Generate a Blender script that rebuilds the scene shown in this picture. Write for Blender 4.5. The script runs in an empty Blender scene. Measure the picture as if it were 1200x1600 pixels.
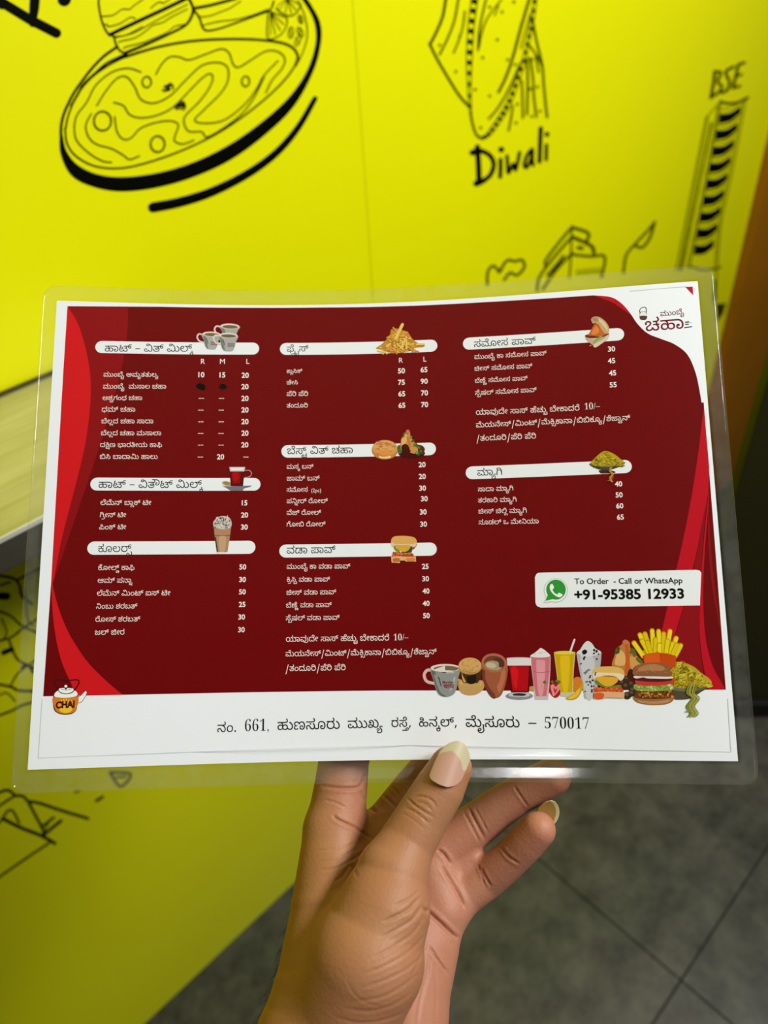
import bpy, bmesh, math, random
import numpy as np
from mathutils import Matrix, Vector
from mathutils.geometry import tessellate_polygon

scene = bpy.context.scene
COL = scene.collection

# ------------------------------------------------------------------ camera
FPX = 1164.0                       # focal length in pixels of the 1200 x 1600 frame
CAM_H = 1.45
R_CAM = np.array([[0.71828581, 0.48425603, -0.49956141],
                  [-0.69159972, 0.41866941, -0.58856245],
                  [-0.07586383, 0.76825258, 0.63563563]])
CAM_P = np.array([0.0, 0.0, CAM_H])
cam_data = bpy.data.cameras.new('camera')
cam_data.sensor_fit = 'VERTICAL'
cam_data.sensor_height = 36.0
cam_data.lens = 36.0 * FPX / 1600.0
cam_data.clip_start = 0.01
cam_data.dof.use_dof = True
cam_data.dof.focus_distance = 0.325
cam_data.dof.aperture_fstop = 8.0
cam = bpy.data.objects.new('camera', cam_data)
COL.objects.link(cam)
m4 = Matrix.Identity(4)
for i in range(3):
    for j in range(3):
        m4[i][j] = R_CAM[i, j]
    m4[i][3] = CAM_P[i]
cam.matrix_world = m4
scene.camera = cam

# ------------------------------------------------------------------ light and exposure
scene.view_settings.view_transform = 'Standard'
scene.view_settings.look = 'None'
scene.view_settings.gamma = 1.0
scene.view_settings.use_curve_mapping = False
scene.view_settings.exposure = 0.0
world = bpy.data.worlds.new('world')
scene.world = world
world.use_nodes = True
world.node_tree.nodes['Background'].inputs[0].default_value = (0.9, 0.95, 1.0, 1)
world.node_tree.nodes['Background'].inputs[1].default_value = 0.035


def area_light(name, loc, target, size, size_y, energy, color=(0.98, 0.985, 1.0)):
    l = bpy.data.lights.new(name, 'AREA')
    l.shape = 'RECTANGLE'
    l.size, l.size_y, l.energy, l.color = size, size_y, energy, color
    o = bpy.data.objects.new(name, l)
    o.location = loc
    o.rotation_euler = (Vector(target) - Vector(loc)).to_track_quat('-Z', 'Y').to_euler()
    COL.objects.link(o)
    return o


area_light('ceiling_tube_right', (0.92, -0.62, 2.36), (0.35, 0.6, 0.9), 0.9, 0.25, 35)
area_light('ceiling_tube_back', (-0.25, -2.3, 2.5), (0.3, 0.6, 1.2), 0.9, 0.25, 3.5)
area_light('film_glint_spot', (-1.02, -1.145, 2.5), (0.16, 0.2, 1.2), 0.06, 0.06, 0.5)  # small unseen lamp, added for the glint on the film's lower margin

# ------------------------------------------------------------------ helpers


def lin(c):
    return tuple(((v / 255.0) / 12.92 if v / 255.0 <= 0.04045 else ((v / 255.0 + 0.055) / 1.055) ** 2.4) for v in c)


MATS = {}


def flat_mat(name, rgb, rough=0.5, spec=0.3, coat=0.0, metal=0.0):
    if name in MATS:
        return MATS[name]
    m = bpy.data.materials.new(name)
    m.use_nodes = True
    b = m.node_tree.nodes['Principled BSDF']
    b.inputs['Base Color'].default_value = (*lin(rgb), 1)
    b.inputs['Roughness'].default_value = rough
    b.inputs['Specular IOR Level'].default_value = spec
    b.inputs['Coat Weight'].default_value = coat
    b.inputs['Metallic'].default_value = metal
    MATS[name] = m
    return m


def ink(rgb):
    """a printed colour"""
    name = 'ink_%02x%02x%02x' % tuple(rgb)
    m = flat_mat(name, rgb, 0.6, 0.05)
    m.node_tree.nodes['Principled BSDF'].inputs['Base Color'].default_value = (*[v * (0.95 if min(rgb) > 230 else 0.92) for v in lin(rgb)], 1)   # ink on office paper reflects less than pure colour
    return m


def noise_mat(name, c0, c1, scale, detail=6, rough=0.5, bump=0.0, spec=0.5, stretch=(1, 1, 1), c2=None):
    m = bpy.data.materials.new(name)
    m.use_nodes = True
    nt = m.node_tree
    b = nt.nodes['Principled BSDF']
    tc = nt.nodes.new('ShaderNodeTexCoord')
    mp = nt.nodes.new('ShaderNodeMapping')
    mp.inputs['Scale'].default_value = stretch
    nz = nt.nodes.new('ShaderNodeTexNoise')
    nz.inputs['Scale'].default_value = scale
    nz.inputs['Detail'].default_value = detail
    nz.inputs['Roughness'].default_value = 0.65
    cr = nt.nodes.new('ShaderNodeValToRGB')
    cr.color_ramp.elements[0].position = 0.32
    cr.color_ramp.elements[1].position = 0.70
    cr.color_ramp.elements[0].color = (*lin(c0), 1)
    cr.color_ramp.elements[1].color = (*lin(c1), 1)
    nt.links.new(tc.outputs['Object'], mp.inputs['Vector'])
    nt.links.new(mp.outputs['Vector'], nz.inputs['Vector'])
    nt.links.new(nz.outputs['Fac'], cr.inputs['Fac'])
    nt.links.new(cr.outputs['Color'], b.inputs['Base Color'])
    b.inputs['Roughness'].default_value = rough
    b.inputs['Specular IOR Level'].default_value = spec
    if bump:
        bp = nt.nodes.new('ShaderNodeBump')
        bp.inputs['Strength'].default_value = bump
        bp.inputs['Distance'].default_value = 0.002
        nt.links.new(nz.outputs['Fac'], bp.inputs['Height'])
        nt.links.new(bp.outputs['Normal'], b.inputs['Normal'])
    return m


def link(name, mesh, parent=None, kind=None, label=None, cat=None, group=None):
    o = bpy.data.objects.new(name, mesh)
    COL.objects.link(o)
    if parent is not None:
        o.parent = parent
    for k, v in (('kind', kind), ('label', label), ('category', cat), ('group', group)):
        if v:
            o[k] = v
    return o


def mesh_from(name, verts, faces, mats, idx=None, smooth=False):
    me = bpy.data.meshes.new(name)
    me.from_pydata([tuple(v) for v in verts], [], faces)
    for m in (mats if isinstance(mats, (list, tuple)) else [mats]):
        me.materials.append(m)
    if idx is not None:
        me.polygons.foreach_set('material_index', idx)
    if smooth:
        me.polygons.foreach_set('use_smooth', [True] * len(me.polygons))
    me.update()
    return me


def box_mesh(name, lo, hi, mat, bevel=0.0, seg=2):
    bm = bmesh.new()
    bmesh.ops.create_cube(bm, size=1.0)
    for v in bm.verts:
        v.co = Vector([(lo[i] + hi[i]) / 2 + v.co[i] * (hi[i] - lo[i]) for i in range(3)])
    if bevel:
        bmesh.ops.bevel(bm, geom=bm.edges[:], offset=bevel, segments=seg, affect='EDGES', profile=0.5)
    me = bpy.data.meshes.new(name)
    bm.to_mesh(me)
    bm.free()
    me.materials.append(mat)
    return me


def ray_dirs(px):
    px = np.asarray(px, float).reshape(-1, 2)
    d = np.stack([(px[:, 0] - 600) / FPX, -(px[:, 1] - 800) / FPX, -np.ones(len(px))], 1)
    return d


def cam_to_world(p):
    """camera-space millimetres to world metres"""
    return (np.asarray(p, float) * 0.001) @ R_CAM.T + CAM_P


def spline(pts, n=6, closed=False):
    P = np.asarray(pts, float)
    if len(P) < 3:
        return P
    out = []
    N = len(P)
    rng = range(N) if closed else range(N - 1)
    for i in rng:
        if closed:
            a, b, c, d = P[(i - 1) % N], P[i], P[(i + 1) % N], P[(i + 2) % N]
        else:
            a, b, c, d = P[max(i - 1, 0)], P[i], P[i + 1], P[min(i + 2, N - 1)]
        for k in range(n):
            t = k / n
            out.append(0.5 * (2 * b + (c - a) * t + (2 * a - 5 * b + 4 * c - d) * t * t + (3 * b - a - 3 * c + d) * t ** 3))
    if not closed:
        out.append(P[-1])
    return np.array(out)


def stroke_poly(pts, w, n=6, smooth=True, cap=True):
    """outline of a brush stroke of width w (number or (start, end)) along pts -> quads strip (verts, faces)"""
    P = spline(pts, n) if smooth else np.asarray(pts, float)
    if isinstance(w, (int, float)):
        w = (w, w)
    T = np.gradient(P, axis=0)
    L = np.linalg.norm(T, axis=1, keepdims=True)
    T = T / np.where(L < 1e-9, 1, L)
    Nn = np.stack([-T[:, 1], T[:, 0]], 1)
    W = np.interp(np.linspace(0, 1, len(P)), np.linspace(0, 1, len(w)), w)[:, None] / 2
    left, right = P + Nn * W, P - Nn * W
    verts = np.concatenate([left, right])
    k = len(P)
    faces = [(i, i + 1, k + i + 1, k + i) for i in range(k - 1)]
    if cap:
        for end, sgn in ((0, -1), (k - 1, 1)):
            base = len(verts)
            a = np.linspace(-math.pi / 2, math.pi / 2, 9)
            t = T[end] * sgn
            nn = np.array([-t[1], t[0]])
            cap_v = [P[end] + W[end] * (math.cos(x) * t + math.sin(x) * nn) for x in a]
            verts = np.concatenate([verts, cap_v])
            faces.append(tuple(range(base, base + 9)))
    return verts, faces


def ellipse(cx, cy, rx, ry, rot=0, n=28, a0=0, a1=360):
    a = np.radians(np.linspace(a0, a1, n, endpoint=(a1 - a0) < 359))
    x, y = rx * np.cos(a), ry * np.sin(a)
    r = math.radians(rot)
    return np.stack([cx + x * math.cos(r) - y * math.sin(r), cy + x * math.sin(r) + y * math.cos(r)], 1)


def fill_poly(loops):
    """triangles of an outline with holes"""
    pts = []
    vl = []
    for lp in loops:
        vl.append([Vector((float(x), float(y), 0)) for x, y in lp])
        pts += [tuple(p) for p in lp]
    tri = tessellate_polygon(vl)
    return np.array(pts), [tuple(t) for t in tri]


# ------------------------------------------------------------------ room
WALL_Y = 0.6663


def wall_uv(px):
    """where the sight line through a photo pixel meets the yellow wall: (x, z) on the wall"""
    d = ray_dirs(px) @ R_CAM.T
    t = WALL_Y / d[:, 1]
    p = CAM_P + d * t[:, None]
    return p[:, [0, 2]]


yellow = noise_mat('yellow_wall_laminate', (240, 238, 0), (242, 240, 1), 3.0, rough=0.33, spec=0.35)
floor_mat = bpy.data.materials.new('stone_floor_tiles')
floor_mat.use_nodes = True
nt = floor_mat.node_tree
bsdf = nt.nodes['Principled BSDF']
bsdf.inputs['Roughness'].default_value = 0.42
tc = nt.nodes.new('ShaderNodeTexCoord')
n1 = nt.nodes.new('ShaderNodeTexNoise'); n1.inputs['Scale'].default_value = 17; n1.inputs['Detail'].default_value = 9; n1.inputs['Roughness'].default_value = 0.72
n2 = nt.nodes.new('ShaderNodeTexNoise'); n2.inputs['Scale'].default_value = 3.2; n2.inputs['Detail'].default_value = 5
r1 = nt.nodes.new('ShaderNodeValToRGB')
r1.color_ramp.elements[0].position = 0.36; r1.color_ramp.elements[0].color = (*lin((22, 21, 17)), 1)
r1.color_ramp.elements[1].position = 0.66; r1.color_ramp.elements[1].color = (*lin((104, 102, 90)), 1)
r2 = nt.nodes.new('ShaderNodeValToRGB')
r2.color_ramp.elements[0].position = 0.38; r2.color_ramp.elements[0].color = (*lin((42, 48, 40)), 1)
r2.color_ramp.elements[1].position = 0.64; r2.color_ramp.elements[1].color = (*lin((72, 64, 56)), 1)
mx = nt.nodes.new('ShaderNodeMix'); mx.data_type = 'RGBA'; mx.inputs[0].default_value = 0.45
nt.links.new(tc.outputs['Object'], n1.inputs['Vector']); nt.links.new(tc.outputs['Object'], n2.inputs['Vector'])
nt.links.new(n1.outputs['Fac'], r1.inputs['Fac']); nt.links.new(n2.outputs['Fac'], r2.inputs['Fac'])
nt.links.new(r1.outputs['Color'], mx.inputs[6]); nt.links.new(r2.outputs['Color'], mx.inputs[7])
nt.links.new(mx.outputs[2], bsdf.inputs['Base Color'])
grout_mat = flat_mat('grout', (26, 23, 19), 0.8, 0.2)

# floor of 0.8 m tiles with grout lines, laid along the wall; one crossing stands at (0.607, 0.063)
tv, tf, ti = [], [], []
GX, GY, TS, GW = 0.6075, 0.0626, 0.80, 0.0032
for i in range(-5, 6):
    for j in range(-6, 3):
        x0, x1 = GX + i * TS + GW / 2, GX + (i + 1) * TS - GW / 2
        y0, y1 = GY + j * TS + GW / 2, GY + (j + 1) * TS - GW / 2
        y1 = min(y1, WALL_Y + 0.05)
        if y1 <= y0:
            continue
        b = len(tv)
        tv += [(x0, y0, 0), (x1, y0, 0), (x1, y1, 0), (x0, y1, 0)]
        tf.append((b, b + 1, b + 2, b + 3)); ti.append(0)
b = len(tv)
tv += [(-2.6, -3.6, -0.0012), (4.0, -3.6, -0.0012), (4.0, 0.72, -0.0012), (-2.6, 0.72, -0.0012)]
tf.append((b, b + 1, b + 2, b + 3)); ti.append(1)
link('floor', mesh_from('floor', tv, tf, [floor_mat, grout_mat], ti), kind='structure')

WALL_END = 1.672
wall = link('wall_left', box_mesh('wall_left', (-2.4, WALL_Y, 0), (WALL_END, WALL_Y + 0.06, 2.9), yellow), kind='structure')
link('ceiling', box_mesh('ceiling', (-2.6, -3.5, 2.9), (4.0, 1.6, 2.95), flat_mat('ceiling_white', (235, 235, 230), 0.8)), kind='structure')
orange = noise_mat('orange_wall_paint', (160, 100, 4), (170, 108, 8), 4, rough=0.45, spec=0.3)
dark = flat_mat('dark_brown_paint', (52, 40, 20), 0.5)
# the orange return beside the yellow wall, then the dark doorway
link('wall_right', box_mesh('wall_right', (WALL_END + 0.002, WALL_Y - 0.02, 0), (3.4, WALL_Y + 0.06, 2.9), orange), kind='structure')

# ------------------------------------------------------------------ drawings and lettering printed on the yellow wall
BLACK = flat_mat('black_wall_ink', (3, 3, 1), 0.5, 0.08)
JOINT = flat_mat('joint_line', (196, 192, 0), 0.5, 0.1)  # darker yellow of the seam between wall panels
GREY_LINE = flat_mat('thin_wall_ink', (66, 63, 2), 0.5, 0.1)


class WallArt:
    """strokes and filled shapes laid on the wall face, given in photo pixels of a zoomed crop"""

    def __init__(self, ox, oy, s):
        self.o = (ox, oy); self.s = s
        self.v, self.f, self.i = [], [], []
        self.layer = 0

    def crop(self, ox, oy, s):
        self.o = (ox, oy); self.s = s

    def _add(self, pts, faces, mat):
        p = np.asarray(pts, float) / self.s + np.array(self.o)
        uv = wall_uv(p)
        b = len(self.v)
        self.layer += 1
        y = WALL_Y - 0.0003 - 0.000004 * self.layer
        self.v += [(a, y, c) for a, c in uv]
        self.f += [tuple(b + k for k in f) for f in faces]
        self.i += [mat] * len(faces)

    def s_(self, pts, w, mat=0, smooth=True):
        self._add(*stroke_poly(pts, w if isinstance(w, tuple) else float(w), 6, smooth), mat)

    def p_(self, pts, mat=0, smooth=False):
        if smooth:
            pts = spline(pts, 5, True)
        self._add(*fill_poly([pts]), mat)

    def ring(self, cx, cy, rx, ry, w, mat=0):
        e = ellipse(cx, cy, rx, ry)
        self.s_(np.concatenate([e, e[:1]]), w, mat, False)

    def dot(self, cx, cy, r, mat=0):
        e = ellipse(cx, cy, r, r, n=12)
        self._add(e, [tuple(range(len(e)))], mat)

    def build(self, name, label):
        o = link(name, mesh_from(name, self.v, self.f, [BLACK, GREY_LINE, JOINT], self.i), parent=wall)
        o['label'] = label
        return o


rnd = random.Random(4)
# ---- plate of food
A = WallArt(0, 0, 2.0)
A.s_([(205, 400), (215, 355), (245, 290), (300, 230), (390, 178), (500, 145), (620, 126), (760, 122), (860, 130), (910, 146), (930, 175), (915, 215), (870, 270), (790, 340), (690, 410), (580, 465), (470, 505), (380, 525), (300, 520), (240, 490), (210, 450), (203, 400)], 6)
A.s_([(390, 178), (500, 145), (620, 126), (760, 122), (860, 130), (910, 146), (930, 175), (922, 205)], 8)
A.s_([(366, 146), (326, 174), (290, 210), (255, 255), (225, 300), (198, 360), (190, 410), (196, 460)], 9)
A.s_([(396, 168), (336, 196), (298, 228), (262, 262), (245, 290), (222, 330)], 8)
A.p_(list(spline([(186, 420), (189, 480), (220, 545), (280, 580), (370, 598), (480, 588), (600, 555), (720, 500), (830, 420), (920, 330), (980, 220), (1003, 130), (1000, 70), (975, 20), (955, -10)]))
     + list(spline([(938, -10), (970, 40), (986, 90), (983, 150), (955, 228), (898, 308), (808, 388), (708, 456), (600, 508), (490, 540), (380, 553), (300, 543), (240, 513), (207, 470), (196, 425)])))
A.s_([(478, 648), (560, 632), (660, 600), (770, 545), (860, 480), (930, 400), (984, 308)], (32, 30, 26, 22, 16))
A.s_([(930, 0), (952, 50), (960, 110), (945, 165), (925, 205)], 4, 1)
for c in ([(487, 232), (505, 200), (530, 178), (560, 178), (590, 187), (640, 170), (690, 153), (715, 165), (728, 200), (745, 210), (780, 190), (830, 160), (870, 162), (890, 185), (880, 215), (850, 250), (830, 290)],
          [(440, 225), (400, 213), (350, 225), (300, 265), (270, 320), (240, 360), (232, 400), (240, 440), (280, 480), (320, 503), (348, 507)],
          [(302, 330), (330, 285), (365, 245), (395, 240), (420, 270), (440, 310), (480, 322), (530, 300), (580, 250), (630, 205), (680, 195), (710, 210), (712, 250), (690, 290), (640, 340), (608, 375), (640, 385), (700, 375), (760, 330), (800, 280), (825, 235), (868, 190)],
          [(355, 320), (385, 330), (405, 358), (440, 368), (490, 360), (540, 335), (590, 285), (630, 245), (655, 230), (665, 245), (650, 280), (620, 320), (580, 360), (575, 385), (590, 410), (630, 412), (645, 428), (690, 405), (750, 360), (790, 310), (825, 240)],
          [(358, 365), (365, 410), (385, 435), (410, 430), (440, 400), (490, 382), (535, 378), (557, 390), (548, 420), (545, 440), (570, 450), (605, 438)],
          [(285, 355), (268, 390), (275, 425), (300, 450), (350, 465), (385, 485), (405, 498), (435, 487)]):
    A.s_(c, 4.6)
A.ring(320, 378, 27, 30, 6)
A.ring(492, 450, 22, 25, 6)
A.ring(458, 256, 14, 17, 5)
A.ring(767, 254, 12, 16, 5)
for cx, cy in ((521, 273), (564, 330)):       # coriander leaves
    for k in range(9):
        a, r = rnd.uniform(0, 6.28), rnd.uniform(5, 22)
        A.s_([(cx + rnd.uniform(-8, 8), cy + rnd.uniform(-8, 8)), (cx + r * math.cos(a), cy + r * .8 * math.sin(a)), (cx + r * math.cos(a + .7), cy + r * math.sin(a + .7))], 5)
A.crop(140, 0, 3.158)
A.s_([(45, -10), (45, 30), (62, 110), (90, 165), (118, 180), (128, 215), (148, 248), (172, 262)], 9)
A.s_([(172, 262), (290, 213), (400, 163), (470, 125), (500, 85), (510, 40), (488, -10)], (16, 12, 14, 12))
A.s_([(100, 170), (230, 108), (370, 43), (480, -10)], 18)
A.s_([(125, 185), (220, 160), (330, 100), (480, 22)], 5)
A.s_([(118, 180), (180, 172), (260, 130)], 5)
for c in ([(55, 80), (90, 78), (120, 72), (160, 45), (195, 45), (220, 25), (265, -5)], [(65, 122), (85, 120), (95, 130), (150, 115), (200, 85), (225, 92)],
          [(140, 208), (165, 200), (225, 185), (280, 150), (310, 125), (360, 110), (400, 85), (480, 45)], [(165, 240), (180, 230), (260, 210), (300, 195), (380, 160), (420, 130), (470, 120)],
          [(300, 40), (340, 10), (365, 14), (395, -5)],
          [(540, 80), (562, 82), (600, 75), (640, 60), (690, 40), (745, 5)], [(560, 125), (580, 118), (640, 105), (720, 95), (800, 75), (880, 45)]):
    A.s_(c, 5)
A.s_([(510, 45), (540, 85), (555, 130), (578, 150), (640, 140), (740, 105), (850, 65), (890, 48), (908, 5)], 9)
A.s_([(515, 40), (600, 24), (720, -8)], 14)
A.s_([(920, 40), (950, 66), (990, 78), (1022, 60), (1042, 20)], 7)
A.s_([(924, 30), (975, -4), (1030, 20)], 4)
for e in ((935, 45), (965, 62), (995, 66), (1018, 50)):
    A.s_([(975, -4), e], 4, 0, False)
A.s_([(880, 60), (876, 182), (915, 186), (952, 160), (972, 120), (972, 88)], 6)
A.s_([(888, 55), (972, 88)], 5)
for e in ((890, 172), (915, 170), (940, 150), (958, 120)):
    A.s_([(892, 60), e], 4, 0, False)
for cx, cy, r in ((1040, 95, 20), (992, 160, 25), (1038, 158, 24), (1026, 200, 24)):
    e = ellipse(cx, cy, r * .5, r * 1.1, rnd.uniform(-30, 40))
    A.s_(np.concatenate([e, e[:1]]), 4.5, 0, False)
    A.s_([(cx - 4, cy - r * .7), (cx + 3, cy + r * .7)], 4)
A.build('plate_drawing', 'black line drawing of buns and curry on an oval plate')
# ---- big lettering at the corner
A = WallArt(0, 0, 4.286)
A.s_([(-60, -40), (20, 20), (200, 130), (378, 222)], 64, 0, False)
A.s_([(236, -60), (228, 60), (218, 158)], (70, 66, 46), 0, False)
A.dot(430, -4, 46)
A.s_([(-5, 10), (12, 42)], 40, 0, False)
A.build('bold_lettering', 'thick black hand lettering cut off above the plate')
# ---- festival cloth
A = WallArt(640, 0, 4.615)
A.s_([(262, -20), (237, 120), (192, 230), (145, 322)], 20)
A.s_([(143, 315), (200, 430), (300, 600), (366, 700), (432, 772)], 18)
left = [(470, -20), (446, 150), (432, 350), (428, 550), (435, 760), (450, 880), (480, 970), (520, 998)]
right = [(520, 998), (570, 965), (640, 870), (705, 760), (762, 620), (815, 460), (852, 300), (882, 150), (905, -20)]
for path, w in ((left, (46, 44, 40, 22, 10, 10, 16)), (right, (16, 30, 34, 28, 24, 24, 26))):
    P = spline(path, 8)
    T = np.gradient(P, axis=0); T /= np.linalg.norm(T, axis=1, keepdims=True)
    N = np.stack([-T[:, 1], T[:, 0]], 1)
    W = np.interp(np.linspace(0, 1, len(P)), np.linspace(0, 1, len(w)), w)[:, None] / 2
    A.s_(P + N * W, 7, 0, False); A.s_(P - N * W, 7, 0, False)
    for k in range(2, len(P) - 1, 3):
        A.dot(P[k][0], P[k][1], float(W[k][0]) * .78 + 3)
        if k + 1 < len(P):
            A.s_([P[k] + N[k] * W[k], P[k + 1] - N[k + 1] * W[k + 1]], 5, 0, False)
for c, w in (([(350, -10), (320, 150), (270, 280), (215, 392)], 15), ([(396, 80), (380, 200), (345, 310), (315, 380)], 12), ([(550, -10), (515, 140), (497, 250), (492, 360)], 14),
             ([(662, -5), (600, 70), (548, 150), (515, 250), (500, 335)], 12), ([(862, -10), (800, 200), (740, 420), (690, 560), (640, 662)], 20), ([(868, 100), (815, 290), (800, 350)], 10),
             ([(800, 450), (720, 630), (640, 770), (570, 855)], 16), ([(640, 40), (610, 110)], 10),
             ([(882, 130), (915, 300), (955, 470), (965, 600), (978, 740), (990, 845)], 16), ([(865, 330), (915, 400), (955, 480)], 12), ([(845, 420), (850, 600), (845, 822)], 16),
             ([(868, 415), (888, 560), (895, 700), (912, 842)], 15), ([(905, 400), (930, 520)], 12), ([(806, 580), (812, 700), (815, 850)], 14), ([(742, 760), (730, 850), (712, 940)], 14)):
    A.s_(c, w, 1)
for cx, cy in ((215, 325), (360, 260), (330, 515), (470, 645), (575, 690), (525, 415), (630, 285), (665, 85), (575, 50), (750, 12), (805, 172), (705, 430), (760, 465), (880, 430), (920, 625), (870, 640), (775, 750), (765, 885), (938, 800), (880, 838), (510, 920)):
    A.dot(cx, cy, 10)
A.build('festival_cloth_drawing', 'line drawing of a draped cloth with a beaded border')
A = WallArt(640, 0, 4.615)
A.s_([(488, 1060), (496, 1190), (500, 1310)], 40)
A.s_([(452, 1100), (510, 1088), (575, 1118), (606, 1180), (585, 1255), (535, 1300), (482, 1322)], (44, 34, 34, 34, 48))
A.s_([(655, 1150), (655, 1220), (652, 1275)], 30)
A.dot(660, 1078, 22)
A.s_([(702, 1125), (706, 1190), (712, 1248), (748, 1180), (762, 1228), (780, 1160), (792, 1100)], 26)
A.s_([(882, 1075), (846, 1120), (826, 1190), (846, 1205), (876, 1140), (886, 1080), (884, 1140), (890, 1190)], 26)
A.s_([(945, 925), (940, 1040), (936, 1165)], 32)
A.s_([(986, 1045), (984, 1150)], 26)
A.dot(990, 968, 19)
A.build('festival_lettering', 'black brush lettering reading Diwali')
# ---- tower
A = WallArt(1080, 60, 3.2)
A.s_([(118, 165), (110, 230), (98, 297)], 16); A.s_([(116, 168), (148, 170), (132, 218), (154, 240), (130, 275), (102, 290)], 14)
A.s_([(212, 142), (172, 168), (190, 215), (182, 255), (152, 272)], 15)
A.s_([(236, 130), (222, 190), (208, 248)], 15); A.s_([(236, 130), (266, 121)], 14); A.s_([(224, 190), (252, 180)], 12); A.s_([(208, 248), (244, 238)], 13)
A.build('tower_lettering', 'black brush lettering reading BSE')
A = WallArt(1000, 150, 3.2)
A.s_([(402, 28), (440, 38), (490, 32), (538, 8)], 14)
A.s_([(530, 8), (470, 330), (405, 640), (385, 870), (372, 1030)], 5)
A.s_([(514, 20), (455, 330), (392, 640), (372, 880)], 4)
A.s_([(402, 30), (325, 470), (245, 860)], 6); A.s_([(388, 50), (310, 480), (232, 860)], 4)
A.s_([(330, 108), (258, 470), (180, 870)], 6); A.s_([(342, 100), (270, 470), (196, 870)], 4)
A.s_([(330, 108), (402, 28)], 5)
for k in range(7):
    t0 = .04 + k * .137
    a = np.array([362, 105]) * (1 - t0) + np.array([205, 870]) * t0
    A.s_([a, a + np.array([-22, 105])], (12, 20, 10), 1, False)
for k in range(9):                               # curved bands of windows
    yl = 104 + k * 82
    yr = yl - 34 + k * 1.5
    xl, xr = 402 - .189 * (yl - 30) + 9, 530 - .198 * (yr - 8) - 16
    xm, ym = (xl + xr) / 2, (yl + yr) / 2
    A.p_(list(spline([(xl, yl - 16), (xm, ym - 4), (xr, yr - 22)], 5)) + list(spline([(xr - 2, yr + 16), (xm, ym + 40), (xl - 6, yl + 34)], 5)))
    A.s_([(xl - 6, yl - 42), (xm, ym - 24), (xr + 4, yr - 48)], 5, 1)
A.s_([(250, 850), (320, 870), (405, 855)], 8)
A.p_([(368, 920), (384, 916), (380, 1020), (366, 1030)])
A.p_([(380, 1040), (430, 1036), (415, 1090), (385, 1130)], 1)
A.s_([(380, 1044), (428, 1040)], 8); A.s_([(386, 1070), (420, 1062)], 8)
A.build('tower_drawing', 'black drawing of a tall curved office tower')
# ---- skyline
A = WallArt(740, 340, 2.727)
for c, w in (([(58, 285), (60, 232), (80, 206), (100, 218), (110, 232), (130, 195), (150, 180), (175, 186), (205, 180), (216, 210), (185, 245), (155, 235), (130, 265)], 12),
             ([(420, 38), (360, 110), (308, 180), (306, 206)], 12), ([(420, 42), (488, 66), (480, 102)], 14), ([(420, 80), (345, 165), (282, 250), (270, 310)], 12),
             ([(420, 82), (500, 120), (512, 150)], 16), ([(425, 158), (500, 165), (558, 166), (545, 252)], 12), ([(420, 150), (350, 225), (295, 305)], 12), ([(418, 40), (414, 160), (408, 255)], 8),
             ([(382, 165), (350, 205), (315, 245)], 14), ([(445, 128), (462, 130)], 16), ([(772, 18), (735, 62), (690, 110), (650, 160), (638, 235)], 11), ([(770, 22), (752, 82), (720, 126), (690, 120)], 12)):
    A.s_(c, w, 1)
for k in range(9):
    A.s_([(440 + k * 12, 222 - k), (442 + k * 12, 245 - k)], 4, 0, False)
A.build('skyline_drawing', 'soft black outline of a block, a tree and a street lamp')
# ---- drawings low on the wall
A = WallArt(0, 1200, 7.5)
for c, w in (([(-80, 300), (0, 280), (70, 258), (120, 270), (180, 320), (262, 326), (330, 395), (400, 525), (490, 690)], 34), ([(180, 320), (80, 382), (-40, 462)], 28),
             ([(350, 390), (480, 415), (700, 490), (1030, 590)], 36), ([(30, 590), (250, 700), (480, 790), (640, 880)], 42), ([(-40, 670), (30, 590), (80, 510), (130, 490), (170, 530), (222, 640)], 26),
             ([(480, 690), (630, 580)], 30), ([(520, 775), (610, 700), (712, 618)], 40), ([(570, 880), (300, 1060), (-60, 1310)], 26), ([(480, 690), (510, 740), (500, 790)], 30), ([(590, 590), (520, 730)], 18)):
    A.s_(c, w)
A.crop(0, 1160, 2.4)
for c, w in (([(412, 112), (490, 118), (452, 165), (412, 112)], 10), ([(435, 130), (470, 128)], 8), ([(362, 218), (384, 204)], 12), ([(280, 186), (296, 182)], 7)):
    A.s_(c, w, 1)
A.build('low_corner_drawing', 'black line drawing of a folded chair low on the wall')
A = WallArt(0, 820, 3.81)
for c, w in (([(-30, 300), (70, 315), (112, 350), (130, 420), (190, 470)], 16), ([(-40, 420), (40, 425)], 44), ([(-30, 505), (60, 540), (130, 600), (220, 640)], 13), ([(-40, 695), (60, 672), (130, 620), (220, 560)], 13),
             ([(55, 690), (75, 745), (110, 805), (200, 850)], 14), ([(20, 760), (70, 740)], 30), ([(-30, 945), (60, 962), (112, 985), (220, 990)], 16), ([(60, 962), (110, 880), (220, 800)], 11),
             ([(-30, 1140), (60, 1110), (140, 1070), (230, 1050)], 14), ([(150, 390), (165, 560), (200, 600)], 9), ([(0, 360), (60, 340)], 12), ([(100, 330), (230, 260)], 12),
             ([(-20, 1020), (40, 1000), (90, 1050)], 9), ([(130, 850), (160, 830), (200, 880)], 16), ([(10, 560), (40, 640), (10, 690)], 9)):
    A.s_(c, w)
A.build('street_scene_drawing', 'dark tangle of line drawing on the wall under the ledge')
# panel joint in the wall cladding
A = WallArt(0, 0, 1)
A.s_([(549, -20), (566, 220), (583, 470)], 0.9, 2, False)
A.build('panel_joint', 'thin upright joint between two yellow wall panels')

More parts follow.
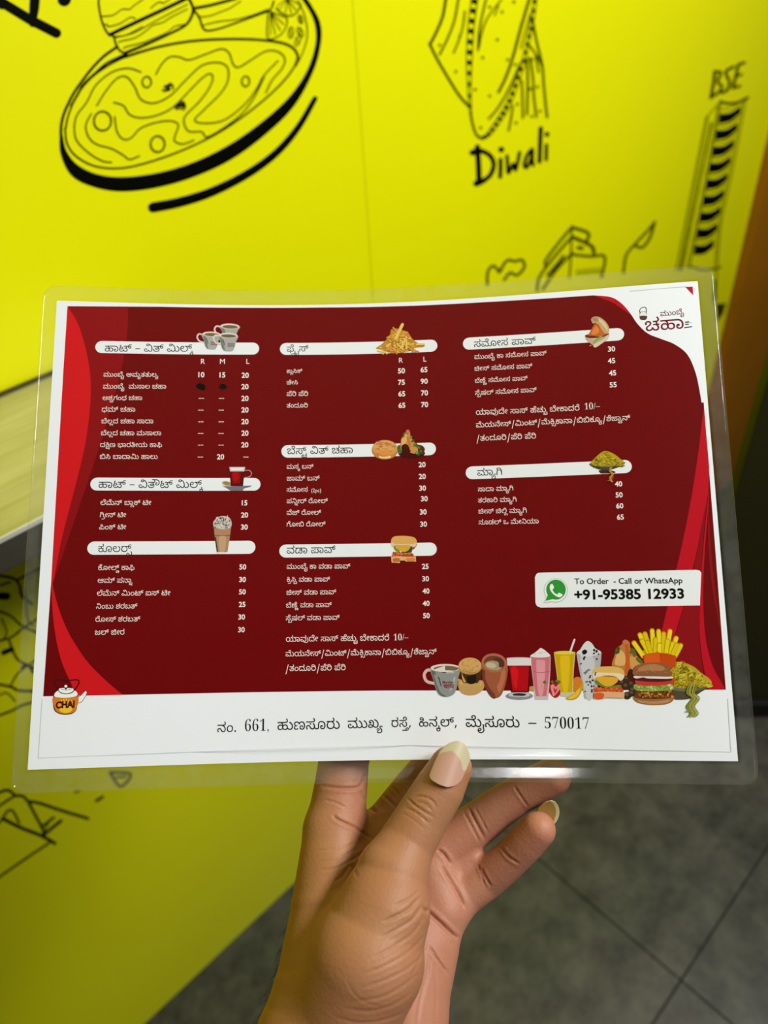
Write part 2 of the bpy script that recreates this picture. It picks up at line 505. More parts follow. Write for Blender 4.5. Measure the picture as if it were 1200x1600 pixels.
# ------------------------------------------------------------------ serving ledge on the wall
wood = noise_mat('pale_wood_grain', (172, 168, 96), (200, 196, 130), 7, detail=8, rough=0.35, spec=0.5, stretch=(1.2, 14, 14))
ledge = bpy.data.objects.new('wall_ledge', None)
COL.objects.link(ledge)
ledge.location = (-0.5, WALL_Y, 1.12)
ledge['label'] = 'pale wood-topped ledge with a dark grey front fixed to the yellow wall'
ledge['category'] = 'shelf'
LX0, LX1, LZ, LF = -1.6, 0.26, 1.1364, 0.4674


def ledge_part(name, lo, hi, mat, bevel):
    me = box_mesh(name, [lo[i] - ledge.location[i] for i in range(3)], [hi[i] - ledge.location[i] for i in range(3)], mat, bevel)
    return link(name, me, parent=ledge)


ledge_part('ledge_top', (LX0, LF + 0.0015, LZ - 0.003), (LX1, WALL_Y - 0.0015, LZ), wood, 0.0008)
ledge_part('edge_strip', (LX0, LF - 0.0005, LZ - 0.0038), (LX1 + 0.001, LF + 0.0015, LZ + 0.0004), flat_mat('white_edge_strip', (240, 238, 225), 0.35), 0.0006)
ledge_part('core_board', (LX0, LF, LZ - 0.0265), (LX1, WALL_Y - 0.0015, LZ - 0.0032), flat_mat('dark_grey_laminate', (84, 80, 70), 0.5), 0.0008)
ledge_part('back_seal', (LX0, WALL_Y - 0.005, LZ), (LX1, WALL_Y - 0.001, LZ + 0.0035), flat_mat('dark_seal', (70, 62, 20), 0.6), 0.0008)

# dark board standing askew before the end of the wall
cup = bpy.data.objects.new('standing_board', None)
COL.objects.link(cup)
cup.location = (1.075, 0.345, 0)
cup.rotation_euler = (0, 0, -0.82)
cup['label'] = 'dark olive upright board in the shade at the right edge beyond the menu'
cup['category'] = 'board'
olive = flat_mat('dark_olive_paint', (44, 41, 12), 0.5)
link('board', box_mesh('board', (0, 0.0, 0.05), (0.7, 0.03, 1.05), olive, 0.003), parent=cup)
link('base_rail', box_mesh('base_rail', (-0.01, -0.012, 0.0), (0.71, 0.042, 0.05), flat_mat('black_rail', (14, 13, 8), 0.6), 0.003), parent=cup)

# ------------------------------------------------------------------ letter outlines and set lines of Kannada writing
GLYPHS = {
    0: '58,-3 -23,0* -27,25* 0,23 0,22* 27,27* 24,0 7,0* 12,-4* 10,-6* 4,-5 -1,0 0,0* 0,4* 0,1 0,7* -6,13* -11,10* -14,6* -8,0 38,2 6,-4* 9,-10* 5,-13* 0,-9 0,-2* 0,-4* 0,-1 -1,0 4,5* 11,6* 12,4* 8,0 24,0* 24,-28* 0,-21 0,-21* -26,-27* -24,0 -12,0* -17,7* -12,13* -3,9 4,-1 -3,-8* -12,-13* -18,-7*|59,16 17,0* 14,16* 0,13 0,14* -16,16* -14,0 -10,0* -14,-8* -7,-13* 0,-8 0,-14* 16,-16*|140,16 16,0* 16,16* 0,13 0,9* -8,14* -13,7* -10,0 -16,0* -15,-17* 0,-12 0,-14* 16,-16*|8,118 0,20 154,0 0,-20',
    1: '102,60 0,-20* -12,-28* -24,-15* -17,0 -14,0* -19,11* -10,18* 0,11 0,11* 8,14* 12,8* 8,0 9,0* 10,-10* 0,-7 0,-7* -8,-8* -6,0 -7,0* -7,7* 0,7 2,1 -2,-4* -1,-6* 0,-4 0,-9* 11,-14* 14,0 10,0* 14,9* 8,20* 0,15 0,14* -7,21* -7,7 -5,6* -12,7* -20,3* -15,0 -77,0 0,20 82,0 16,0* 24,-5* 18,-11* 6,-7 9,-9* 9,-28*',
    2: '61,-3 -11,0* -19,7* -14,15* -7,21* 0,14 0,18* 12,28* 23,16* 16,0 10,0* 15,-8* 9,-13* 0,-9 0,-10* -9,-15* -19,-9* -13,0 -13,0* -18,11* -5,5 6,17 3,-5* 14,-10* 11,0 12,0* 11,8* 0,6 0,7* -8,7* -7,0 -10,0* -14,-12* -6,-20* 0,-12 0,-3 0,-10* 5,-13* 9,-8* 12,-3* 7,0 17,0* 16,18* 2,14 20,0 1,-17* 18,-15* 12,0 14,0* 12,14* 0,9 0,10* -9,15* -16,10* -8,2 16,11 13,-5* 16,-15* 8,-18* 0,-11 0,-18* -21,-24* -24,0 -10,0* -17,6* -13,13* -6,10 8,0 -7,-11* -15,-13* -18,-5*|47,103 -13,4* -13,18* 0,9 0,8* 8,12* 18,9* 15,0 2,-19 -12,0* -11,-7* 0,-6 0,-5* 10,-9* 11,-3|124,76 0,19 20,0 8,0* 12,5* 0,8 0,5* -5,7* -4,2 19,8 2,-2* 4,-4* 3,-6* 2,-6* 0,-4 0,-6* -4,-10* -9,-9* -6,-3 -5,-1* -9,-3* -5,0|106,118 0,20 68,0 0,-20|242,74 -18,0* -20,23* 0,21 0,2 0,17* 12,24* 23,13* 15,0 10,0* 15,-4* 6,-4 -11,-16 -6,4* -10,2* -6,0 -8,0* -14,-6* -8,-16* 0,-14 0,-3 0,-12* 10,-14* 10,0 7,0* 8,5* 0,8 0,3* -3,5* -2,2 -2,3* -8,1* -8,0 -71,0 0,20 69,0 11,0* 17,-4* 6,-6 5,-4* 5,-12* 0,-8 0,-15* -19,-15*',
    3: '',
    4: '10,61 0,19 105,0 0,-19',
    5: '56,-3 -14,0* -22,11* -13,20* 0,14 0,11* 9,17* 17,11* 12,0 13,0* 16,-13* 0,-10 0,-4* -1,-8* -2,-3 -17,1 1,2* 1,5* 0,1 0,6* -6,6* -6,0 -7,0* -11,-11* 0,-11 0,-11* 16,-14* 16,0 17,0* 16,17* 1,15 20,0 1,-17* 17,-15* 11,0 9,0* 12,7* 8,12* 3,18* 0,10 0,22* -14,40* -24,30* -31,17* -17,0 -8,0* -8,-7* 0,-6 0,-6* 8,-7* 7,0 9,0* 13,11* 2,12 19,-1 -3,-14* -12,-17* -17,-8* -10,0 -11,0* -16,7* -8,13* 0,10 0,9* 8,14* 17,8* 11,0 22,0* 38,-20* 30,-35* 16,-46* 0,-26 0,-14* -5,-22* -9,-16* -13,-10* -16,-5* -9,0 -12,0* -15,7* -11,12* -6,9 8,1 -6,-12* -15,-12* -18,-5*',
    6: '77,-3 -17,0* -26,8* -17,15* -9,19* 0,11 0,4* 1,8* 1,3 20,-3 -1,-2* -1,-5* 0,-3 0,-6* 5,-13* 11,-10* 18,-6* 15,0 15,0* 21,6* 11,11* 4,12* 0,5 0,6* -3,11* -3,4 -1,1* -2,1* -1,1 -5,4* -13,5* -10,0 -10,0* -9,-6* 0,-4 0,-5* 8,-5* 8,0 9,0* 11,6* 6,12* 0,8 0,10* -10,13* -13,7* -6,2 30,1 8,-5* 9,-18* 0,-11 0,-2* 0,-4* 0,-1 -2,-7 -3,-11* -14,-12* -17,-7* -9,0 -16,0* -19,15* 0,13 0,8* 7,12* 17,7* 13,0 9,0* 16,-3* 6,-3 1,0* 1,-1* 2,-1* 1,0 11,-7* 11,-21* 0,-12 0,-13* -8,-20* -17,-15* -26,-7*|10,118 0,20 108,0 0,-20|194,74 -18,0* -21,23* 0,21 0,2 0,17* 13,24* 22,13* 16,0 10,0* 15,-4* 5,-4 -10,-16 -6,4* -11,2* -5,0 -8,0* -14,-6* -8,-16* 0,-14 0,-3 0,-12* 10,-14* 10,0 6,0* 8,5* 0,8 0,3* -2,5* -2,2 -3,3* -8,1* -7,0 -72,0 0,20 69,0 12,0* 17,-4* 6,-6 4,-4* 6,-12* 0,-8 0,-15* -20,-15*',
    7: '56,-3 -14,0* -22,11* -13,20* 0,14 0,11* 9,17* 17,11* 12,0 13,0* 16,-13* 0,-10 0,-4* -1,-8* -2,-3 -17,1 1,2* 1,5* 0,1 0,6* -6,6* -6,0 -7,0* -11,-11* 0,-11 0,-11* 16,-14* 16,0 17,0* 16,17* 1,15 20,0 1,-17* 17,-15* 11,0 9,0* 12,7* 8,12* 3,18* 0,10 0,22* -14,40* -24,30* -31,17* -17,0 -8,0* -8,-7* 0,-6 0,-6* 8,-7* 7,0 9,0* 13,11* 2,12 19,-1 -3,-14* -12,-17* -17,-8* -10,0 -11,0* -16,7* -8,13* 0,10 0,9* 8,14* 17,8* 11,0 22,0* 38,-20* 30,-35* 16,-46* 0,-26 0,-14* -5,-22* -9,-16* -13,-10* -16,-5* -9,0 -12,0* -15,7* -11,12* -6,10 8,0 -6,-12* -15,-12* -18,-5*|233,-3 -19,0* -28,19* -12,15 13,13 11,-13* 21,-14* 15,0 14,0* 17,19* 0,16 0,18* -12,26* -22,20* -15,6 11,19 17,-8* 26,-25* 16,-34* 0,-20 0,-16* -12,-26* -23,-15*',
    8: '95,-3 -27,0* -39,21* -20,36* 0,23 0,20* 13,28* 23,16* 15,0 12,0* 16,-8* 8,-15* 0,-11 0,-11* -10,-16* -19,-10* -14,0 -5,0* -10,2* -8,3* -3,2 3,18 2,-2* 7,-3* 8,-3* 5,0 13,0* 12,11* 0,9 0,8* -9,8* -8,0 -8,0* -14,-9* -9,-20* 0,-18 0,-16* 15,-27* 30,-16* 22,0 21,0* 30,13* 15,24* 0,16 0,18* -20,28* -16,8 12,12 14,-7* 20,-19* 11,-25* 0,-15 0,-20* -18,-33* -39,-20*|110,118 0,20 45,0 0,-20|233,74 -18,0* -21,23* 0,21 0,2 0,17* 13,24* 23,13* 15,0 10,0* 15,-4* 6,-4 -11,-16 -6,4* -11,2* -5,0 -8,0* -14,-6* -8,-16* 0,-14 0,-3 0,-12* 10,-14* 10,0 7,0* 8,5* 0,8 0,3* -3,5* -2,2 -3,3* -8,1* -7,0 -71,0 0,20 68,0 12,0* 17,-4* 6,-6 5,-4* 5,-12* 0,-8 0,-15* -19,-15*',
    9: '10,-92 -20,0* -18,16* 0,13 0,7* 6,11* 7,5 1,-2 -19,0 0,16 40,0 -4,-2 4,4* 5,12* 0,6 0,5* -4,13* -4,7 19,5 4,-7* 4,-15* 0,-7 0,-8* -7,-13* -3,-4 1,4 32,0 0,-16 -20,0 2,1 6,-3* 7,-12* 0,-7 0,-13* -19,-16*|10,-76 12,0* 9,10* 0,6 0,8* -11,10* -10,0 -11,0* -10,-10* 0,-8 0,-7* 10,-9*',
    10: '56,-3 -14,0* -22,11* -12,20* 0,14 0,11* 9,17* 17,11* 12,0 13,0* 16,-13* 0,-10 0,-4* -1,-8* -2,-3 -17,1 0,2* 1,5* 0,1 0,6* -6,6* -5,0 -8,0* -10,-11* 0,-11 0,-11* 15,-14* 16,0 18,0* 16,17* 1,15 19,0 1,-17* 17,-15* 12,0 14,0* 12,18* 0,13 0,14* -11,25* -17,19* -20,12* -10,1 38,2 12,-8* 18,-22* 10,-27* 0,-14 0,-18* -12,-24* -20,-11* -12,0 -12,0* -16,7* -12,12* -5,9 8,1 -7,-12* -14,-12* -18,-5*|8,118 0,20 127,0 14,0* 11,2* 2,2 4,3* 2,6* 0,3 0,9* -8,15* -8,9 16,11 12,-14* 8,-20* 0,-11 0,-5* -4,-14* -6,-5 -6,-5* -18,-6* -14,0|227,-3 -19,0* -28,19* -12,15 13,13 11,-13* 21,-14* 15,0 15,0* 16,19* 0,16 0,18* -12,26* -22,20* -15,6 11,19 17,-8* 26,-25* 16,-34* 0,-20 0,-16* -12,-26* -23,-15*',
    11: '29,-3 -19,0* -28,19* -12,15 13,13 11,-13* 21,-14* 15,0 15,0* 16,19* 0,16 0,18* -12,26* -22,20* -15,6 11,19 17,-8* 26,-25* 16,-34* 0,-20 0,-16* -12,-26* -23,-15*',
    12: '68,-3 -18,0* -26,15* -15,28* 0,21 0,19* 15,29* 26,16* 19,0 21,0* 26,-17* 12,-29* 0,-18 0,-19* -14,-28* -26,-17*|68,16 21,0* 19,25* 0,20 0,21* -20,24* -19,0 -14,0* -17,-12* -8,-20* 0,-12 0,-22* 20,-24*',
    13: '54,-3 -14,0* -18,11* -10,17* 0,9 0,11* 8,15* 16,14* 11,6 9,6* 12,12* 0,8 0,5* -4,7* -9,4* -7,0 -11,0* -10,-9* 0,-7 0,-4* 2,-8* 3,-3 -18,-8 -4,6* -4,13* 0,6 0,8* 10,16* 18,9* 14,0 15,0* 18,-11* 7,-16* 0,-8 0,-9* -8,-15* -14,-12* -10,-6 -12,-8* -11,-12* 0,-9 0,-9* 13,-9* 10,0 16,0* 16,17* 1,15 19,0 2,-17* 18,-15* 12,0 14,0* 16,19* 0,16 0,17* -12,27* -24,19* -15,4 34,2 12,-8* 17,-19* 9,-25* 0,-15 0,-17* -12,-26* -23,-14* -17,0 -9,0* -16,6* -13,13* -6,10 8,0 -6,-11* -14,-13* -17,-5*|108,118 0,20 20,0 17,0* 15,4* 3,4 3,3* 2,9* 0,5 0,10* -12,12* -11,0 -9,0* -14,-11* 0,-7 0,-1* 0,-3* 0,-1 -7,10 3,0* 4,1* 2,0 6,0* 7,-5* 0,-6 0,-5* -7,-7* -7,0 -9,0* -8,13* 0,7 0,8* 10,15* 18,9* 12,0 14,0* 18,-10* 11,-20* 0,-12 0,-9* -6,-15* -6,-6 -5,-4* -12,-5* -17,-3* -10,0',
    14: '-21,-104 -18,0* -25,13* -12,22* 0,13 0,12* 10,18* 17,11* 11,0 10,0* 13,-7* 6,-12* 0,-8 0,-11* -15,-15* -17,0 -7,0* -10,2* -5,4 -3,18 5,-5* 11,-3* 6,0 9,0* 8,6* 0,5 0,5* -6,6* -5,0 -7,0* -9,-6* -4,-12* 0,-7 0,-1 0,-14* 17,-17* 19,0 12,0* 20,7* 13,17* 0,14 0,13* -9,19* -7,7 6,5* 7,11* 0,7 0,7* -7,12* -7,6 13,13 13,-10* 8,-18* 0,-9 0,-11* -8,-12* -4,-3 -2,7 8,-10* 8,-21* 0,-13 0,-19* -16,-24* -28,-12*',
    15: '105,17 27,0* 36,14* 18,29* 0,22 0,11* -6,19* -12,10* -9,0 -6,0* -10,-8* 0,-9 0,-7* 7,-10* 12,-8* 8,-2 0,-18 -77,0 0,19 45,0 -4,4* -7,9* -4,11* 0,7 0,7* 8,15* 16,9* 11,0 16,0* 21,-15* 11,-26* 0,-18 0,-30* -24,-37* -45,-18* -31,0 -32,0* -43,21* -22,36* 0,24 0,20* 14,28* 23,15* 14,0 12,0* 16,-8* 8,-15* 0,-11 0,-11* -10,-16* -19,-10* -14,0 -9,0* -14,5* -11,8* -3,4 6,17 2,-4* 8,-7* 12,-6* 8,0 13,0* 12,11* 0,8 0,8* -9,9* -8,0 -14,0* -17,-23* 0,-21 0,-1 0,-12* 9,-22* 18,-17* 29,-10*',
    16: '-27,-104 -16,0* -23,13* -13,22* 0,13 0,12* 9,18* 18,11* 11,0 10,0* 13,-7* 6,-12* 0,-8 0,-11* -15,-15* -17,0 -6,0* -11,2* -5,4 -3,18 5,-5* 10,-3* 7,0 9,0* 8,6* 0,5 0,5* -6,6* -6,0 -6,0* -9,-6* -5,-12* 0,-7 0,-1 0,-14* 18,-17* 17,0 13,0* 20,9* 12,22* 0,18 0,12* -9,26* -5,9 17,9 4,-8* 7,-18* 4,-20* 0,-11 0,-32* -32,-33*',
    17: '77,-3 -17,0* -26,8* -17,15* -9,19* 0,11 0,4* 1,8* 1,3 20,-3 -1,-2* -1,-5* 0,-3 0,-6* 5,-13* 11,-10* 18,-6* 15,0 15,0* 21,6* 11,11* 4,12* 0,5 0,6* -3,11* -3,4 -1,1* -2,1* -1,1 -5,4* -13,5* -10,0 -10,0* -9,-6* 0,-4 0,-5* 8,-5* 8,0 9,0* 11,6* 6,12* 0,8 0,10* -10,13* -13,7* -6,2 30,1 8,-5* 9,-18* 0,-11 0,-2* 0,-4* 0,-1 -2,-7 -3,-11* -14,-12* -17,-7* -9,0 -16,0* -19,15* 0,13 0,8* 7,12* 17,7* 13,0 9,0* 16,-3* 6,-3 1,0* 1,-1* 2,-1* 1,0 11,-7* 11,-21* 0,-12 0,-13* -8,-20* -17,-15* -26,-7*|10,118 0,20 83,0 14,0* 11,2* 2,2 4,3* 2,6* 0,3 0,9* -8,15* -8,9 16,11 12,-14* 8,-20* 0,-11 0,-5* -4,-14* -6,-5 -6,-5* -18,-6* -14,0',
    18: '94,-3 -27,0* -38,21* -20,36* 0,23 0,20* 13,28* 23,16* 15,0 12,0* 16,-8* 8,-15* 0,-11 0,-11* -10,-16* -19,-10* -14,0 -5,0* -10,2* -8,3* -3,2 3,18 2,-2* 7,-3* 8,-3* 5,0 13,0* 12,11* 0,9 0,8* -9,8* -8,0 -8,0* -14,-9* -9,-20* 0,-18 0,-16* 15,-27* 29,-16* 21,0 22,0* 29,13* 15,24* 0,16 0,18* -20,26* -17,9 11,18 22,-11* 24,-36* 0,-24 0,-20* -17,-33* -39,-20*',
    19: '-1,-102 -17,0* -18,9* -8,13* 0,7 0,6* 4,9* 9,7* 7,4 7,4* 7,5* 0,3 0,3* -5,4* -5,0 -8,0* -5,-5* 0,-3 0,-2* 1,-2* 0,-2 -16,-5 -1,3* -2,6* 0,5 0,8* 15,11* 16,0 10,0* 12,-6* 5,-9* 0,-6 0,-5* -3,-7* -8,-7* -8,-4 -8,-5* -6,-6* 0,-4 0,-4* 6,-5* 12,-3* 8,0 13,0* 17,8* 8,13* 0,7 0,9* -7,13* -10,11* -11,12* -6,12* 0,8 0,9* 8,11* 13,6* 8,0 12,0* 17,-12* 2,-14 -18,-3 0,5* -4,5* -6,3* -3,0 -4,0* -7,-5* 0,-5 0,-5* 7,-9* 11,-11* 10,-13* 7,-16* 0,-11 0,-13* -10,-16* -17,-11* -20,-5*',
    20: '121,-3 -13,0* -18,10* -12,16* -4,8 -7,11* -9,11* -8,4* -4,0 -9,0* -9,-11* 0,-9 0,-8* 7,-17* 5,-8 -19,-8 -6,8* -7,22* 0,10 0,12* 10,18* 17,10* 10,0 11,0* 14,-6* 12,-13* 5,-10 6,-10* 10,-13* 11,-7* 8,0 13,0* 12,18* 0,13 0,12* -9,23* -12,14 17,12 12,-13* 13,-28* 0,-17 0,-26* -25,-28*|85,79 -6,0* -8,8* 0,7 0,6* 8,8* 6,0 7,0* 8,-8* 0,-6 0,-7* -8,-8*|8,118 0,20 132,0 0,-20',
    21: '140,-3 -10,0* -16,6* -13,13* -6,10 7,0 -5,-11* -14,-13* -17,-5* -12,0 -14,0* -18,11* -10,17* 0,9 0,11* 8,15* 16,14* 11,6 9,6* 12,12* 0,8 0,5* -4,7* -9,4* -7,0 -11,0* -10,-9* 0,-7 0,-4* 2,-8* 3,-3 -18,-8 -4,6* -4,13* 0,6 0,8* 10,16* 18,9* 14,0 15,0* 18,-11* 7,-16* 0,-8 0,-9* -8,-15* -14,-12* -10,-6 -12,-8* -11,-12* 0,-9 0,-9* 13,-9* 10,0 16,0* 16,17* 2,15 18,0 2,-17* 18,-15* 12,0 14,0* 12,13* 0,10 0,8* -7,15* -13,12* -9,3 14,10 11,-6* 16,-14* 8,-17* 0,-11 0,-13* -10,-19* -20,-11*|110,76 0,18 31,0 3,2* 4,6* 0,4 0,4* -3,6* -2,3 12,3 7,-2 3,-3* 3,-8* 0,-3 0,-4* -2,-6* -2,-2 27,0 0,-18 -11,0 -5,0* -10,1* -5,1 -5,-2|110,118 0,20 29,0 13,0* 11,2* 3,2 3,3* 3,6* 0,3 0,9* -8,15* -9,9 17,11 11,-14* 9,-20* 0,-11 0,-5* -4,-14* -6,-5 -7,-5* -17,-6* -14,0',
    22: '67,-3 -18,0* -27,9* -14,19* 0,15 0,13* 13,15* 21,8* 14,2 11,2* 14,4* 7,9* 0,8 0,7* -6,7* -10,4* -7,0 -9,0* -10,-4* -4,-7* 0,-5 0,-3* 1,-6* 2,-2 -19,-8 -3,6* -2,9* 0,5 0,7* 9,12* 20,8* 17,0 10,0* 17,-8* 12,-15* 0,-10 0,-12* -11,-16* -20,-8* -13,-2 -11,-1* -15,-5* -8,-8* 0,-6 0,-7* 8,-11* 17,-5* 14,0 19,0* 27,11* 14,22* 0,16 0,16* -9,21* -14,13* -7,4 1,5 17,0 11,-7* 15,-18* 7,-22* 0,-12 0,-22* -19,-30* -36,-17*|8,118 0,20 88,0 13,0* 10,2* 3,2 3,3* 3,6* 0,3 0,9* -8,15* -9,9 17,11 11,-14* 9,-20* 0,-11 0,-5* -4,-14* -6,-5 -4,-3* -9,-4* -15,-4* -12,0 -8,0 -28,4 -24,-4',
    23: '-62,-92 -15,0* -20,17* 0,14 0,12* 15,15* 12,0 11,0* 11,-10* 0,-8 0,-2* -1,-7* -1,-2 -14,1 0,2* 0,3* 0,1 0,3* -3,4* -4,0 -3,0* -6,-5* 0,-7 0,-7* 10,-8* 9,0 7,0* 10,5* 6,9* 0,6 17,0 1,-10* 10,-10* 9,0 8,0* 8,8* 0,9 0,10* -16,16* -13,4 11,9 11,-3* 15,-12* 9,-16* 0,-10 0,-15* -18,-16* -15,0 -7,0* -12,4* -8,7* -2,5 2,0 -4,-6* -11,-7* -12,-3*|-39,-31 0,16 31,0 8,0* 7,2* 2,3 1,1* 2,4* 0,2 0,5* -6,12* -4,6 16,6 8,-10* 5,-15* 0,-6 0,-8* -9,-12* -16,-6* -11,0',
    24: '82,119 -12,0* -15,-10* -11,-17* -3,-11 -2,-6* -3,-16* -1,-19* 0,-12 0,-28 -23,0 0,32 0,20* 7,34* 16,28* 15,8 4,-4 -42,0 0,20 84,0 14,0* 11,2* 3,2 3,3* 2,6* 0,3 0,9* -8,15* -8,9 16,11 12,-14* 9,-20* 0,-11 0,-10* -10,-14* -15,-9* -10,-1 2,1 14,-10* 14,-28* 5,-32* 0,-18 0,-32 -23,0 0,28 0,12* -2,21* -3,17* -2,6 -6,16* -18,19*',
    25: '54,-3 -20,0* -24,29* 0,29 0,15* 9,26* 18,20* 12,6 4,-4 -43,0 0,20 118,0 13,0* 11,2* 3,2 3,3* 2,6* 0,3 0,9* -8,15* -8,9 16,11 12,-14* 9,-20* 0,-11 0,-5* -4,-14* -7,-5 -2,-2* -7,-4* -9,-3* -6,-1 0,2 11,-6* 15,-19* 9,-26* 0,-15 0,-29* -25,-29* -20,0 -10,0* -16,6* -13,13* -5,10 8,1 -6,-13* -14,-12* -17,-5*|57,17 12,0* 16,17* 1,15 19,0 1,-17* 18,-15* 10,0 12,0* 14,17* 0,20 0,13* -8,24* -15,18* -23,10* -16,0 -4,0 -16,0* -23,-9* -16,-18* -8,-23* 0,-14 0,-21* 13,-17*|84,-36 2,40 19,0 2,-40',
    26: '56,-3 -14,0* -22,11* -12,20* 0,14 0,11* 9,17* 17,11* 12,0 13,0* 16,-13* 0,-10 0,-4* -1,-8* -2,-3 -17,1 0,2* 1,5* 0,1 0,6* -6,6* -5,0 -8,0* -10,-11* 0,-11 0,-11* 15,-14* 16,0 18,0* 16,17* 1,15 19,0 1,-17* 17,-15* 12,0 14,0* 12,18* 0,13 0,14* -11,25* -17,19* -20,12* -10,1 38,2 12,-8* 18,-22* 10,-27* 0,-14 0,-18* -12,-24* -20,-11* -12,0 -12,0* -16,7* -12,12* -5,9 8,1 -7,-12* -14,-12* -18,-5*|8,118 0,20 127,0 14,0* 11,2* 2,2 4,3* 2,6* 0,3 0,9* -8,15* -8,9 16,11 12,-14* 8,-20* 0,-11 0,-5* -4,-14* -6,-5 -6,-5* -18,-6* -14,0|227,-3 -19,0* -28,19* -12,15 13,13 11,-13* 22,-14* 13,0 16,0* 16,19* 0,16 0,17* -13,27* -23,19* -15,4 34,1 12,-7* 17,-20* 9,-24* 0,-15 0,-10* -6,-20* -12,-17* -20,-10*|200,118 0,20 52,0 0,-20|327,74 -17,0* -21,23* 0,21 0,2 0,17* 13,24* 22,13* 16,0 9,0* 15,-4* 6,-4 -11,-16 -5,4* -11,2* -6,0 -8,0* -13,-6* -8,-16* 0,-14 0,-3 0,-12* 10,-14* 10,0 6,0* 8,5* 0,8 0,3* -2,5* -2,2 -3,3* -8,1* -7,0 -72,0 0,20 69,0 11,0* 18,-4* 6,-6 4,-4* 5,-12* 0,-8 0,-15* -19,-15*',
    27: '-60,-17 8,0* 10,-5* 9,-10* 5,-8 -8,1 6,10* 14,12* 12,0 10,0* 14,-9* 7,-14* 0,-8 0,-10* -7,-16* -11,-11* -5,-5 -12,13 8,6* 10,13* 0,8 0,6* -7,10* -8,0 -8,0* -10,-12* -1,-10 -17,0 -1,10* -10,12* -8,0 -7,0* -7,-9* 0,-7 0,-8* 10,-12* 8,-7 -12,-13 -9,8* -15,20* 0,14 0,8* 8,14* 14,9*',
    28: '54,-3 -20,0* -24,29* 0,29 0,15* 9,26* 18,20* 12,6 4,-4 -43,0 0,20 118,0 13,0* 11,2* 3,2 3,3* 2,6* 0,3 0,9* -8,15* -8,9 16,11 12,-14* 9,-20* 0,-11 0,-5* -4,-14* -7,-5 -2,-2* -7,-4* -9,-3* -6,-1 0,2 11,-6* 15,-19* 9,-26* 0,-15 0,-29* -25,-29* -20,0 -10,0* -16,6* -13,13* -5,10 8,1 -6,-13* -14,-12* -17,-5*|57,17 12,0* 16,17* 1,15 19,0 1,-17* 18,-15* 10,0 12,0* 14,17* 0,20 0,13* -8,24* -15,18* -23,10* -16,0 -4,0 -16,0* -23,-9* -16,-18* -8,-23* 0,-14 0,-21* 13,-17*',
    29: '54,-3 -20,0* -24,29* 0,29 0,15* 9,26* 18,20* 12,6 4,-4 -43,0 0,20 144,0 0,-20 -11,0 3,2 10,-6* 16,-18* 9,-26* 0,-15 0,-29* -25,-29* -20,0 -10,0* -16,6* -13,13* -5,10 8,1 -6,-13* -14,-12* -17,-5*|57,17 12,0* 16,17* 1,15 19,0 1,-17* 18,-15* 10,0 12,0* 14,17* 0,20 0,13* -8,24* -15,18* -23,10* -16,0 -4,0 -16,0* -23,-9* -16,-18* -8,-23* 0,-14 0,-21* 13,-17*',
    30: '95,-3 -27,0* -39,21* -20,36* 0,23 0,20* 13,28* 23,16* 15,0 12,0* 16,-8* 8,-15* 0,-11 0,-11* -10,-16* -19,-10* -14,0 -5,0* -10,2* -8,3* -3,2 3,18 2,-2* 7,-3* 8,-3* 5,0 13,0* 12,11* 0,9 0,8* -9,8* -8,0 -8,0* -14,-9* -9,-20* 0,-18 0,-16* 15,-27* 30,-16* 22,0 21,0* 30,13* 15,24* 0,16 0,18* -20,28* -16,8 12,12 14,-7* 20,-19* 11,-25* 0,-15 0,-20* -18,-33* -39,-20*|110,118 0,20 45,0 0,-20',
    31: '71,-3 -18,0* -25,11* -14,21* 0,14 0,8* 6,14* 10,11* 8,4 4,-3 -33,-1 0,18 126,0 0,-18 -34,1 4,3 7,-3* 11,-11* 6,-14* 0,-8 0,-14* -13,-21* -26,-12*|72,16 20,0* 17,18* 0,12 0,9* -9,14* -16,7* -12,0 -13,0* -17,-7* -8,-14* 0,-9 0,-13* 19,-17*|66,88 -6,6 9,2* 15,11* 9,15* 0,10 0,2 0,8* -7,12* -12,7* -8,0 -8,0* -8,-7* 0,-5 0,-5* 5,-6* 7,-2* 2,0 12,0* 14,10* 5,8 8,-12 -3,-4* -10,-11* -15,-7* -11,0 -8,0* -16,6* -9,12* 0,10 0,12* 19,18* 17,0 14,0* 19,-12* 11,-22* 0,-12 0,-13* -10,-20* -8,-7|51,-67 -15,0* -20,17* 0,14 0,12* 14,15* 13,0 10,0* 12,-9* 0,-9 0,-3* -1,-6* -1,-2 -15,2 1,1* 0,3* 0,1 0,3* -3,4* -4,0 -4,0* -6,-5* 0,-7 0,-8* 10,-7* 10,0 7,0* 10,5* 5,8* 1,6 17,0 0,-9* 9,-10* 8,0 8,0* 7,7* 2,9* 0,2 0,9* -8,13* -5,6 15,9 9,-34 0,-6* -2,-14* -6,-10* -11,-7* -9,0 -7,0* -10,4* -8,7* -2,4 2,2 -4,-7* -10,-7* -12,-3*|129,-85 2,5* 3,14* 0,8 0,4* -2,16* -5,19* -5,8 6,15 8,-10* 10,-23* 3,-22* 0,-11 0,-8* -1,-14* -2,-4',
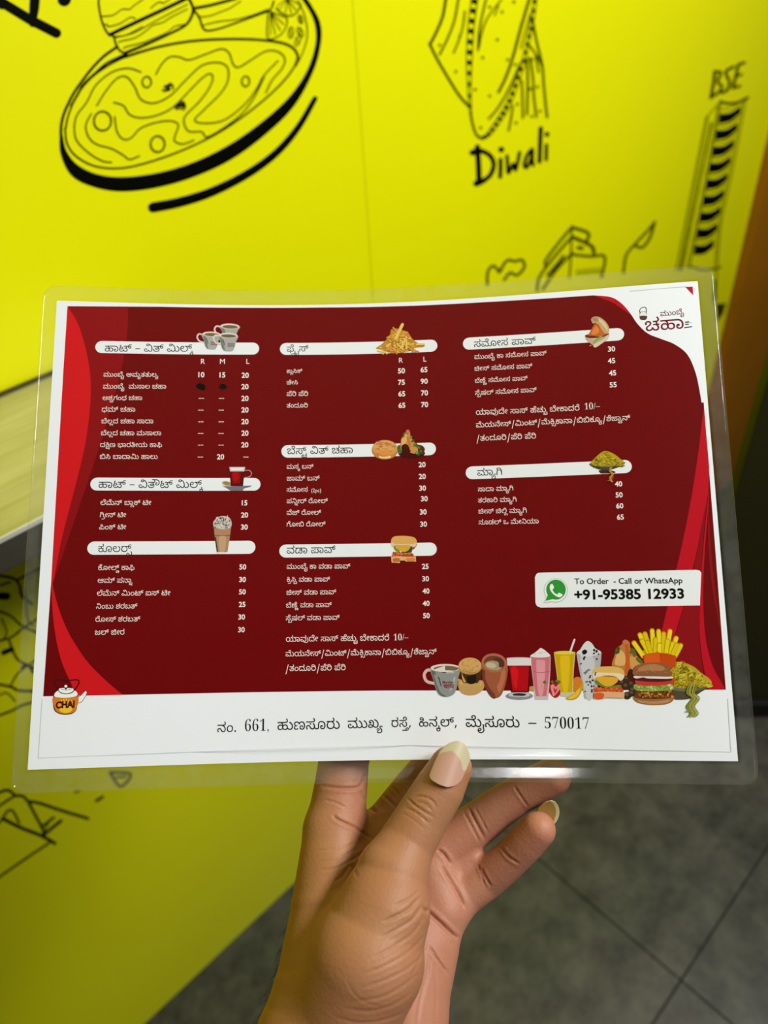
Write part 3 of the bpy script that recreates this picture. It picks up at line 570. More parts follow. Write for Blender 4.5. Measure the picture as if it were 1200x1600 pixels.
    32: '150,-3 -19,0* -25,21* 0,19 0,15* 19,21* 15,0 14,0* 15,-13* 0,-10 0,-4* -1,-8* -2,-3 -17,1 1,2* 0,4* 0,2 0,6* -5,6* -5,0 -6,0* -9,-10* 0,-8 0,-10* 12,-12* 14,0 10,0* 15,9* 9,21* 0,17 0,2 0,17* -9,25* -18,14* -12,0 -15,0* -17,-17* -2,-15 -19,0 -2,17* -19,15* -15,0 -14,0* -13,-13* 0,-10 0,-4* 3,-9* 3,-3 4,-3* 12,-5* 11,0 4,0 0,-17 -7,0 -11,0* -11,-3* -4,-3 -3,-3* -3,-8* 0,-4 0,-8* 10,-12* 10,0 8,0* 12,5* 7,5 12,-15 -8,-6* -20,-8* -11,0 -21,0* -19,21* 0,15 0,9* 6,13* 13,10* 10,3 -1,-6 -9,4* -12,12* -6,14* 0,8 0,12* 12,18* 21,11* 14,0 18,0* 23,-14* 9,-15 -7,0 5,10* 14,12* 18,7* 11,0 19,0* 26,-19* 14,-35* 0,-23 0,-14* -7,-25* -13,-18* -21,-10*',
    33: '54,-3 -14,0* -18,11* -10,17* 0,9 0,11* 8,15* 16,14* 11,6 9,6* 12,12* 0,8 0,5* -4,7* -9,4* -7,0 -11,0* -10,-9* 0,-7 0,-4* 2,-8* 3,-3 -18,-8 -4,6* -4,13* 0,6 0,8* 10,16* 18,9* 14,0 15,0* 18,-11* 7,-16* 0,-8 0,-9* -8,-15* -14,-12* -10,-6 -12,-8* -11,-12* 0,-9 0,-9* 13,-9* 10,0 16,0* 16,17* 1,15 19,0 2,-17* 18,-15* 12,0 14,0* 16,19* 0,16 0,17* -12,27* -24,19* -15,4 34,1 12,-7* 17,-20* 9,-24* 0,-15 0,-17* -12,-26* -23,-14* -17,0 -9,0* -16,6* -13,13* -6,10 8,0 -6,-11* -14,-13* -17,-5*|87,-36 2,40 19,0 2,-40|108,118 0,20 56,0 0,-20',
    34: '82,-3 -21,0* -32,15* -19,30* 0,22 0,14* 8,22* 14,16* 10,6 4,-4 -36,0 0,20 90,0 13,0* 11,2* 3,2 3,3* 2,6* 0,3 0,9* -8,15* -8,9 16,11 12,-14* 8,-20* 0,-11 0,-5* -4,-14* -6,-5 -3,-3* -9,-5* -6,-1 -1,2 9,-6* 14,-16* 6,-22* 0,-14 0,-20* -16,-30* -32,-17*|82,17 17,0* 22,14* 11,23* 0,14 0,16* -13,23* -23,12* -14,0 -16,0* -22,-13* -13,-22* 0,-16 0,-24* 28,-27*',
    35: '76,-3 -17,0* -26,8* -17,15* -9,19* 0,11 0,4* 1,8* 1,3 19,-3 0,-2* 0,-5* 0,-3 0,-6* 4,-13* 11,-10* 19,-6* 14,0 16,0* 20,6* 11,11* 4,12* 0,5 0,6* -3,11* -4,4 0,1* -2,1* -1,1 -5,4* -13,5* -9,0 -11,0* -9,-6* 0,-5 0,-5* 8,-4* 8,0 9,0* 12,7* 6,17* 0,13 0,13* -8,22* -15,17* -18,9* -12,0 -8,0* -9,-7* 0,-6 0,-6* 8,-7* 7,0 9,0* 13,10* 2,14 18,-2 -2,-14* -12,-17* -17,-8* -10,0 -11,0* -16,7* -8,14* 0,10 0,12* 20,18* 16,0 17,0* 27,-14* 19,-22* 10,-28* 0,-15 0,-7* -1,-12* -2,-5 0,-1* -1,-2* -1,-2* 0,-1 -6,-13* -23,-13* -14,0 -17,0* -18,15* 0,14 0,8* 8,12* 16,8* 13,0 11,0* 18,-6* 6,-4 2,-2 11,-6* 10,-21* 0,-11 0,-13* -8,-20* -17,-15* -26,-7*',
    36: '96,108 0,-11* -10,-17* -20,-10* -14,0 -14,0* -19,11* -5,6 6,17 2,-3* 8,-8* 12,-6* 8,0 13,0* 12,11* 0,9 0,8* -8,8* -9,0 -8,0* -13,-9* -8,-18* 0,-12 0,-3 0,-17* 13,-24* 22,-18* 14,-6 -10,-19 -18,8* -26,24* -15,31* 0,21 0,18* 13,27* 22,15* 15,0 12,0* 16,-9* 9,-14*',
    37: '77,-3 -19,0* -25,13* -16,22* -7,25* 0,13 0,20* 16,32* 30,19* 20,0 19,0* 26,-13* 15,-22* 7,-25* 0,-12 0,-21* -17,-33* -29,-18*|76,17 14,0* 21,12* 11,24* 0,17 0,15* -10,23* -20,13* -16,0 -13,0* -21,-11* -12,-24* 0,-17 0,-17* 12,-23* 20,-12*|180,-3 -19,0* -28,19* -11,15 12,13 11,-13* 22,-14* 13,0 16,0* 16,19* 0,16 0,17* -12,27* -24,19* -15,4 35,1 12,-7* 16,-19* 9,-25* 0,-15 0,-10* -5,-20* -12,-17* -21,-10*|272,-3 -19,0* -28,19* -12,15 13,13 10,-13* 22,-14* 15,0 15,0* 16,19* 0,16 0,18* -12,26* -22,20* -15,6 11,19 17,-8* 27,-25* 15,-34* 0,-20 0,-16* -12,-26* -23,-15*|231,153 0,-5* -4,-14* -7,-5 -6,-5* -17,-6* -15,0 -32,0 0,20 28,0 14,0* 10,2* 3,2 3,3* 2,6* 0,3 0,9* -8,15* -8,9 16,11 12,-14* 9,-20*',
    38: '71,-3 -18,0* -25,11* -14,21* 0,14 0,8* 6,14* 10,11* 8,4 4,-3 -33,-1 0,18 52,0 3,2* 4,6* 0,4 0,4* -3,6* -2,3 11,3 9,-3 2,-3* 2,-8* 0,-2 0,-4* -1,-6* -2,-2 51,0 0,-18 -34,1 4,3 7,-3* 11,-11* 6,-14* 0,-8 0,-14* -13,-21* -26,-12*|72,16 20,0* 17,18* 0,12 0,9* -9,14* -16,7* -12,0 -13,0* -17,-7* -8,-14* 0,-9 0,-13* 19,-17*|9,118 0,20 97,0 0,-20',
    39: '56,-3 -14,0* -22,11* -13,20* 0,14 0,11* 9,17* 17,11* 12,0 13,0* 16,-13* 0,-10 0,-4* -1,-8* -2,-3 -17,1 1,2* 1,5* 0,1 0,6* -6,6* -6,0 -7,0* -11,-11* 0,-11 0,-11* 16,-14* 16,0 17,0* 16,17* 1,15 20,0 1,-17* 17,-15* 12,0 9,0* 11,8* 5,14* 0,9 0,11* -9,24* -12,14 18,12 11,-13* 13,-29* 0,-17 0,-18* -13,-24* -20,-11* -11,0 -13,0* -16,7* -11,12* -6,9 8,1 -6,-12* -15,-12* -18,-5*|90,-36 2,40 20,0 2,-40|84,88 -11,0* -17,6* -6,2 10,16 6,-4* 11,-3* 7,0 6,0* 12,4* 7,10* 0,10 0,5 0,8* -7,12* -12,7* -8,0 -8,0* -8,-7* 0,-5 0,-5* 5,-6* 7,-2* 2,0 12,0* 14,10* 5,8 8,-12 -3,-4* -10,-11* -15,-7* -11,0 -8,0* -16,6* -9,12* 0,10 0,12* 19,18* 16,0 15,0* 19,-12* 11,-22* 0,-12 0,-15* -11,-19* -19,-10*',
    40: '54,-3 -14,0* -18,11* -10,17* 0,9 0,11* 8,15* 16,14* 11,6 9,6* 12,12* 0,8 0,5* -4,7* -9,4* -7,0 -11,0* -10,-9* 0,-7 0,-4* 2,-8* 3,-3 -18,-8 -4,6* -4,13* 0,6 0,8* 10,16* 18,9* 14,0 15,0* 18,-11* 7,-16* 0,-8 0,-9* -8,-15* -14,-12* -10,-6 -12,-8* -11,-12* 0,-9 0,-9* 13,-9* 10,0 16,0* 16,17* 1,15 19,0 2,-17* 18,-15* 12,0 12,0* 15,13* 7,25* 0,19 0,18* -8,35* -16,29* -22,17* -13,0 -8,0* -9,-7* 0,-6 0,-6* 8,-7* 7,0 9,0* 14,11* 1,12 18,-1 -3,-21* -22,-18* -16,0 -8,0* -13,4* -9,8* -5,11* 0,7 0,13* 20,18* 17,0 18,0* 29,-19* 21,-32* 10,-42* 0,-24 0,-29* -14,-34* -24,-14* -16,0 -10,0* -16,6* -13,13* -6,10 8,0 -6,-11* -14,-13* -17,-5*',
    41: '120,-3 -13,0* -17,10* -12,16* -5,8 -6,11* -9,11* -8,4* -5,0 -9,0* -9,-11* 0,-9 0,-8* 7,-17* 6,-8 -20,-8 -5,8* -8,22* 0,10 0,12* 10,18* 17,10* 11,0 10,0* 15,-6* 11,-13* 6,-10 5,-10* 10,-13* 12,-7* 8,0 12,0* 12,18* 0,13 0,12* -8,23* -12,14 16,12 12,-13* 13,-28* 0,-17 0,-26* -25,-28*|74,88 -11,0* -17,6* -6,2 10,16 6,-4* 11,-3* 7,0 7,0* 11,4* 7,10* 0,10 0,5 0,8* -7,12* -12,7* -7,0 -9,0* -8,-7* 0,-5 0,-5* 5,-6* 7,-2* 2,0 12,0* 14,10* 5,8 8,-12 -3,-4* -10,-11* -14,-7* -12,0 -8,0* -16,6* -9,12* 0,10 0,12* 19,18* 17,0 14,0* 20,-12* 10,-22* 0,-12 0,-15* -11,-19* -19,-10*',
    42: '54,-3 -14,0* -18,11* -10,17* 0,9 0,11* 8,15* 16,14* 11,6 9,6* 12,12* 0,8 0,5* -4,7* -9,4* -7,0 -11,0* -10,-9* 0,-7 0,-4* 2,-8* 3,-3 -18,-8 -4,6* -4,13* 0,6 0,8* 10,16* 18,9* 14,0 15,0* 18,-11* 7,-16* 0,-8 0,-9* -8,-15* -14,-12* -10,-6 -12,-8* -11,-12* 0,-9 0,-9* 13,-9* 10,0 16,0* 16,17* 1,15 19,0 2,-17* 18,-15* 12,0 14,0* 16,19* 0,16 0,17* -12,27* -24,19* -15,4 34,1 12,-7* 17,-20* 9,-24* 0,-15 0,-17* -12,-26* -23,-14* -17,0 -9,0* -16,6* -13,13* -6,10 8,0 -6,-11* -14,-13* -17,-5*|108,118 0,20 56,0 0,-20',
    43: '77,-3 -17,0* -26,8* -17,15* -9,19* 0,11 0,4* 1,8* 1,3 20,-3 -1,-2* -1,-5* 0,-3 0,-6* 5,-13* 11,-10* 18,-6* 15,0 15,0* 21,6* 11,11* 4,12* 0,5 0,6* -3,11* -3,4 -1,1* -2,1* -1,1 -5,4* -13,5* -10,0 -10,0* -9,-6* 0,-4 0,-5* 8,-5* 8,0 9,0* 11,6* 6,12* 0,8 0,10* -10,13* -13,7* -6,2 30,1 8,-5* 9,-18* 0,-11 0,-2* 0,-4* 0,-1 -2,-7 -3,-11* -14,-12* -17,-7* -9,0 -16,0* -19,15* 0,13 0,8* 7,12* 17,7* 13,0 9,0* 16,-3* 6,-3 1,0* 1,-1* 2,-1* 1,0 11,-7* 11,-21* 0,-12 0,-13* -8,-20* -17,-15* -26,-7*|10,118 0,20 108,0 0,-20',
    44: '7,152 0,-8* -4,-12* -5,-4 -4,-5* -17,-5* -12,0 -27,0 0,20 21,0 9,0* 10,2* 4,2 2,2* 3,6* 0,4 0,4* -3,12* -6,7 21,2 3,-5* 5,-14*|101,118 0,-20* -13,-28* -24,-15* -16,0 -14,0* -19,11* -10,18* 0,10 0,12* 8,14* 13,7* 7,0 9,0* 10,-9* 0,-8 0,-6* -8,-9* -6,0 -6,0* -8,7* 0,8 2,0 -2,-3* -1,-7* 0,-4 0,-9* 11,-13* 14,0 10,0* 15,10* 7,19* 0,15 0,14* -6,21* -8,7 -4,6* -13,6* -20,4* -15,0 -81,0 0,20 86,0 16,0* 24,-6* 17,-10* 7,-7 9,-9* 9,-28*',
    45: '95,-3 -27,0* -39,21* -20,36* 0,23 0,20* 13,28* 23,16* 15,0 12,0* 16,-8* 8,-15* 0,-11 0,-11* -10,-16* -19,-10* -14,0 -5,0* -10,2* -8,3* -3,2 3,18 2,-2* 7,-3* 8,-3* 5,0 13,0* 12,11* 0,9 0,8* -9,8* -8,0 -8,0* -14,-9* -9,-20* 0,-18 0,-16* 15,-27* 30,-16* 22,0 21,0* 30,13* 15,24* 0,16 0,18* -20,28* -16,8 12,12 15,-6* 19,-20* 11,-25* 0,-15 0,-20* -18,-33* -39,-20*|110,118 0,20 12,0 17,0* 15,4* 4,4 2,3* 3,9* 0,5 0,10* -13,12* -10,0 -10,0* -14,-11* 0,-7 0,-1* 0,-3* 1,-1 -7,10 2,0* 4,1* 2,0 6,0* 8,-5* 0,-6 0,-5* -8,-7* -6,0 -10,0* -7,13* 0,7 0,8* 9,15* 18,9* 13,0 13,0* 19,-10* 10,-20* 0,-12 0,-9* -6,-15* -6,-6 -4,-4* -13,-5* -17,-3* -10,0',
    46: '56,-3 -14,0* -22,11* -12,20* 0,14 0,11* 9,17* 17,11* 12,0 13,0* 16,-13* 0,-10 0,-4* -1,-8* -2,-3 -17,1 0,2* 1,5* 0,1 0,6* -6,6* -5,0 -8,0* -10,-11* 0,-11 0,-11* 15,-14* 16,0 18,0* 16,17* 1,15 19,0 1,-17* 17,-15* 12,0 14,0* 12,18* 0,13 0,14* -11,25* -17,19* -20,12* -10,1 38,2 12,-8* 18,-22* 10,-27* 0,-14 0,-18* -12,-24* -20,-11* -12,0 -12,0* -16,7* -12,12* -5,9 8,1 -7,-12* -14,-12* -18,-5*|8,118 0,20 119,0 17,0* 15,4* 3,4 4,3* 2,9* 0,5 0,10* -13,12* -11,0 -9,0* -13,-11* 0,-7 0,-1* 0,-3* 0,-1 -8,10 3,0* 5,1* 1,0 7,0* 6,-5* 0,-6 0,-5* -7,-7* -7,0 -8,0* -8,13* 0,7 0,8* 9,15* 18,9* 13,0 13,0* 19,-10* 10,-20* 0,-12 0,-9* -6,-15* -6,-6 -4,-4* -13,-5* -17,-3* -10,0|227,-3 -19,0* -28,19* -12,15 13,13 11,-13* 21,-14* 15,0 15,0* 16,19* 0,16 0,18* -12,26* -22,20* -15,6 11,19 17,-8* 26,-25* 16,-34* 0,-20 0,-16* -12,-26* -23,-15*',
    47: '121,-3 -13,0* -18,10* -12,16* -4,8 -7,11* -9,11* -8,4* -4,0 -9,0* -9,-11* 0,-9 0,-8* 7,-17* 5,-8 -19,-8 -6,8* -7,22* 0,10 0,12* 10,18* 17,10* 10,0 16,0* 18,-14* 8,-15 6,-10* 9,-13* 12,-7* 9,0 13,0* 11,18* 0,13 0,17* -15,30* -25,20* -15,3 -84,0 0,20 132,0 0,-20 -14,0 1,2 13,-8* 18,-21* 9,-27* 0,-14 0,-25* -24,-28*|216,74 -18,0* -21,23* 0,21 0,2 0,17* 13,24* 23,13* 15,0 10,0* 15,-4* 5,-4 -10,-16 -6,4* -10,2* -6,0 -8,0* -14,-6* -8,-16* 0,-14 0,-3 0,-12* 10,-14* 10,0 6,0* 9,5* 0,8 0,3* -3,5* -2,2 -3,3* -8,1* -7,0 -72,0 0,20 69,0 12,0* 17,-4* 6,-6 5,-4* 5,-12* 0,-8 0,-15* -20,-15*',
    48: '71,-3 -18,0* -25,11* -14,21* 0,14 0,8* 6,14* 10,11* 8,4 4,-3 -33,-1 0,18 52,0 3,2* 4,6* 0,4 0,4* -3,6* -2,3 11,3 9,-3 2,-3* 2,-8* 0,-2 0,-4* -1,-6* -2,-2 51,0 0,-18 -34,1 4,3 7,-3* 11,-11* 6,-14* 0,-8 0,-14* -13,-21* -26,-12*|72,16 20,0* 17,18* 0,12 0,9* -9,14* -16,7* -12,0 -13,0* -17,-7* -8,-14* 0,-9 0,-13* 19,-17*|9,118 0,20 97,0 0,-20|182,74 -18,0* -21,23* 0,21 0,2 0,17* 13,24* 23,13* 15,0 10,0* 15,-4* 5,-4 -10,-16 -6,4* -10,2* -6,0 -8,0* -14,-6* -8,-16* 0,-14 0,-3 0,-12* 10,-14* 10,0 6,0* 9,5* 0,8 0,3* -3,5* -2,2 -3,3* -8,1* -7,0 -72,0 0,20 69,0 12,0* 17,-4* 6,-6 5,-4* 5,-12* 0,-8 0,-15* -20,-15*',
    49: '61,-3 -11,0* -19,7* -14,15* -7,21* 0,14 0,18* 12,28* 23,16* 16,0 10,0* 15,-8* 9,-13* 0,-9 0,-10* -9,-15* -19,-9* -13,0 -13,0* -18,11* -5,5 6,17 3,-5* 14,-10* 11,0 12,0* 11,8* 0,6 0,7* -8,7* -7,0 -10,0* -14,-12* -6,-20* 0,-12 0,-3 0,-10* 5,-13* 9,-8* 12,-3* 7,0 17,0* 16,18* 2,14 20,0 1,-17* 18,-15* 12,0 14,0* 12,14* 0,9 0,10* -9,15* -16,10* -8,2 18,13 12,-6* 16,-14* 7,-19* 0,-12 0,-18* -21,-24* -24,0 -10,0* -17,6* -13,13* -6,10 8,0 -7,-11* -15,-13* -18,-5*|47,103 -13,4* -13,18* 0,9 0,8* 8,12* 18,9* 15,0 2,-19 -12,0* -11,-7* 0,-6 0,-5* 10,-9* 11,-3|124,76 0,19 24,0 11,4* 17,18* 0,15 0,2 0,8* -7,12* -12,7* -7,0 -8,0* -9,-7* 0,-5 0,-5* 5,-6* 7,-2* 3,0 11,0* 14,10* 5,8 8,-12 -3,-4* -9,-11* -15,-7* -11,0 -9,0* -15,6* -10,12* 0,10 0,12* 20,18* 16,0 14,0* 20,-12* 10,-22* 0,-12 0,-10* -5,-18* -12,-14* -19,-11* -14,-3',
    50: '81,118 -11,0* -15,-10* -11,-16* -3,-11 -2,-6* -3,-16* -1,-19* 0,-12 0,-28 -23,0 0,31 0,17* 5,31* 10,26* 9,9 1,-7 -5,5* -9,13* -5,14* 0,7 0,15* 13,17* 21,8* 12,0 20,0* 27,-14* 10,-11 12,-13* 12,-34* 5,-42* 0,-28 0,-44 -23,0 0,28 0,12* -2,21* -3,17* -2,6 -6,16* -18,18*|81,138 16,0* 23,-18* 9,-20 1,0 -4,19* -17,30* -25,17* -18,0 -15,0* -13,-11* 0,-9 0,-8* 7,-12* 7,-6 -10,1 8,8* 20,9*',
    51: '32,-14 0,-20* -22,-27* -37,-13* -25,0 -10,0* -21,3* -10,2 5,17 8,-2* 18,-2* 10,0 33,0* 31,23* 0,19 0,9* -6,14* -4,6 18,9 7,-10* 5,-20*',
    52: '56,-3 -14,0* -22,11* -13,20* 0,14 0,11* 9,17* 17,11* 12,0 13,0* 16,-13* 0,-10 0,-4* -1,-8* -2,-3 -17,1 1,2* 1,5* 0,1 0,6* -6,6* -6,0 -7,0* -11,-11* 0,-11 0,-11* 16,-14* 16,0 17,0* 16,17* 1,15 20,0 1,-17* 17,-15* 12,0 9,0* 11,8* 5,14* 0,9 0,11* -9,24* -12,14 18,12 11,-13* 13,-29* 0,-17 0,-18* -13,-24* -20,-11* -11,0 -13,0* -16,7* -11,12* -6,9 8,1 -6,-12* -15,-12* -18,-5*|84,88 -11,0* -17,6* -6,2 10,16 6,-4* 11,-3* 7,0 6,0* 12,4* 7,10* 0,10 0,5 0,8* -7,12* -12,7* -8,0 -8,0* -8,-7* 0,-5 0,-5* 5,-6* 7,-2* 2,0 12,0* 14,10* 5,8 8,-12 -3,-4* -10,-11* -15,-7* -11,0 -8,0* -16,6* -9,12* 0,10 0,12* 19,18* 16,0 15,0* 19,-12* 11,-22* 0,-12 0,-15* -11,-19* -19,-10*',
    53: '71,-3 -18,0* -25,11* -14,21* 0,14 0,8* 6,14* 10,11* 8,4 4,-3 -33,-1 0,18 52,0 3,2* 4,6* 0,4 0,4* -3,6* -2,3 11,3 9,-3 2,-3* 2,-8* 0,-2 0,-4* -1,-6* -2,-2 51,0 0,-18 -34,1 4,3 7,-3* 11,-11* 6,-14* 0,-8 0,-14* -13,-21* -26,-12*|72,16 20,0* 17,18* 0,12 0,9* -9,14* -16,7* -12,0 -13,0* -17,-7* -8,-14* 0,-9 0,-13* 19,-17*|9,118 0,20 75,0 13,0* 11,2* 2,2 4,3* 2,6* 0,3 0,9* -8,15* -8,9 16,11 12,-14* 8,-20* 0,-11 0,-5* -4,-14* -6,-5 -6,-5* -18,-6* -14,0',
    54: '22,-3 -16,0* -25,17* -11,14 13,14 10,-13* 19,-12* 10,0 12,0* 10,12* 0,10 0,9* -2,14* 0,12* 0,7 0,19* 16,26* 28,15* 18,0 19,0* 27,-13* 18,-22* 9,-30* 0,-16 0,-20* -13,-28* -23,-15* -17,0 -14,0* -19,11* -10,18* 0,11 0,11* 8,14* 13,8* 7,0 9,0* 10,-10* 0,-7 0,-7* -8,-8* -6,0 -6,0* -8,7* 0,7 2,1 -2,-4* -1,-6* 0,-4 0,-9* 11,-14* 14,0 10,0* 15,10* 7,19* 0,14 0,17* -10,28* -23,17* -18,0 -13,0* -20,-10* -10,-19* 0,-14 0,-8* 1,-11* 1,-12* 0,-8 0,-15* -12,-18* -19,-9*',
    55: '82,-3 -21,0* -32,15* -19,30* 0,22 0,14* 8,22* 14,16* 10,6 4,-4 -36,0 0,20 116,0 0,-20 -3,0 0,3 10,-6* 13,-16* 6,-21* 0,-14 0,-20* -16,-30* -32,-17*|82,17 17,0* 22,14* 11,23* 0,14 0,16* -13,23* -23,12* -14,0 -16,0* -22,-13* -13,-22* 0,-16 0,-24* 28,-27*|201,74 -17,0* -22,23* 0,21 0,2 0,17* 13,24* 23,13* 15,0 10,0* 15,-4* 6,-4 -11,-16 -5,4* -11,2* -6,0 -8,0* -14,-6* -8,-16* 0,-14 0,-3 0,-12* 11,-14* 10,0 6,0* 8,5* 0,8 0,3* -2,5* -2,2 -4,3* -8,1* -7,0 -71,0 0,20 68,0 12,0* 18,-4* 5,-6 5,-4* 5,-12* 0,-8 0,-15* -19,-15*',
    56: '1,-82 -11,0* -14,7* -10,11* -4,6 -7,11* -9,7* -5,0 -7,0* -6,-8* 0,-6 0,-6* 5,-11* 4,-6 -17,-6 -5,6* -6,15* 0,8 0,13* 18,17* 13,0 13,0* 15,-12* 7,-10 5,-6* 8,-10* 8,-4* 5,0 9,0* 8,8* 2,13* 0,5 0,11* -9,27* -9,11 17,8 6,-8* 9,-19* 5,-19* 0,-11 0,-15* -10,-19* -17,-8*',
    57: '71,-3 -18,0* -25,11* -14,21* 0,14 0,8* 6,14* 10,11* 8,4 4,-3 -33,-1 0,18 52,0 3,2* 4,6* 0,4 0,4* -3,6* -2,3 11,3 9,-3 2,-3* 2,-8* 0,-2 0,-4* -1,-6* -2,-2 51,0 0,-18 -34,1 4,3 7,-3* 11,-11* 6,-14* 0,-8 0,-14* -13,-21* -26,-12*|72,16 20,0* 17,18* 0,12 0,9* -9,14* -16,7* -12,0 -13,0* -17,-7* -8,-14* 0,-9 0,-13* 19,-17*|9,118 0,20 66,0 17,0* 14,4* 4,4 3,3* 2,9* 0,5 0,10* -13,12* -10,0 -10,0* -13,-11* 0,-7 0,-1* 0,-3* 0,-1 -7,10 2,0* 5,1* 2,0 6,0* 7,-5* 0,-6 0,-5* -8,-7* -6,0 -9,0* -8,13* 0,7 0,8* 9,15* 18,9* 13,0 13,0* 19,-10* 11,-20* 0,-12 0,-9* -6,-15* -6,-6 -5,-4* -13,-5* -16,-3* -10,0',
    58: '-57,-92 -9,0* -12,8* -7,15* 0,9 0,17* 17,20* 25,9* 13,0 26,0* 28,-19* 0,-14 -2,3 4,-4* 3,-9* 0,-7 0,-8* -8,-13* -13,-7* -9,0 -11,0* -13,7* -5,9 1,0 -5,-9* -14,-7*|-54,-76 7,0* 7,8* 2,6 17,0 2,-7* 9,-7* 8,0 4,0* 7,3* 4,6* 0,5 0,1* 0,2* 0,1 3,-5 -4,-3* -8,-2* -5,0 -9,0* -12,8* 0,10 0,5* 6,7* 10,4* 5,0 1,0* 3,0* 1,0 -4,-1 -4,3* -13,2* -7,0 -5,0 -19,0* -19,-17* 0,-12 0,-9* 7,-8*|0,-55 3,0* 5,2* 2,3 -2,2* -5,2* -3,0 -4,0* -2,-3* 0,-1 0,-2* 2,-3*',
    59: '109,-3 -33,0* -45,21* -22,36* 0,24 0,20* 14,28* 23,15* 14,0 12,0* 16,-8* 8,-15* 0,-11 0,-11* -10,-16* -19,-10* -14,0 -9,0* -14,5* -11,8* -3,4 6,17 2,-4* 8,-7* 12,-6* 8,0 13,0* 12,11* 0,8 0,8* -9,9* -8,0 -14,0* -17,-23* 0,-21 0,-1 0,-12* 9,-22* 19,-17* 31,-10* 22,0 24,0* 29,9* 14,16* 0,9 0,7* -8,8* -7,3 -1,0* -2,4* -1,0 -16,6* -19,17* 0,14 0,15* 22,16* 17,0 14,0* 18,-11* 9,-16* 0,-9 0,-11* -13,-18* -8,-5 -8,-6* -20,-5* -16,0 -51,0 0,19 69,0 7,1* 11,7* 8,11* 0,7 0,8* -10,11* -10,0 -9,0* -10,-9* 0,-7 0,-8* 13,-11* 11,-5 4,-1* 8,-3* 3,-3 7,-5* 8,-13* 0,-10 0,-10* -8,-18* -20,-15* -34,-9*',
    60: '56,-3 -14,0* -22,11* -12,20* 0,14 0,11* 9,17* 17,11* 12,0 13,0* 16,-13* 0,-10 0,-4* -1,-8* -2,-3 -17,1 0,2* 1,5* 0,1 0,6* -6,6* -5,0 -8,0* -10,-11* 0,-11 0,-11* 15,-14* 16,0 18,0* 16,17* 1,15 19,0 1,-17* 17,-15* 12,0 10,0* 10,8* 6,14* 0,9 0,11* -10,24* -12,14 18,12 12,-13* 12,-29* 0,-17 0,-18* -12,-24* -20,-11* -12,0 -12,0* -16,7* -12,12* -5,9 8,1 -7,-12* -14,-12* -18,-5*|100,74 -6,0* -8,9* 0,6 0,6* 8,9* 6,0 6,0* 9,-9* 0,-6 0,-6* -9,-9*|8,118 0,20 127,0 14,0* 11,2* 2,2 4,3* 2,6* 0,3 0,9* -8,15* -8,9 16,11 12,-14* 8,-20* 0,-11 0,-5* -4,-14* -6,-5 -6,-5* -18,-6* -14,0',
    61: '121,-3 -13,0* -18,10* -12,16* -4,8 -7,11* -9,11* -8,4* -4,0 -9,0* -9,-11* 0,-9 0,-8* 7,-17* 5,-8 -19,-8 -6,8* -7,22* 0,10 0,12* 10,18* 17,10* 10,0 16,0* 18,-14* 8,-15 6,-10* 9,-13* 12,-7* 9,0 13,0* 11,18* 0,13 0,17* -15,30* -25,20* -15,3 -84,0 0,20 132,0 0,-20 -14,0 1,2 13,-8* 18,-21* 9,-27* 0,-14 0,-25* -24,-28*',
    62: '-45,-16 12,0* 15,-8* 14,-18* 8,-14 4,-7* 6,-8* 8,-3* 6,0 2,0* 6,0* 1,1 3,-17 -2,-1* -7,-1* -3,0 -9,0* -14,6* -10,12* -5,10 -6,10* -10,14* -11,7* -7,0 -8,0* -8,-7* 0,-6 0,-4* 4,-8* 10,-5* 8,0 16,0* 22,11* 10,19* 0,11 0,9* -4,16* -3,6 16,8 5,-7* 5,-20* 0,-9 0,-16* -12,-23* -20,-14* -24,-7* -12,0 -14,0* -18,9* -8,15* 0,9 0,14* 19,16*',
    63: '144,-3 -12,0* -16,7* -11,12* -5,10 8,0 -7,-12* -15,-12* -18,-5* -11,0 -14,0* -22,11* -13,20* 0,14 0,11* 10,17* 16,11* 12,0 14,0* 16,-13* 0,-10 0,-4* -2,-8* -2,-3 -16,1 0,2* 1,5* 0,1 0,6* -6,6* -5,0 -8,0* -10,-11* 0,-11 0,-11* 15,-14* 16,0 17,0* 16,17* 2,15 19,0 1,-17* 18,-15* 10,0 16,0* 13,23* 0,23 0,17* -9,26* -16,15* -12,0 -8,0* -13,-8* -7,-12* -2,-8 -19,0 -3,13* -16,15* -13,0 -11,0* -9,-9* 0,-7 0,-3* 1,-6* 1,-2 -20,-5 -1,3* -2,9* 0,5 0,16* 22,19* 18,0 10,0* 16,-5* 13,-12* 5,-8 -2,0 8,13* 22,12* 12,0 16,0* 25,-18* 14,-35* 0,-25 0,-24* -13,-29* -22,-13*',
    64: '121,-3 -13,0* -18,10* -12,16* -4,8 -7,11* -9,11* -8,4* -4,0 -9,0* -9,-11* 0,-9 0,-8* 7,-17* 5,-8 -19,-8 -6,8* -7,22* 0,10 0,12* 10,18* 17,10* 10,0 11,0* 14,-6* 12,-13* 5,-10 6,-10* 10,-13* 11,-7* 8,0 13,0* 12,18* 0,13 0,12* -9,23* -12,14 17,12 12,-13* 13,-28* 0,-17 0,-26* -25,-28*|85,79 -6,0* -8,8* 0,7 0,6* 8,8* 6,0 7,0* 8,-8* 0,-6 0,-7* -8,-8*|8,118 0,20 132,0 0,-20|215,74 -17,0* -21,23* 0,21 0,2 0,17* 13,24* 22,13* 16,0 9,0* 15,-4* 6,-4 -11,-16 -5,4* -11,2* -6,0 -8,0* -13,-6* -8,-16* 0,-14 0,-3 0,-12* 10,-14* 10,0 6,0* 8,5* 0,8 0,3* -2,5* -2,2 -3,3* -8,1* -7,0 -72,0 0,20 69,0 11,0* 18,-4* 6,-6 4,-4* 5,-12* 0,-8 0,-15* -19,-15*',
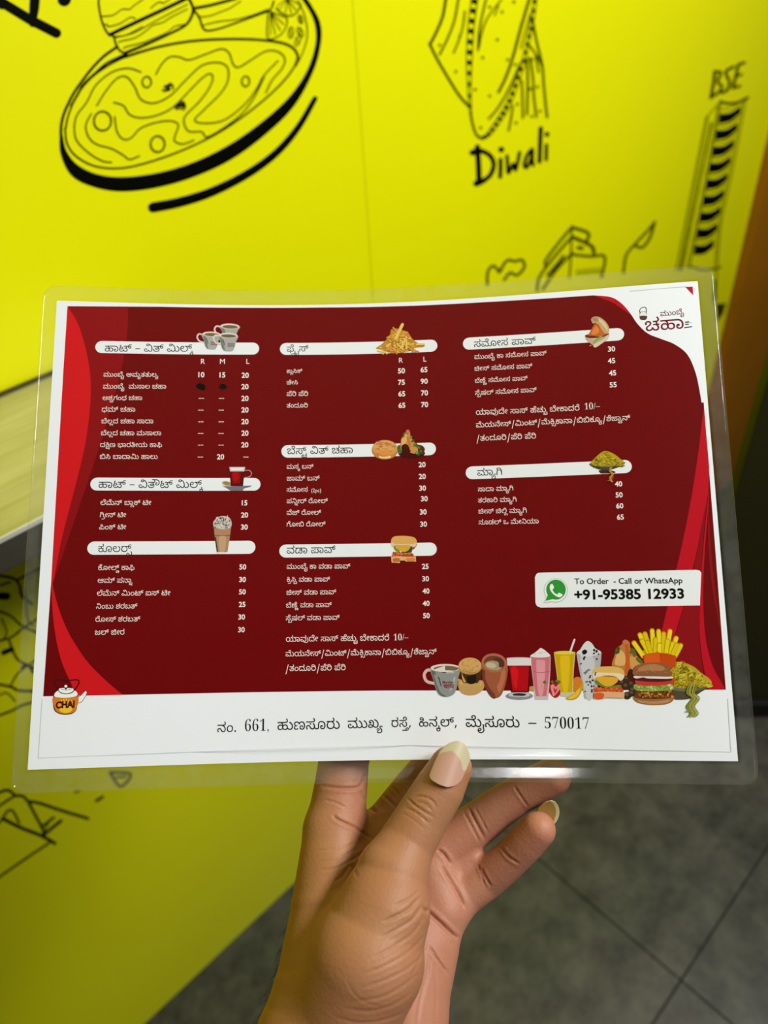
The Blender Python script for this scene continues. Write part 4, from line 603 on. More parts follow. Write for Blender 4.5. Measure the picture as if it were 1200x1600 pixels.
    65: '120,-3 -12,0* -18,10* -12,16* -5,8 -6,11* -9,11* -8,4* -5,0 -9,0* -9,-11* 0,-9 0,-8* 7,-17* 6,-8 -20,-8 -5,8* -8,22* 0,10 0,12* 10,18* 17,10* 11,0 15,0* 18,-14* 9,-15 5,-10* 10,-13* 12,-7* 8,0 12,0* 14,12* 6,21* 0,14 0,22* -14,40* -24,30* -30,17* -16,0 -9,0* -8,-7* 0,-6 0,-6* 8,-7* 7,0 9,0* 13,11* 2,12 19,-1 -2,-14* -12,-17* -18,-8* -10,0 -11,0* -16,7* -8,13* 0,10 0,9* 9,14* 16,8* 11,0 22,0* 38,-20* 29,-35* 16,-46* 0,-26 0,-23* -14,-30* -24,-14*',
    66: '139,-3 -9,0* -16,6* -13,13* -6,10 8,0 -6,-11* -14,-13* -17,-5* -12,0 -14,0* -18,11* -10,17* 0,9 0,11* 8,15* 16,14* 11,6 9,6* 12,12* 0,8 0,5* -4,7* -9,4* -7,0 -11,0* -10,-9* 0,-7 0,-4* 2,-8* 3,-3 -18,-8 -4,6* -4,13* 0,6 0,8* 10,16* 18,9* 14,0 15,0* 18,-11* 7,-16* 0,-8 0,-9* -8,-15* -14,-12* -10,-6 -12,-8* -11,-12* 0,-9 0,-9* 13,-9* 10,0 16,0* 16,17* 2,15 18,0 2,-17* 18,-15* 12,0 14,0* 16,19* 0,16 0,18* -12,26* -22,20* -15,6 11,19 17,-8* 27,-25* 15,-34* 0,-20 0,-17* -12,-26* -23,-14*',
    67: '82,-3 -21,0* -32,15* -19,30* 0,22 0,14* 8,22* 14,16* 10,6 4,-4 -36,0 0,20 82,0 17,0* 15,4* 3,4 3,3* 2,9* 0,5 0,10* -13,12* -10,0 -10,0* -13,-11* 0,-7 0,-1* 0,-3* 0,-1 -7,10 3,0* 4,1* 2,0 6,0* 7,-5* 0,-6 0,-5* -8,-7* -6,0 -9,0* -8,13* 0,7 0,8* 10,15* 17,9* 13,0 14,0* 18,-10* 10,-20* 0,-12 0,-9* -5,-15* -6,-6 -5,-4* -13,-5* -16,-3* -11,0 16,8 11,-4 9,-6* 14,-16* 6,-22* 0,-14 0,-20* -16,-30* -32,-17*|82,17 17,0* 22,14* 11,23* 0,14 0,16* -13,23* -23,12* -14,0 -16,0* -22,-13* -13,-22* 0,-16 0,-24* 28,-27*',
    68: '140,-3 -15,0* -21,13* -9,16 8,0 -6,-11* -14,-13* -17,-5* -12,0 -14,0* -18,11* -10,17* 0,9 0,11* 8,15* 16,14* 11,6 9,6* 12,12* 0,8 0,5* -4,7* -9,4* -7,0 -11,0* -10,-9* 0,-7 0,-4* 2,-8* 3,-3 -18,-8 -4,6* -4,13* 0,6 0,8* 10,16* 18,9* 14,0 15,0* 18,-11* 7,-16* 0,-8 0,-9* -8,-15* -14,-12* -10,-6 -12,-8* -11,-12* 0,-9 0,-9* 13,-9* 10,0 16,0* 16,17* 2,15 18,0 2,-17* 18,-15* 12,0 14,0* 12,13* 0,9 0,7* -6,13* -5,5 18,12 6,-8* 7,-19* 0,-11 0,-12* -10,-18* -20,-11*|129,78 -14,0* -22,9* -15,15* -4,8 -4,7 9,11 13,-18* 24,-14* 12,0 10,0* 13,10* 0,10 0,6* -3,10* -1,3 19,6 2,-4* 4,-14* 0,-6 0,-12* -10,-18* -19,-9*',
    69: '140,-3 -15,0* -21,13* -9,16 8,0 -6,-11* -14,-13* -17,-5* -12,0 -14,0* -18,11* -10,17* 0,9 0,11* 8,15* 16,14* 11,6 9,6* 12,12* 0,8 0,5* -4,7* -9,4* -7,0 -11,0* -10,-9* 0,-7 0,-4* 2,-8* 3,-3 -18,-8 -4,6* -4,13* 0,6 0,8* 10,16* 18,9* 14,0 15,0* 18,-11* 7,-16* 0,-8 0,-9* -8,-15* -14,-12* -10,-6 -12,-8* -11,-12* 0,-9 0,-9* 13,-9* 10,0 16,0* 16,17* 1,15 19,0 2,-17* 18,-15* 12,0 14,0* 12,13* 0,9 0,7* -6,13* -5,5 18,12 6,-8* 7,-19* 0,-11 0,-12* -10,-18* -20,-11*|129,78 -14,0* -21,9* -15,15* -5,7 10,11 8,-9* 14,-11* 15,-4* 7,0 9,0* 13,6* 6,12* 0,10 0,3 0,10* -8,15* -12,9* -7,0 -9,0* -8,-7* 0,-5 0,-5* 5,-6* 7,-2* 2,0 12,0* 14,10* 6,8 8,-12 -4,-4* -10,-11* -15,-7* -11,0 -8,0* -16,6* -9,12* 0,10 0,12* 19,18* 17,0 14,0* 21,-14* 12,-23* 0,-15 0,-17* -12,-21* -21,-10*',
    70: '56,-3 -14,0* -22,11* -12,20* 0,14 0,11* 9,17* 17,11* 12,0 13,0* 16,-13* 0,-10 0,-4* -1,-8* -2,-3 -17,1 0,2* 1,5* 0,1 0,6* -6,6* -5,0 -8,0* -10,-11* 0,-11 0,-11* 15,-14* 16,0 18,0* 16,17* 1,15 19,0 1,-17* 17,-15* 12,0 10,0* 10,8* 6,14* 0,9 0,11* -10,24* -12,14 18,12 12,-13* 12,-29* 0,-17 0,-18* -12,-24* -20,-11* -12,0 -12,0* -16,7* -12,12* -5,9 8,1 -7,-12* -14,-12* -18,-5*|91,-36 2,40 19,0 2,-40|100,74 -6,0* -8,9* 0,6 0,6* 8,9* 6,0 6,0* 9,-9* 0,-6 0,-6* -9,-9*|8,118 0,20 119,0 17,0* 15,4* 3,4 4,3* 2,9* 0,5 0,10* -13,12* -11,0 -9,0* -13,-11* 0,-7 0,-1* 0,-3* 0,-1 -8,10 3,0* 5,1* 1,0 7,0* 6,-5* 0,-6 0,-5* -7,-7* -7,0 -8,0* -8,13* 0,7 0,8* 9,15* 18,9* 13,0 13,0* 19,-10* 10,-20* 0,-12 0,-9* -6,-15* -6,-6 -4,-4* -13,-5* -17,-3* -10,0',
    71: '60,-131 -18,0* -24,12* -12,22* 0,14 0,11* 10,19* 17,11* 11,0 10,0* 14,-8* 6,-12* 0,-7 0,-12* -16,-15* -17,0 -6,0* -11,3* -5,3 -3,18 6,-4* 10,-4* 6,0 10,0* 8,6* 0,6 0,4* -7,6* -5,0 -6,0* -9,-6* -5,-11* 0,-7 0,-2 0,-14* 17,-16* 18,0 11,0* 20,7* 12,17* 0,14 0,12* -10,20* -6,7 6,5* 7,10* 0,7 0,7* -7,12* -8,6 14,13 12,-10* 9,-17* 0,-10 0,-10* -8,-12* -4,-4 -2,7 8,-9* 8,-22* 0,-13 0,-18* -15,-24* -28,-12*|32,-14 0,-20* -22,-27* -37,-13* -25,0 -10,0* -21,3* -10,2 5,17 8,-2* 18,-2* 10,0 33,0* 31,23* 0,19 0,9* -6,14* -4,6 18,9 7,-10* 5,-20*',
    72: '140,-3 -10,0* -16,6* -13,13* -6,10 7,0 -5,-11* -14,-13* -17,-5* -12,0 -14,0* -18,11* -10,17* 0,9 0,11* 8,15* 16,14* 11,6 9,6* 12,12* 0,8 0,5* -4,7* -9,4* -7,0 -11,0* -10,-9* 0,-7 0,-4* 2,-8* 3,-3 -18,-8 -4,6* -4,13* 0,6 0,8* 10,16* 18,9* 14,0 15,0* 18,-11* 7,-16* 0,-8 0,-9* -8,-15* -14,-12* -10,-6 -12,-8* -11,-12* 0,-9 0,-9* 13,-9* 10,0 16,0* 16,17* 1,15 19,0 2,-17* 18,-15* 12,0 14,0* 12,14* 0,9 0,8* -7,15* -13,12* -9,3 14,10 11,-6* 16,-14* 8,-18* 0,-11 0,-12* -10,-19* -20,-11*|110,76 0,18 31,0 3,2* 4,6* 0,4 0,4* -3,6* -2,3 12,3 6,0 3,-3* 4,-9* 0,-4 0,-4* -2,-6* -2,-2 27,0 0,-18 -11,0 -5,0* -10,1* -5,1 -5,-2|110,118 0,20 21,0 17,0* 14,4* 4,4 3,3* 2,9* 0,5 0,10* -13,12* -10,0 -10,0* -13,-11* 0,-7 0,-1* 0,-3* 0,-1 -7,10 2,0* 5,1* 2,0 6,0* 7,-5* 0,-6 0,-5* -8,-7* -6,0 -9,0* -8,13* 0,7 0,8* 9,15* 18,9* 13,0 13,0* 19,-10* 11,-20* 0,-12 0,-9* -6,-15* -6,-6 -5,-4* -13,-5* -16,-3* -10,0',
    73: '56,-3 -14,0* -22,11* -12,20* 0,14 0,11* 9,17* 17,11* 12,0 13,0* 16,-13* 0,-10 0,-4* -1,-8* -2,-3 -17,1 0,2* 1,5* 0,1 0,6* -6,6* -5,0 -8,0* -10,-11* 0,-11 0,-11* 15,-14* 16,0 18,0* 16,17* 1,15 19,0 1,-17* 17,-15* 12,0 10,0* 10,8* 6,14* 0,9 0,11* -10,24* -12,14 18,12 12,-13* 12,-29* 0,-17 0,-18* -12,-24* -20,-11* -12,0 -12,0* -16,7* -12,12* -5,9 8,1 -7,-12* -14,-12* -18,-5*|100,74 -6,0* -8,9* 0,6 0,6* 8,9* 6,0 6,0* 9,-9* 0,-6 0,-6* -9,-9*|8,118 0,20 119,0 17,0* 15,4* 3,4 4,3* 2,9* 0,5 0,10* -13,12* -11,0 -9,0* -13,-11* 0,-7 0,-1* 0,-3* 0,-1 -8,10 3,0* 5,1* 1,0 7,0* 6,-5* 0,-6 0,-5* -7,-7* -7,0 -8,0* -8,13* 0,7 0,8* 9,15* 18,9* 13,0 13,0* 19,-10* 10,-20* 0,-12 0,-9* -6,-15* -6,-6 -4,-4* -13,-5* -17,-3* -10,0',
    74: '82,-3 -21,0* -32,15* -19,32* 0,25 0,15* 12,24* 19,20* 25,10* 14,0 11,0* 17,-5* 16,-10* 6,-9 1,0 -4,10* -12,20* -16,14* -19,8* -12,0 -16,0* -14,-11* 0,-9 0,-6* 5,-11* 4,-4 -13,-14 -7,7* -9,19* 0,9 0,15* 14,17* 22,8* 12,0 20,0* 28,-14* 11,-12 11,-13* 12,-29* 4,-31* 0,-15 0,-24* -16,-34* -32,-17*|82,17 17,0* 22,14* 11,23* 0,14 0,16* -13,22* -23,12* -14,0 -16,0* -22,-12* -13,-23* 0,-15 0,-24* 28,-27*',
    75: '-60,-92 -10,0* -16,8* -10,18* 0,12 0,12* 10,18* 16,10* 12,0 12,0* 13,-12* 0,-10 0,-11* -15,-12* -14,0 -8,0* -12,6* -4,3 3,15 3,-4* 10,-5* 7,0 7,0* 6,4* 0,4 0,4* -5,3* -4,0 -7,0* -13,-11* 0,-14 0,-9* 6,-9* 9,-4* 6,0 10,0* 10,11* 1,7 17,0 2,-10* 10,-8* 8,0 8,0* 9,8* 0,8 0,10* -14,10* -9,0 7,14 8,-2* 16,-8* 10,-13* 0,-11 0,-12* -9,-14* -16,-6* -9,0 -13,0* -16,11* -3,9 7,0 -5,-7* -10,-9* -12,-4*|-17,-41 0,16 11,0 6,0* 7,2* 2,2 2,1* 1,6* 0,3 0,6* -4,15* -4,9 18,5 4,-9* 5,-19* 0,-8 0,-10* -9,-13* -13,-6* -7,0',
    76: '121,-3 -13,0* -18,10* -12,16* -4,8 -7,11* -9,11* -8,4* -4,0 -9,0* -9,-11* 0,-9 0,-8* 7,-17* 5,-8 -19,-8 -6,8* -7,22* 0,10 0,12* 10,18* 17,10* 10,0 11,0* 14,-6* 12,-13* 5,-10 6,-10* 10,-13* 11,-7* 8,0 13,0* 12,18* 0,13 0,12* -9,23* -12,14 17,12 12,-13* 13,-28* 0,-17 0,-26* -25,-28*|85,79 -6,0* -8,8* 0,7 0,6* 8,8* 6,0 7,0* 8,-8* 0,-6 0,-7* -8,-8*|8,118 0,20 106,0 14,0* 11,2* 3,2 3,3* 2,6* 0,3 0,9* -8,15* -8,9 16,11 12,-14* 9,-20* 0,-11 0,-5* -4,-14* -7,-5 -6,-5* -17,-6* -15,0',
    77: '140,-3 -15,0* -21,13* -9,16 8,0 -6,-11* -14,-13* -17,-5* -12,0 -14,0* -18,11* -10,17* 0,9 0,11* 8,15* 16,14* 11,6 9,6* 12,12* 0,8 0,5* -4,7* -9,4* -7,0 -11,0* -10,-9* 0,-7 0,-4* 2,-8* 3,-3 -18,-8 -4,6* -4,13* 0,6 0,8* 10,16* 18,9* 14,0 15,0* 18,-11* 7,-16* 0,-8 0,-9* -8,-15* -14,-12* -10,-6 -12,-8* -11,-12* 0,-9 0,-9* 13,-9* 10,0 16,0* 16,17* 2,15 18,0 2,-17* 18,-15* 12,0 14,0* 12,13* 0,9 0,7* -6,13* -5,5 18,12 6,-8* 7,-19* 0,-11 0,-12* -10,-18* -20,-11*|128,78 -14,0* -22,9* -14,15* -4,8 -4,7 9,11 12,-18* 24,-14* 11,0 9,0* 12,8* 0,8 0,6* -5,10* -4,2 18,8 5,-4* 7,-13* 0,-9 0,-10* -10,-16* -17,-8*|106,118 0,20 50,0 0,-20',
    78: '56,-3 -14,0* -22,11* -12,20* 0,14 0,11* 9,17* 17,11* 12,0 13,0* 16,-13* 0,-10 0,-4* -1,-8* -2,-3 -17,1 0,2* 1,5* 0,1 0,6* -6,6* -5,0 -8,0* -10,-11* 0,-11 0,-11* 15,-14* 16,0 18,0* 16,17* 1,15 19,0 1,-17* 17,-15* 12,0 14,0* 12,18* 0,13 0,14* -11,25* -17,19* -20,12* -10,1 38,2 12,-8* 18,-22* 10,-27* 0,-14 0,-18* -12,-24* -20,-11* -12,0 -12,0* -16,7* -12,12* -5,9 8,1 -7,-12* -14,-12* -18,-5*|8,118 0,20 119,0 17,0* 15,4* 3,4 4,3* 2,9* 0,5 0,10* -13,12* -11,0 -9,0* -13,-11* 0,-7 0,-1* 0,-3* 0,-1 -8,10 3,0* 5,1* 1,0 7,0* 6,-5* 0,-6 0,-5* -7,-7* -7,0 -8,0* -8,13* 0,7 0,8* 9,15* 18,9* 13,0 13,0* 19,-10* 10,-20* 0,-12 0,-9* -6,-15* -6,-6 -4,-4* -13,-5* -17,-3* -10,0|221,-3 -16,0* -25,17* -11,14 13,14 10,-13* 18,-12* 11,0 11,0* 10,12* 0,10 0,9* -1,14* -1,12* 0,7 0,19* 16,26* 28,15* 19,0 18,0* 27,-13* 18,-22* 10,-30* 0,-16 0,-20* -13,-28* -23,-15* -17,0 -14,0* -19,11* -10,18* 0,11 0,11* 7,14* 13,8* 8,0 9,0* 9,-10* 0,-7 0,-7* -7,-8* -6,0 -7,0* -7,7* 0,7 2,1 -2,-4* -1,-6* 0,-4 0,-9* 11,-14* 14,0 10,0* 14,10* 8,19* 0,14 0,17* -11,28* -23,17* -18,0 -13,0* -19,-10* -11,-19* 0,-14 0,-8* 2,-11* 0,-12* 0,-8 0,-15* -12,-18* -18,-9*',
    79: '56,-3 -14,0* -22,11* -12,20* 0,14 0,11* 9,17* 17,11* 12,0 13,0* 16,-13* 0,-10 0,-4* -1,-8* -2,-3 -17,1 0,2* 1,5* 0,1 0,6* -6,6* -5,0 -8,0* -10,-11* 0,-11 0,-11* 15,-14* 16,0 18,0* 16,17* 1,15 19,0 1,-17* 17,-15* 12,0 14,0* 12,18* 0,13 0,14* -11,25* -17,19* -20,12* -10,1 38,2 12,-8* 18,-22* 10,-27* 0,-14 0,-18* -12,-24* -20,-11* -12,0 -12,0* -16,7* -12,12* -5,9 8,1 -7,-12* -14,-12* -18,-5*|8,118 0,20 119,0 17,0* 15,4* 3,4 4,3* 2,9* 0,5 0,10* -13,12* -11,0 -9,0* -13,-11* 0,-7 0,-1* 0,-3* 0,-1 -8,10 3,0* 5,1* 1,0 7,0* 6,-5* 0,-6 0,-5* -7,-7* -7,0 -8,0* -8,13* 0,7 0,8* 9,15* 18,9* 13,0 13,0* 19,-10* 10,-20* 0,-12 0,-9* -6,-15* -6,-6 -4,-4* -13,-5* -17,-3* -10,0',
    80: '140,-3 -15,0* -21,13* -9,16 8,0 -6,-11* -14,-13* -17,-5* -12,0 -14,0* -18,11* -10,17* 0,9 0,11* 8,15* 16,14* 11,6 9,6* 12,12* 0,8 0,5* -4,7* -9,4* -7,0 -11,0* -10,-9* 0,-7 0,-4* 2,-8* 3,-3 -18,-8 -4,6* -4,13* 0,6 0,8* 10,16* 18,9* 14,0 15,0* 18,-11* 7,-16* 0,-8 0,-9* -8,-15* -14,-12* -10,-6 -12,-8* -11,-12* 0,-9 0,-9* 13,-9* 10,0 16,0* 16,17* 2,15 18,0 2,-17* 18,-15* 12,0 14,0* 12,13* 0,9 0,7* -6,13* -5,5 18,12 6,-8* 7,-19* 0,-11 0,-12* -10,-18* -20,-11*|128,78 -14,0* -22,9* -14,15* -4,8 -4,7 9,11 12,-18* 24,-14* 11,0 9,0* 12,8* 0,8 0,6* -5,10* -4,2 18,8 5,-4* 7,-13* 0,-9 0,-10* -10,-16* -17,-8*|106,118 0,20 50,0 0,-20|232,74 -18,0* -20,23* 0,21 0,2 0,17* 12,24* 23,13* 15,0 10,0* 15,-4* 6,-4 -11,-16 -6,4* -10,2* -6,0 -8,0* -14,-6* -8,-16* 0,-14 0,-3 0,-12* 10,-14* 10,0 7,0* 8,5* 0,8 0,3* -3,5* -2,2 -2,3* -8,1* -8,0 -71,0 0,20 69,0 11,0* 17,-4* 6,-6 5,-4* 5,-12* 0,-8 0,-15* -19,-15*',
    81: '82,119 -12,0* -15,-10* -11,-17* -3,-11 -2,-6* -3,-16* -1,-19* 0,-12 0,-28 -23,0 0,32 0,20* 7,34* 16,28* 15,8 4,-4 -42,0 0,20 77,0 17,0* 14,4* 4,4 3,3* 2,9* 0,5 0,10* -13,12* -10,0 -10,0* -13,-11* 0,-7 0,-1* 0,-3* 0,-1 -7,10 2,0* 5,1* 2,0 6,0* 7,-5* 0,-6 0,-5* -8,-7* -6,0 -9,0* -8,13* 0,7 0,8* 9,15* 18,9* 13,0 13,0* 19,-10* 11,-20* 0,-12 0,-10* -8,-17* -16,-11* -12,-2 1,2 15,-11* 15,-29* 5,-32* 0,-18 0,-32 -23,0 0,28 0,12* -2,21* -3,17* -2,6 -6,16* -18,19*',
    82: '56,-3 -14,0* -22,11* -12,20* 0,14 0,11* 9,17* 17,11* 12,0 13,0* 16,-13* 0,-10 0,-4* -1,-8* -2,-3 -17,1 0,2* 1,5* 0,1 0,6* -6,6* -5,0 -8,0* -10,-11* 0,-11 0,-11* 15,-14* 16,0 18,0* 16,17* 1,15 19,0 1,-17* 17,-15* 12,0 14,0* 12,18* 0,13 0,14* -11,25* -17,19* -20,12* -10,1 38,2 12,-8* 18,-22* 10,-27* 0,-14 0,-18* -12,-24* -20,-11* -12,0 -12,0* -16,7* -12,12* -5,9 8,1 -7,-12* -14,-12* -18,-5*|8,118 0,20 127,0 14,0* 11,2* 2,2 4,3* 2,6* 0,3 0,9* -8,15* -8,9 16,11 12,-14* 8,-20* 0,-11 0,-5* -4,-14* -6,-5 -6,-5* -18,-6* -14,0',
    83: '54,-3 -20,0* -24,29* 0,29 0,15* 9,26* 18,20* 12,6 4,-4 -43,0 0,20 144,0 0,-20 -5,0 -1,4 9,-4* 11,-12* 5,-14* 0,-8 0,-4* -1,-7* -2,-4 -1,-1* -2,-2* -1,-1 -4,-7* -16,-10* -10,0 -9,0* -13,6* -9,12* 0,9 0,13* 17,12* 12,0 8,0* 12,-4* 4,-3 12,-6* 12,-25* 0,-16 0,-15* -12,-22* -20,-12* -12,0 -18,0* -20,13* -8,16 8,1 -6,-13* -14,-12* -17,-5*|57,17 12,0* 15,17* 2,12 19,0 3,-15* 16,-14* 12,0 7,0* 13,6* 8,13* 0,10 0,10* -6,18* -13,11* -9,0 -6,0* -6,-5* 0,-5 0,-5* 6,-6* 7,0 4,0* 9,4* 6,9* 0,7 0,8* -8,12* -14,10* -20,5* -11,0 -9,0 -16,0* -23,-9* -16,-18* -8,-23* 0,-14 0,-21* 13,-17*',
    84: '56,-3 -14,0* -22,11* -12,20* 0,14 0,11* 9,17* 17,11* 12,0 13,0* 16,-13* 0,-10 0,-4* -1,-8* -2,-3 -17,1 0,2* 1,5* 0,1 0,6* -6,6* -5,0 -8,0* -10,-11* 0,-11 0,-11* 15,-14* 16,0 18,0* 16,17* 1,15 19,0 1,-17* 17,-15* 12,0 10,0* 10,8* 6,14* 0,9 0,11* -10,24* -12,14 18,12 12,-13* 12,-29* 0,-17 0,-18* -12,-24* -20,-11* -12,0 -12,0* -16,7* -12,12* -5,9 8,1 -7,-12* -14,-12* -18,-5*|100,74 -6,0* -8,9* 0,6 0,6* 8,9* 6,0 6,0* 9,-9* 0,-6 0,-6* -9,-9*|8,118 0,20 152,0 0,-20',
    85: '56,-3 -14,0* -22,11* -12,20* 0,14 0,11* 9,17* 17,11* 12,0 13,0* 16,-13* 0,-10 0,-4* -1,-8* -2,-3 -17,1 0,2* 1,5* 0,1 0,6* -6,6* -5,0 -8,0* -10,-11* 0,-11 0,-11* 15,-14* 16,0 18,0* 16,17* 1,15 19,0 1,-17* 17,-15* 12,0 14,0* 12,18* 0,13 0,14* -11,25* -17,19* -20,12* -10,1 38,1 12,-8* 18,-21* 10,-27* 0,-14 0,-18* -12,-24* -20,-11* -12,0 -12,0* -16,7* -12,12* -5,9 8,1 -7,-12* -14,-12* -18,-5*|8,118 0,20 153,0 0,-20|236,74 -17,0* -21,23* 0,21 0,2 0,17* 13,24* 23,13* 15,0 9,0* 16,-4* 5,-4 -11,-16 -5,4* -11,2* -6,0 -8,0* -13,-6* -8,-16* 0,-14 0,-3 0,-12* 10,-14* 10,0 6,0* 9,5* 0,8 0,3* -3,5* -2,2 -3,3* -8,1* -7,0 -72,0 0,20 69,0 12,0* 17,-4* 6,-6 5,-4* 4,-12* 0,-8 0,-15* -19,-15*',
    86: '71,-3 -18,0* -25,11* -14,21* 0,14 0,8* 6,14* 10,11* 8,4 4,-3 -33,-1 0,18 126,0 0,-18 -34,1 4,3 7,-3* 11,-11* 6,-14* 0,-8 0,-14* -13,-21* -26,-12*|72,16 20,0* 17,18* 0,12 0,9* -9,14* -16,7* -12,0 -13,0* -17,-7* -8,-14* 0,-9 0,-13* 19,-17*|66,88 -6,6 9,2* 15,11* 9,15* 0,10 0,2 0,8* -7,12* -12,7* -8,0 -8,0* -8,-7* 0,-5 0,-5* 5,-6* 7,-2* 2,0 12,0* 14,10* 5,8 8,-12 -3,-4* -10,-11* -15,-7* -11,0 -8,0* -16,6* -9,12* 0,10 0,12* 19,18* 17,0 14,0* 19,-12* 11,-22* 0,-12 0,-13* -10,-20* -8,-7',
    87: '-60,-82 -15,0* -19,17* 0,13 0,13* 14,15* 13,0 10,0* 12,-10* 0,-8 0,-3* -1,-6* -1,-2 -15,1 1,2* 0,3* 0,1 0,2* -3,4* -4,0 -4,0* -6,-4* 0,-7 0,-8* 10,-7* 10,0 7,0* 10,4* 5,9* 1,6 17,0 0,-9* 10,-10* 8,0 10,0* 8,8* 2,13* 0,5 0,11* -9,27* -9,11 17,8 6,-8* 9,-19* 5,-19* 0,-11 0,-15* -10,-19* -17,-8* -11,0 -7,0* -11,4* -8,7* -3,4 2,1 -4,-6* -10,-7* -12,-3*',
    88: '140,-3 -10,0* -16,6* -13,13* -6,10 7,0 -5,-11* -14,-13* -17,-5* -12,0 -14,0* -18,11* -10,17* 0,9 0,11* 8,15* 16,14* 11,6 9,6* 12,12* 0,8 0,5* -4,7* -9,4* -7,0 -11,0* -10,-9* 0,-7 0,-4* 2,-8* 3,-3 -18,-8 -4,6* -4,13* 0,6 0,8* 10,16* 18,9* 14,0 15,0* 18,-11* 7,-16* 0,-8 0,-9* -8,-15* -14,-12* -10,-6 -12,-8* -11,-12* 0,-9 0,-9* 13,-9* 10,0 16,0* 16,17* 1,15 19,0 2,-17* 18,-15* 12,0 14,0* 12,14* 0,9 0,8* -7,15* -13,12* -9,3 14,10 11,-6* 16,-14* 8,-18* 0,-11 0,-12* -10,-19* -20,-11*|110,76 0,18 81,0 0,-18 -11,0 -5,0* -10,1* -5,1 -5,-2|140,88 -7,6 10,2* 15,11* 8,15* 0,10 0,2 0,8* -7,12* -12,7* -7,0 -8,0* -9,-7* 0,-5 0,-5* 5,-6* 7,-2* 3,0 12,0* 13,10* 5,8 8,-12 -3,-4* -10,-11* -14,-7* -11,0 -9,0* -15,6* -10,12* 0,10 0,12* 20,18* 16,0 14,0* 20,-12* 10,-22* 0,-12 0,-13* -10,-20* -7,-7',
    89: '49,-3 -20,0* -19,18* 0,13 0,6* 6,12* 12,9* 10,3 0,-6 -10,3* -12,9* -5,12* 0,7 0,9* 11,14* 20,9* 14,0 12,0* 20,-6* 14,-11* 7,-10 -9,1 5,7* 10,10* 12,6* 15,3* 8,0 15,0* 21,-10* 14,-17* 7,-22* 0,-14 0,-16* -12,-24* -25,-15* -18,0 -21,0* -23,19* 0,16 0,9* 8,15* 16,8* 10,0 14,0* 15,-12* 0,-10 0,-4* -2,-8* -1,-2 -17,1 1,2* 0,4* 0,1 0,6* -6,4* -4,0 -6,0* -9,-6* 0,-7 0,-8* 11,-9* 14,0 17,0* 18,18* 0,18 0,2 0,20* -20,23* -19,0 -14,0* -18,-14* -2,-11 -20,0 -2,11* -18,14* -16,0 -14,0* -12,-9* 0,-8 0,-3* 2,-6* 4,-2 3,-2* 11,-3* 10,0 6,0 0,-18 -10,0 -9,0* -10,-2* -3,-2 -3,-2* -3,-6* 0,-4 0,-6* 8,-8* 12,0 8,0* 12,5* 7,5 12,-15 -5,-4* -13,-7* -14,-3*|10,118 0,20 136,0 18,0* 14,4* 4,4 3,3* 2,9* 0,5 0,10* -13,12* -10,0 -10,0* -13,-11* 0,-7 0,-1* 0,-3* 0,-1 -7,10 2,0* 5,1* 1,0 7,0* 7,-5* 0,-6 0,-5* -8,-7* -6,0 -9,0* -8,13* 0,7 0,8* 9,15* 18,9* 13,0 13,0* 19,-10* 10,-20* 0,-12 0,-9* -5,-15* -6,-6 -5,-4* -13,-5* -16,-3* -10,0',
    90: '-66,-94 -14,0* -12,12* 0,8 0,8* 10,10* 12,3 0,-5 -11,3* -10,11* 0,8 0,9* 16,13* 15,0 8,0* 11,-4* 10,-8* 5,-7 -9,1 5,6* 10,8* 12,4* 8,0 13,0* 17,-10* 10,-20* 0,-12 0,-11* -9,-17* -16,-10* -13,0 -14,0* -16,14* 0,10 0,10* 12,12* 11,0 9,0* 10,-8* 0,-6 0,-3* -1,-4* -1,-2 -13,1 0,0* 0,2* 0,0 0,2* -2,4* -3,0 -2,0* -4,-4* 0,-3 0,-4* 6,-5* 8,0 9,0* 11,10* 0,12 0,0 0,8* -6,12* -10,6* -8,0 -8,0* -10,-8* -2,-7 -17,0 -1,7* -10,8* -8,0 -9,0* -7,-5* 0,-4 0,-2* 2,-3* 1,-1 2,-1* 5,-2* 6,0 5,0 0,-15 -5,0 -6,0* -6,-1* -2,-1 -2,-2* 0,-4 0,-3* 4,-4* 7,0 4,0* 8,3* 3,3 9,-14 -6,-3* -13,-5*',
    91: '121,-3 -13,0* -18,10* -12,16* -4,8 -7,11* -9,11* -8,4* -4,0 -9,0* -9,-11* 0,-9 0,-8* 7,-17* 5,-8 -19,-8 -6,8* -7,22* 0,10 0,12* 10,18* 17,10* 10,0 11,0* 14,-6* 12,-13* 5,-10 6,-10* 10,-13* 11,-7* 8,0 13,0* 12,18* 0,13 0,12* -9,23* -12,14 17,12 12,-13* 13,-28* 0,-17 0,-26* -25,-28*|85,79 -6,0* -8,8* 0,7 0,6* 8,8* 6,0 7,0* 8,-8* 0,-6 0,-7* -8,-8*|8,118 0,20 99,0 17,0* 14,4* 4,4 3,3* 2,9* 0,5 0,10* -13,12* -10,0 -10,0* -13,-11* 0,-7 0,-1* 0,-3* 0,-1 -7,10 2,0* 5,1* 2,0 6,0* 7,-5* 0,-6 0,-5* -8,-7* -6,0 -9,0* -8,13* 0,7 0,8* 9,15* 18,9* 13,0 13,0* 19,-10* 11,-20* 0,-12 0,-9* -6,-15* -6,-6 -5,-4* -13,-5* -16,-3* -10,0',
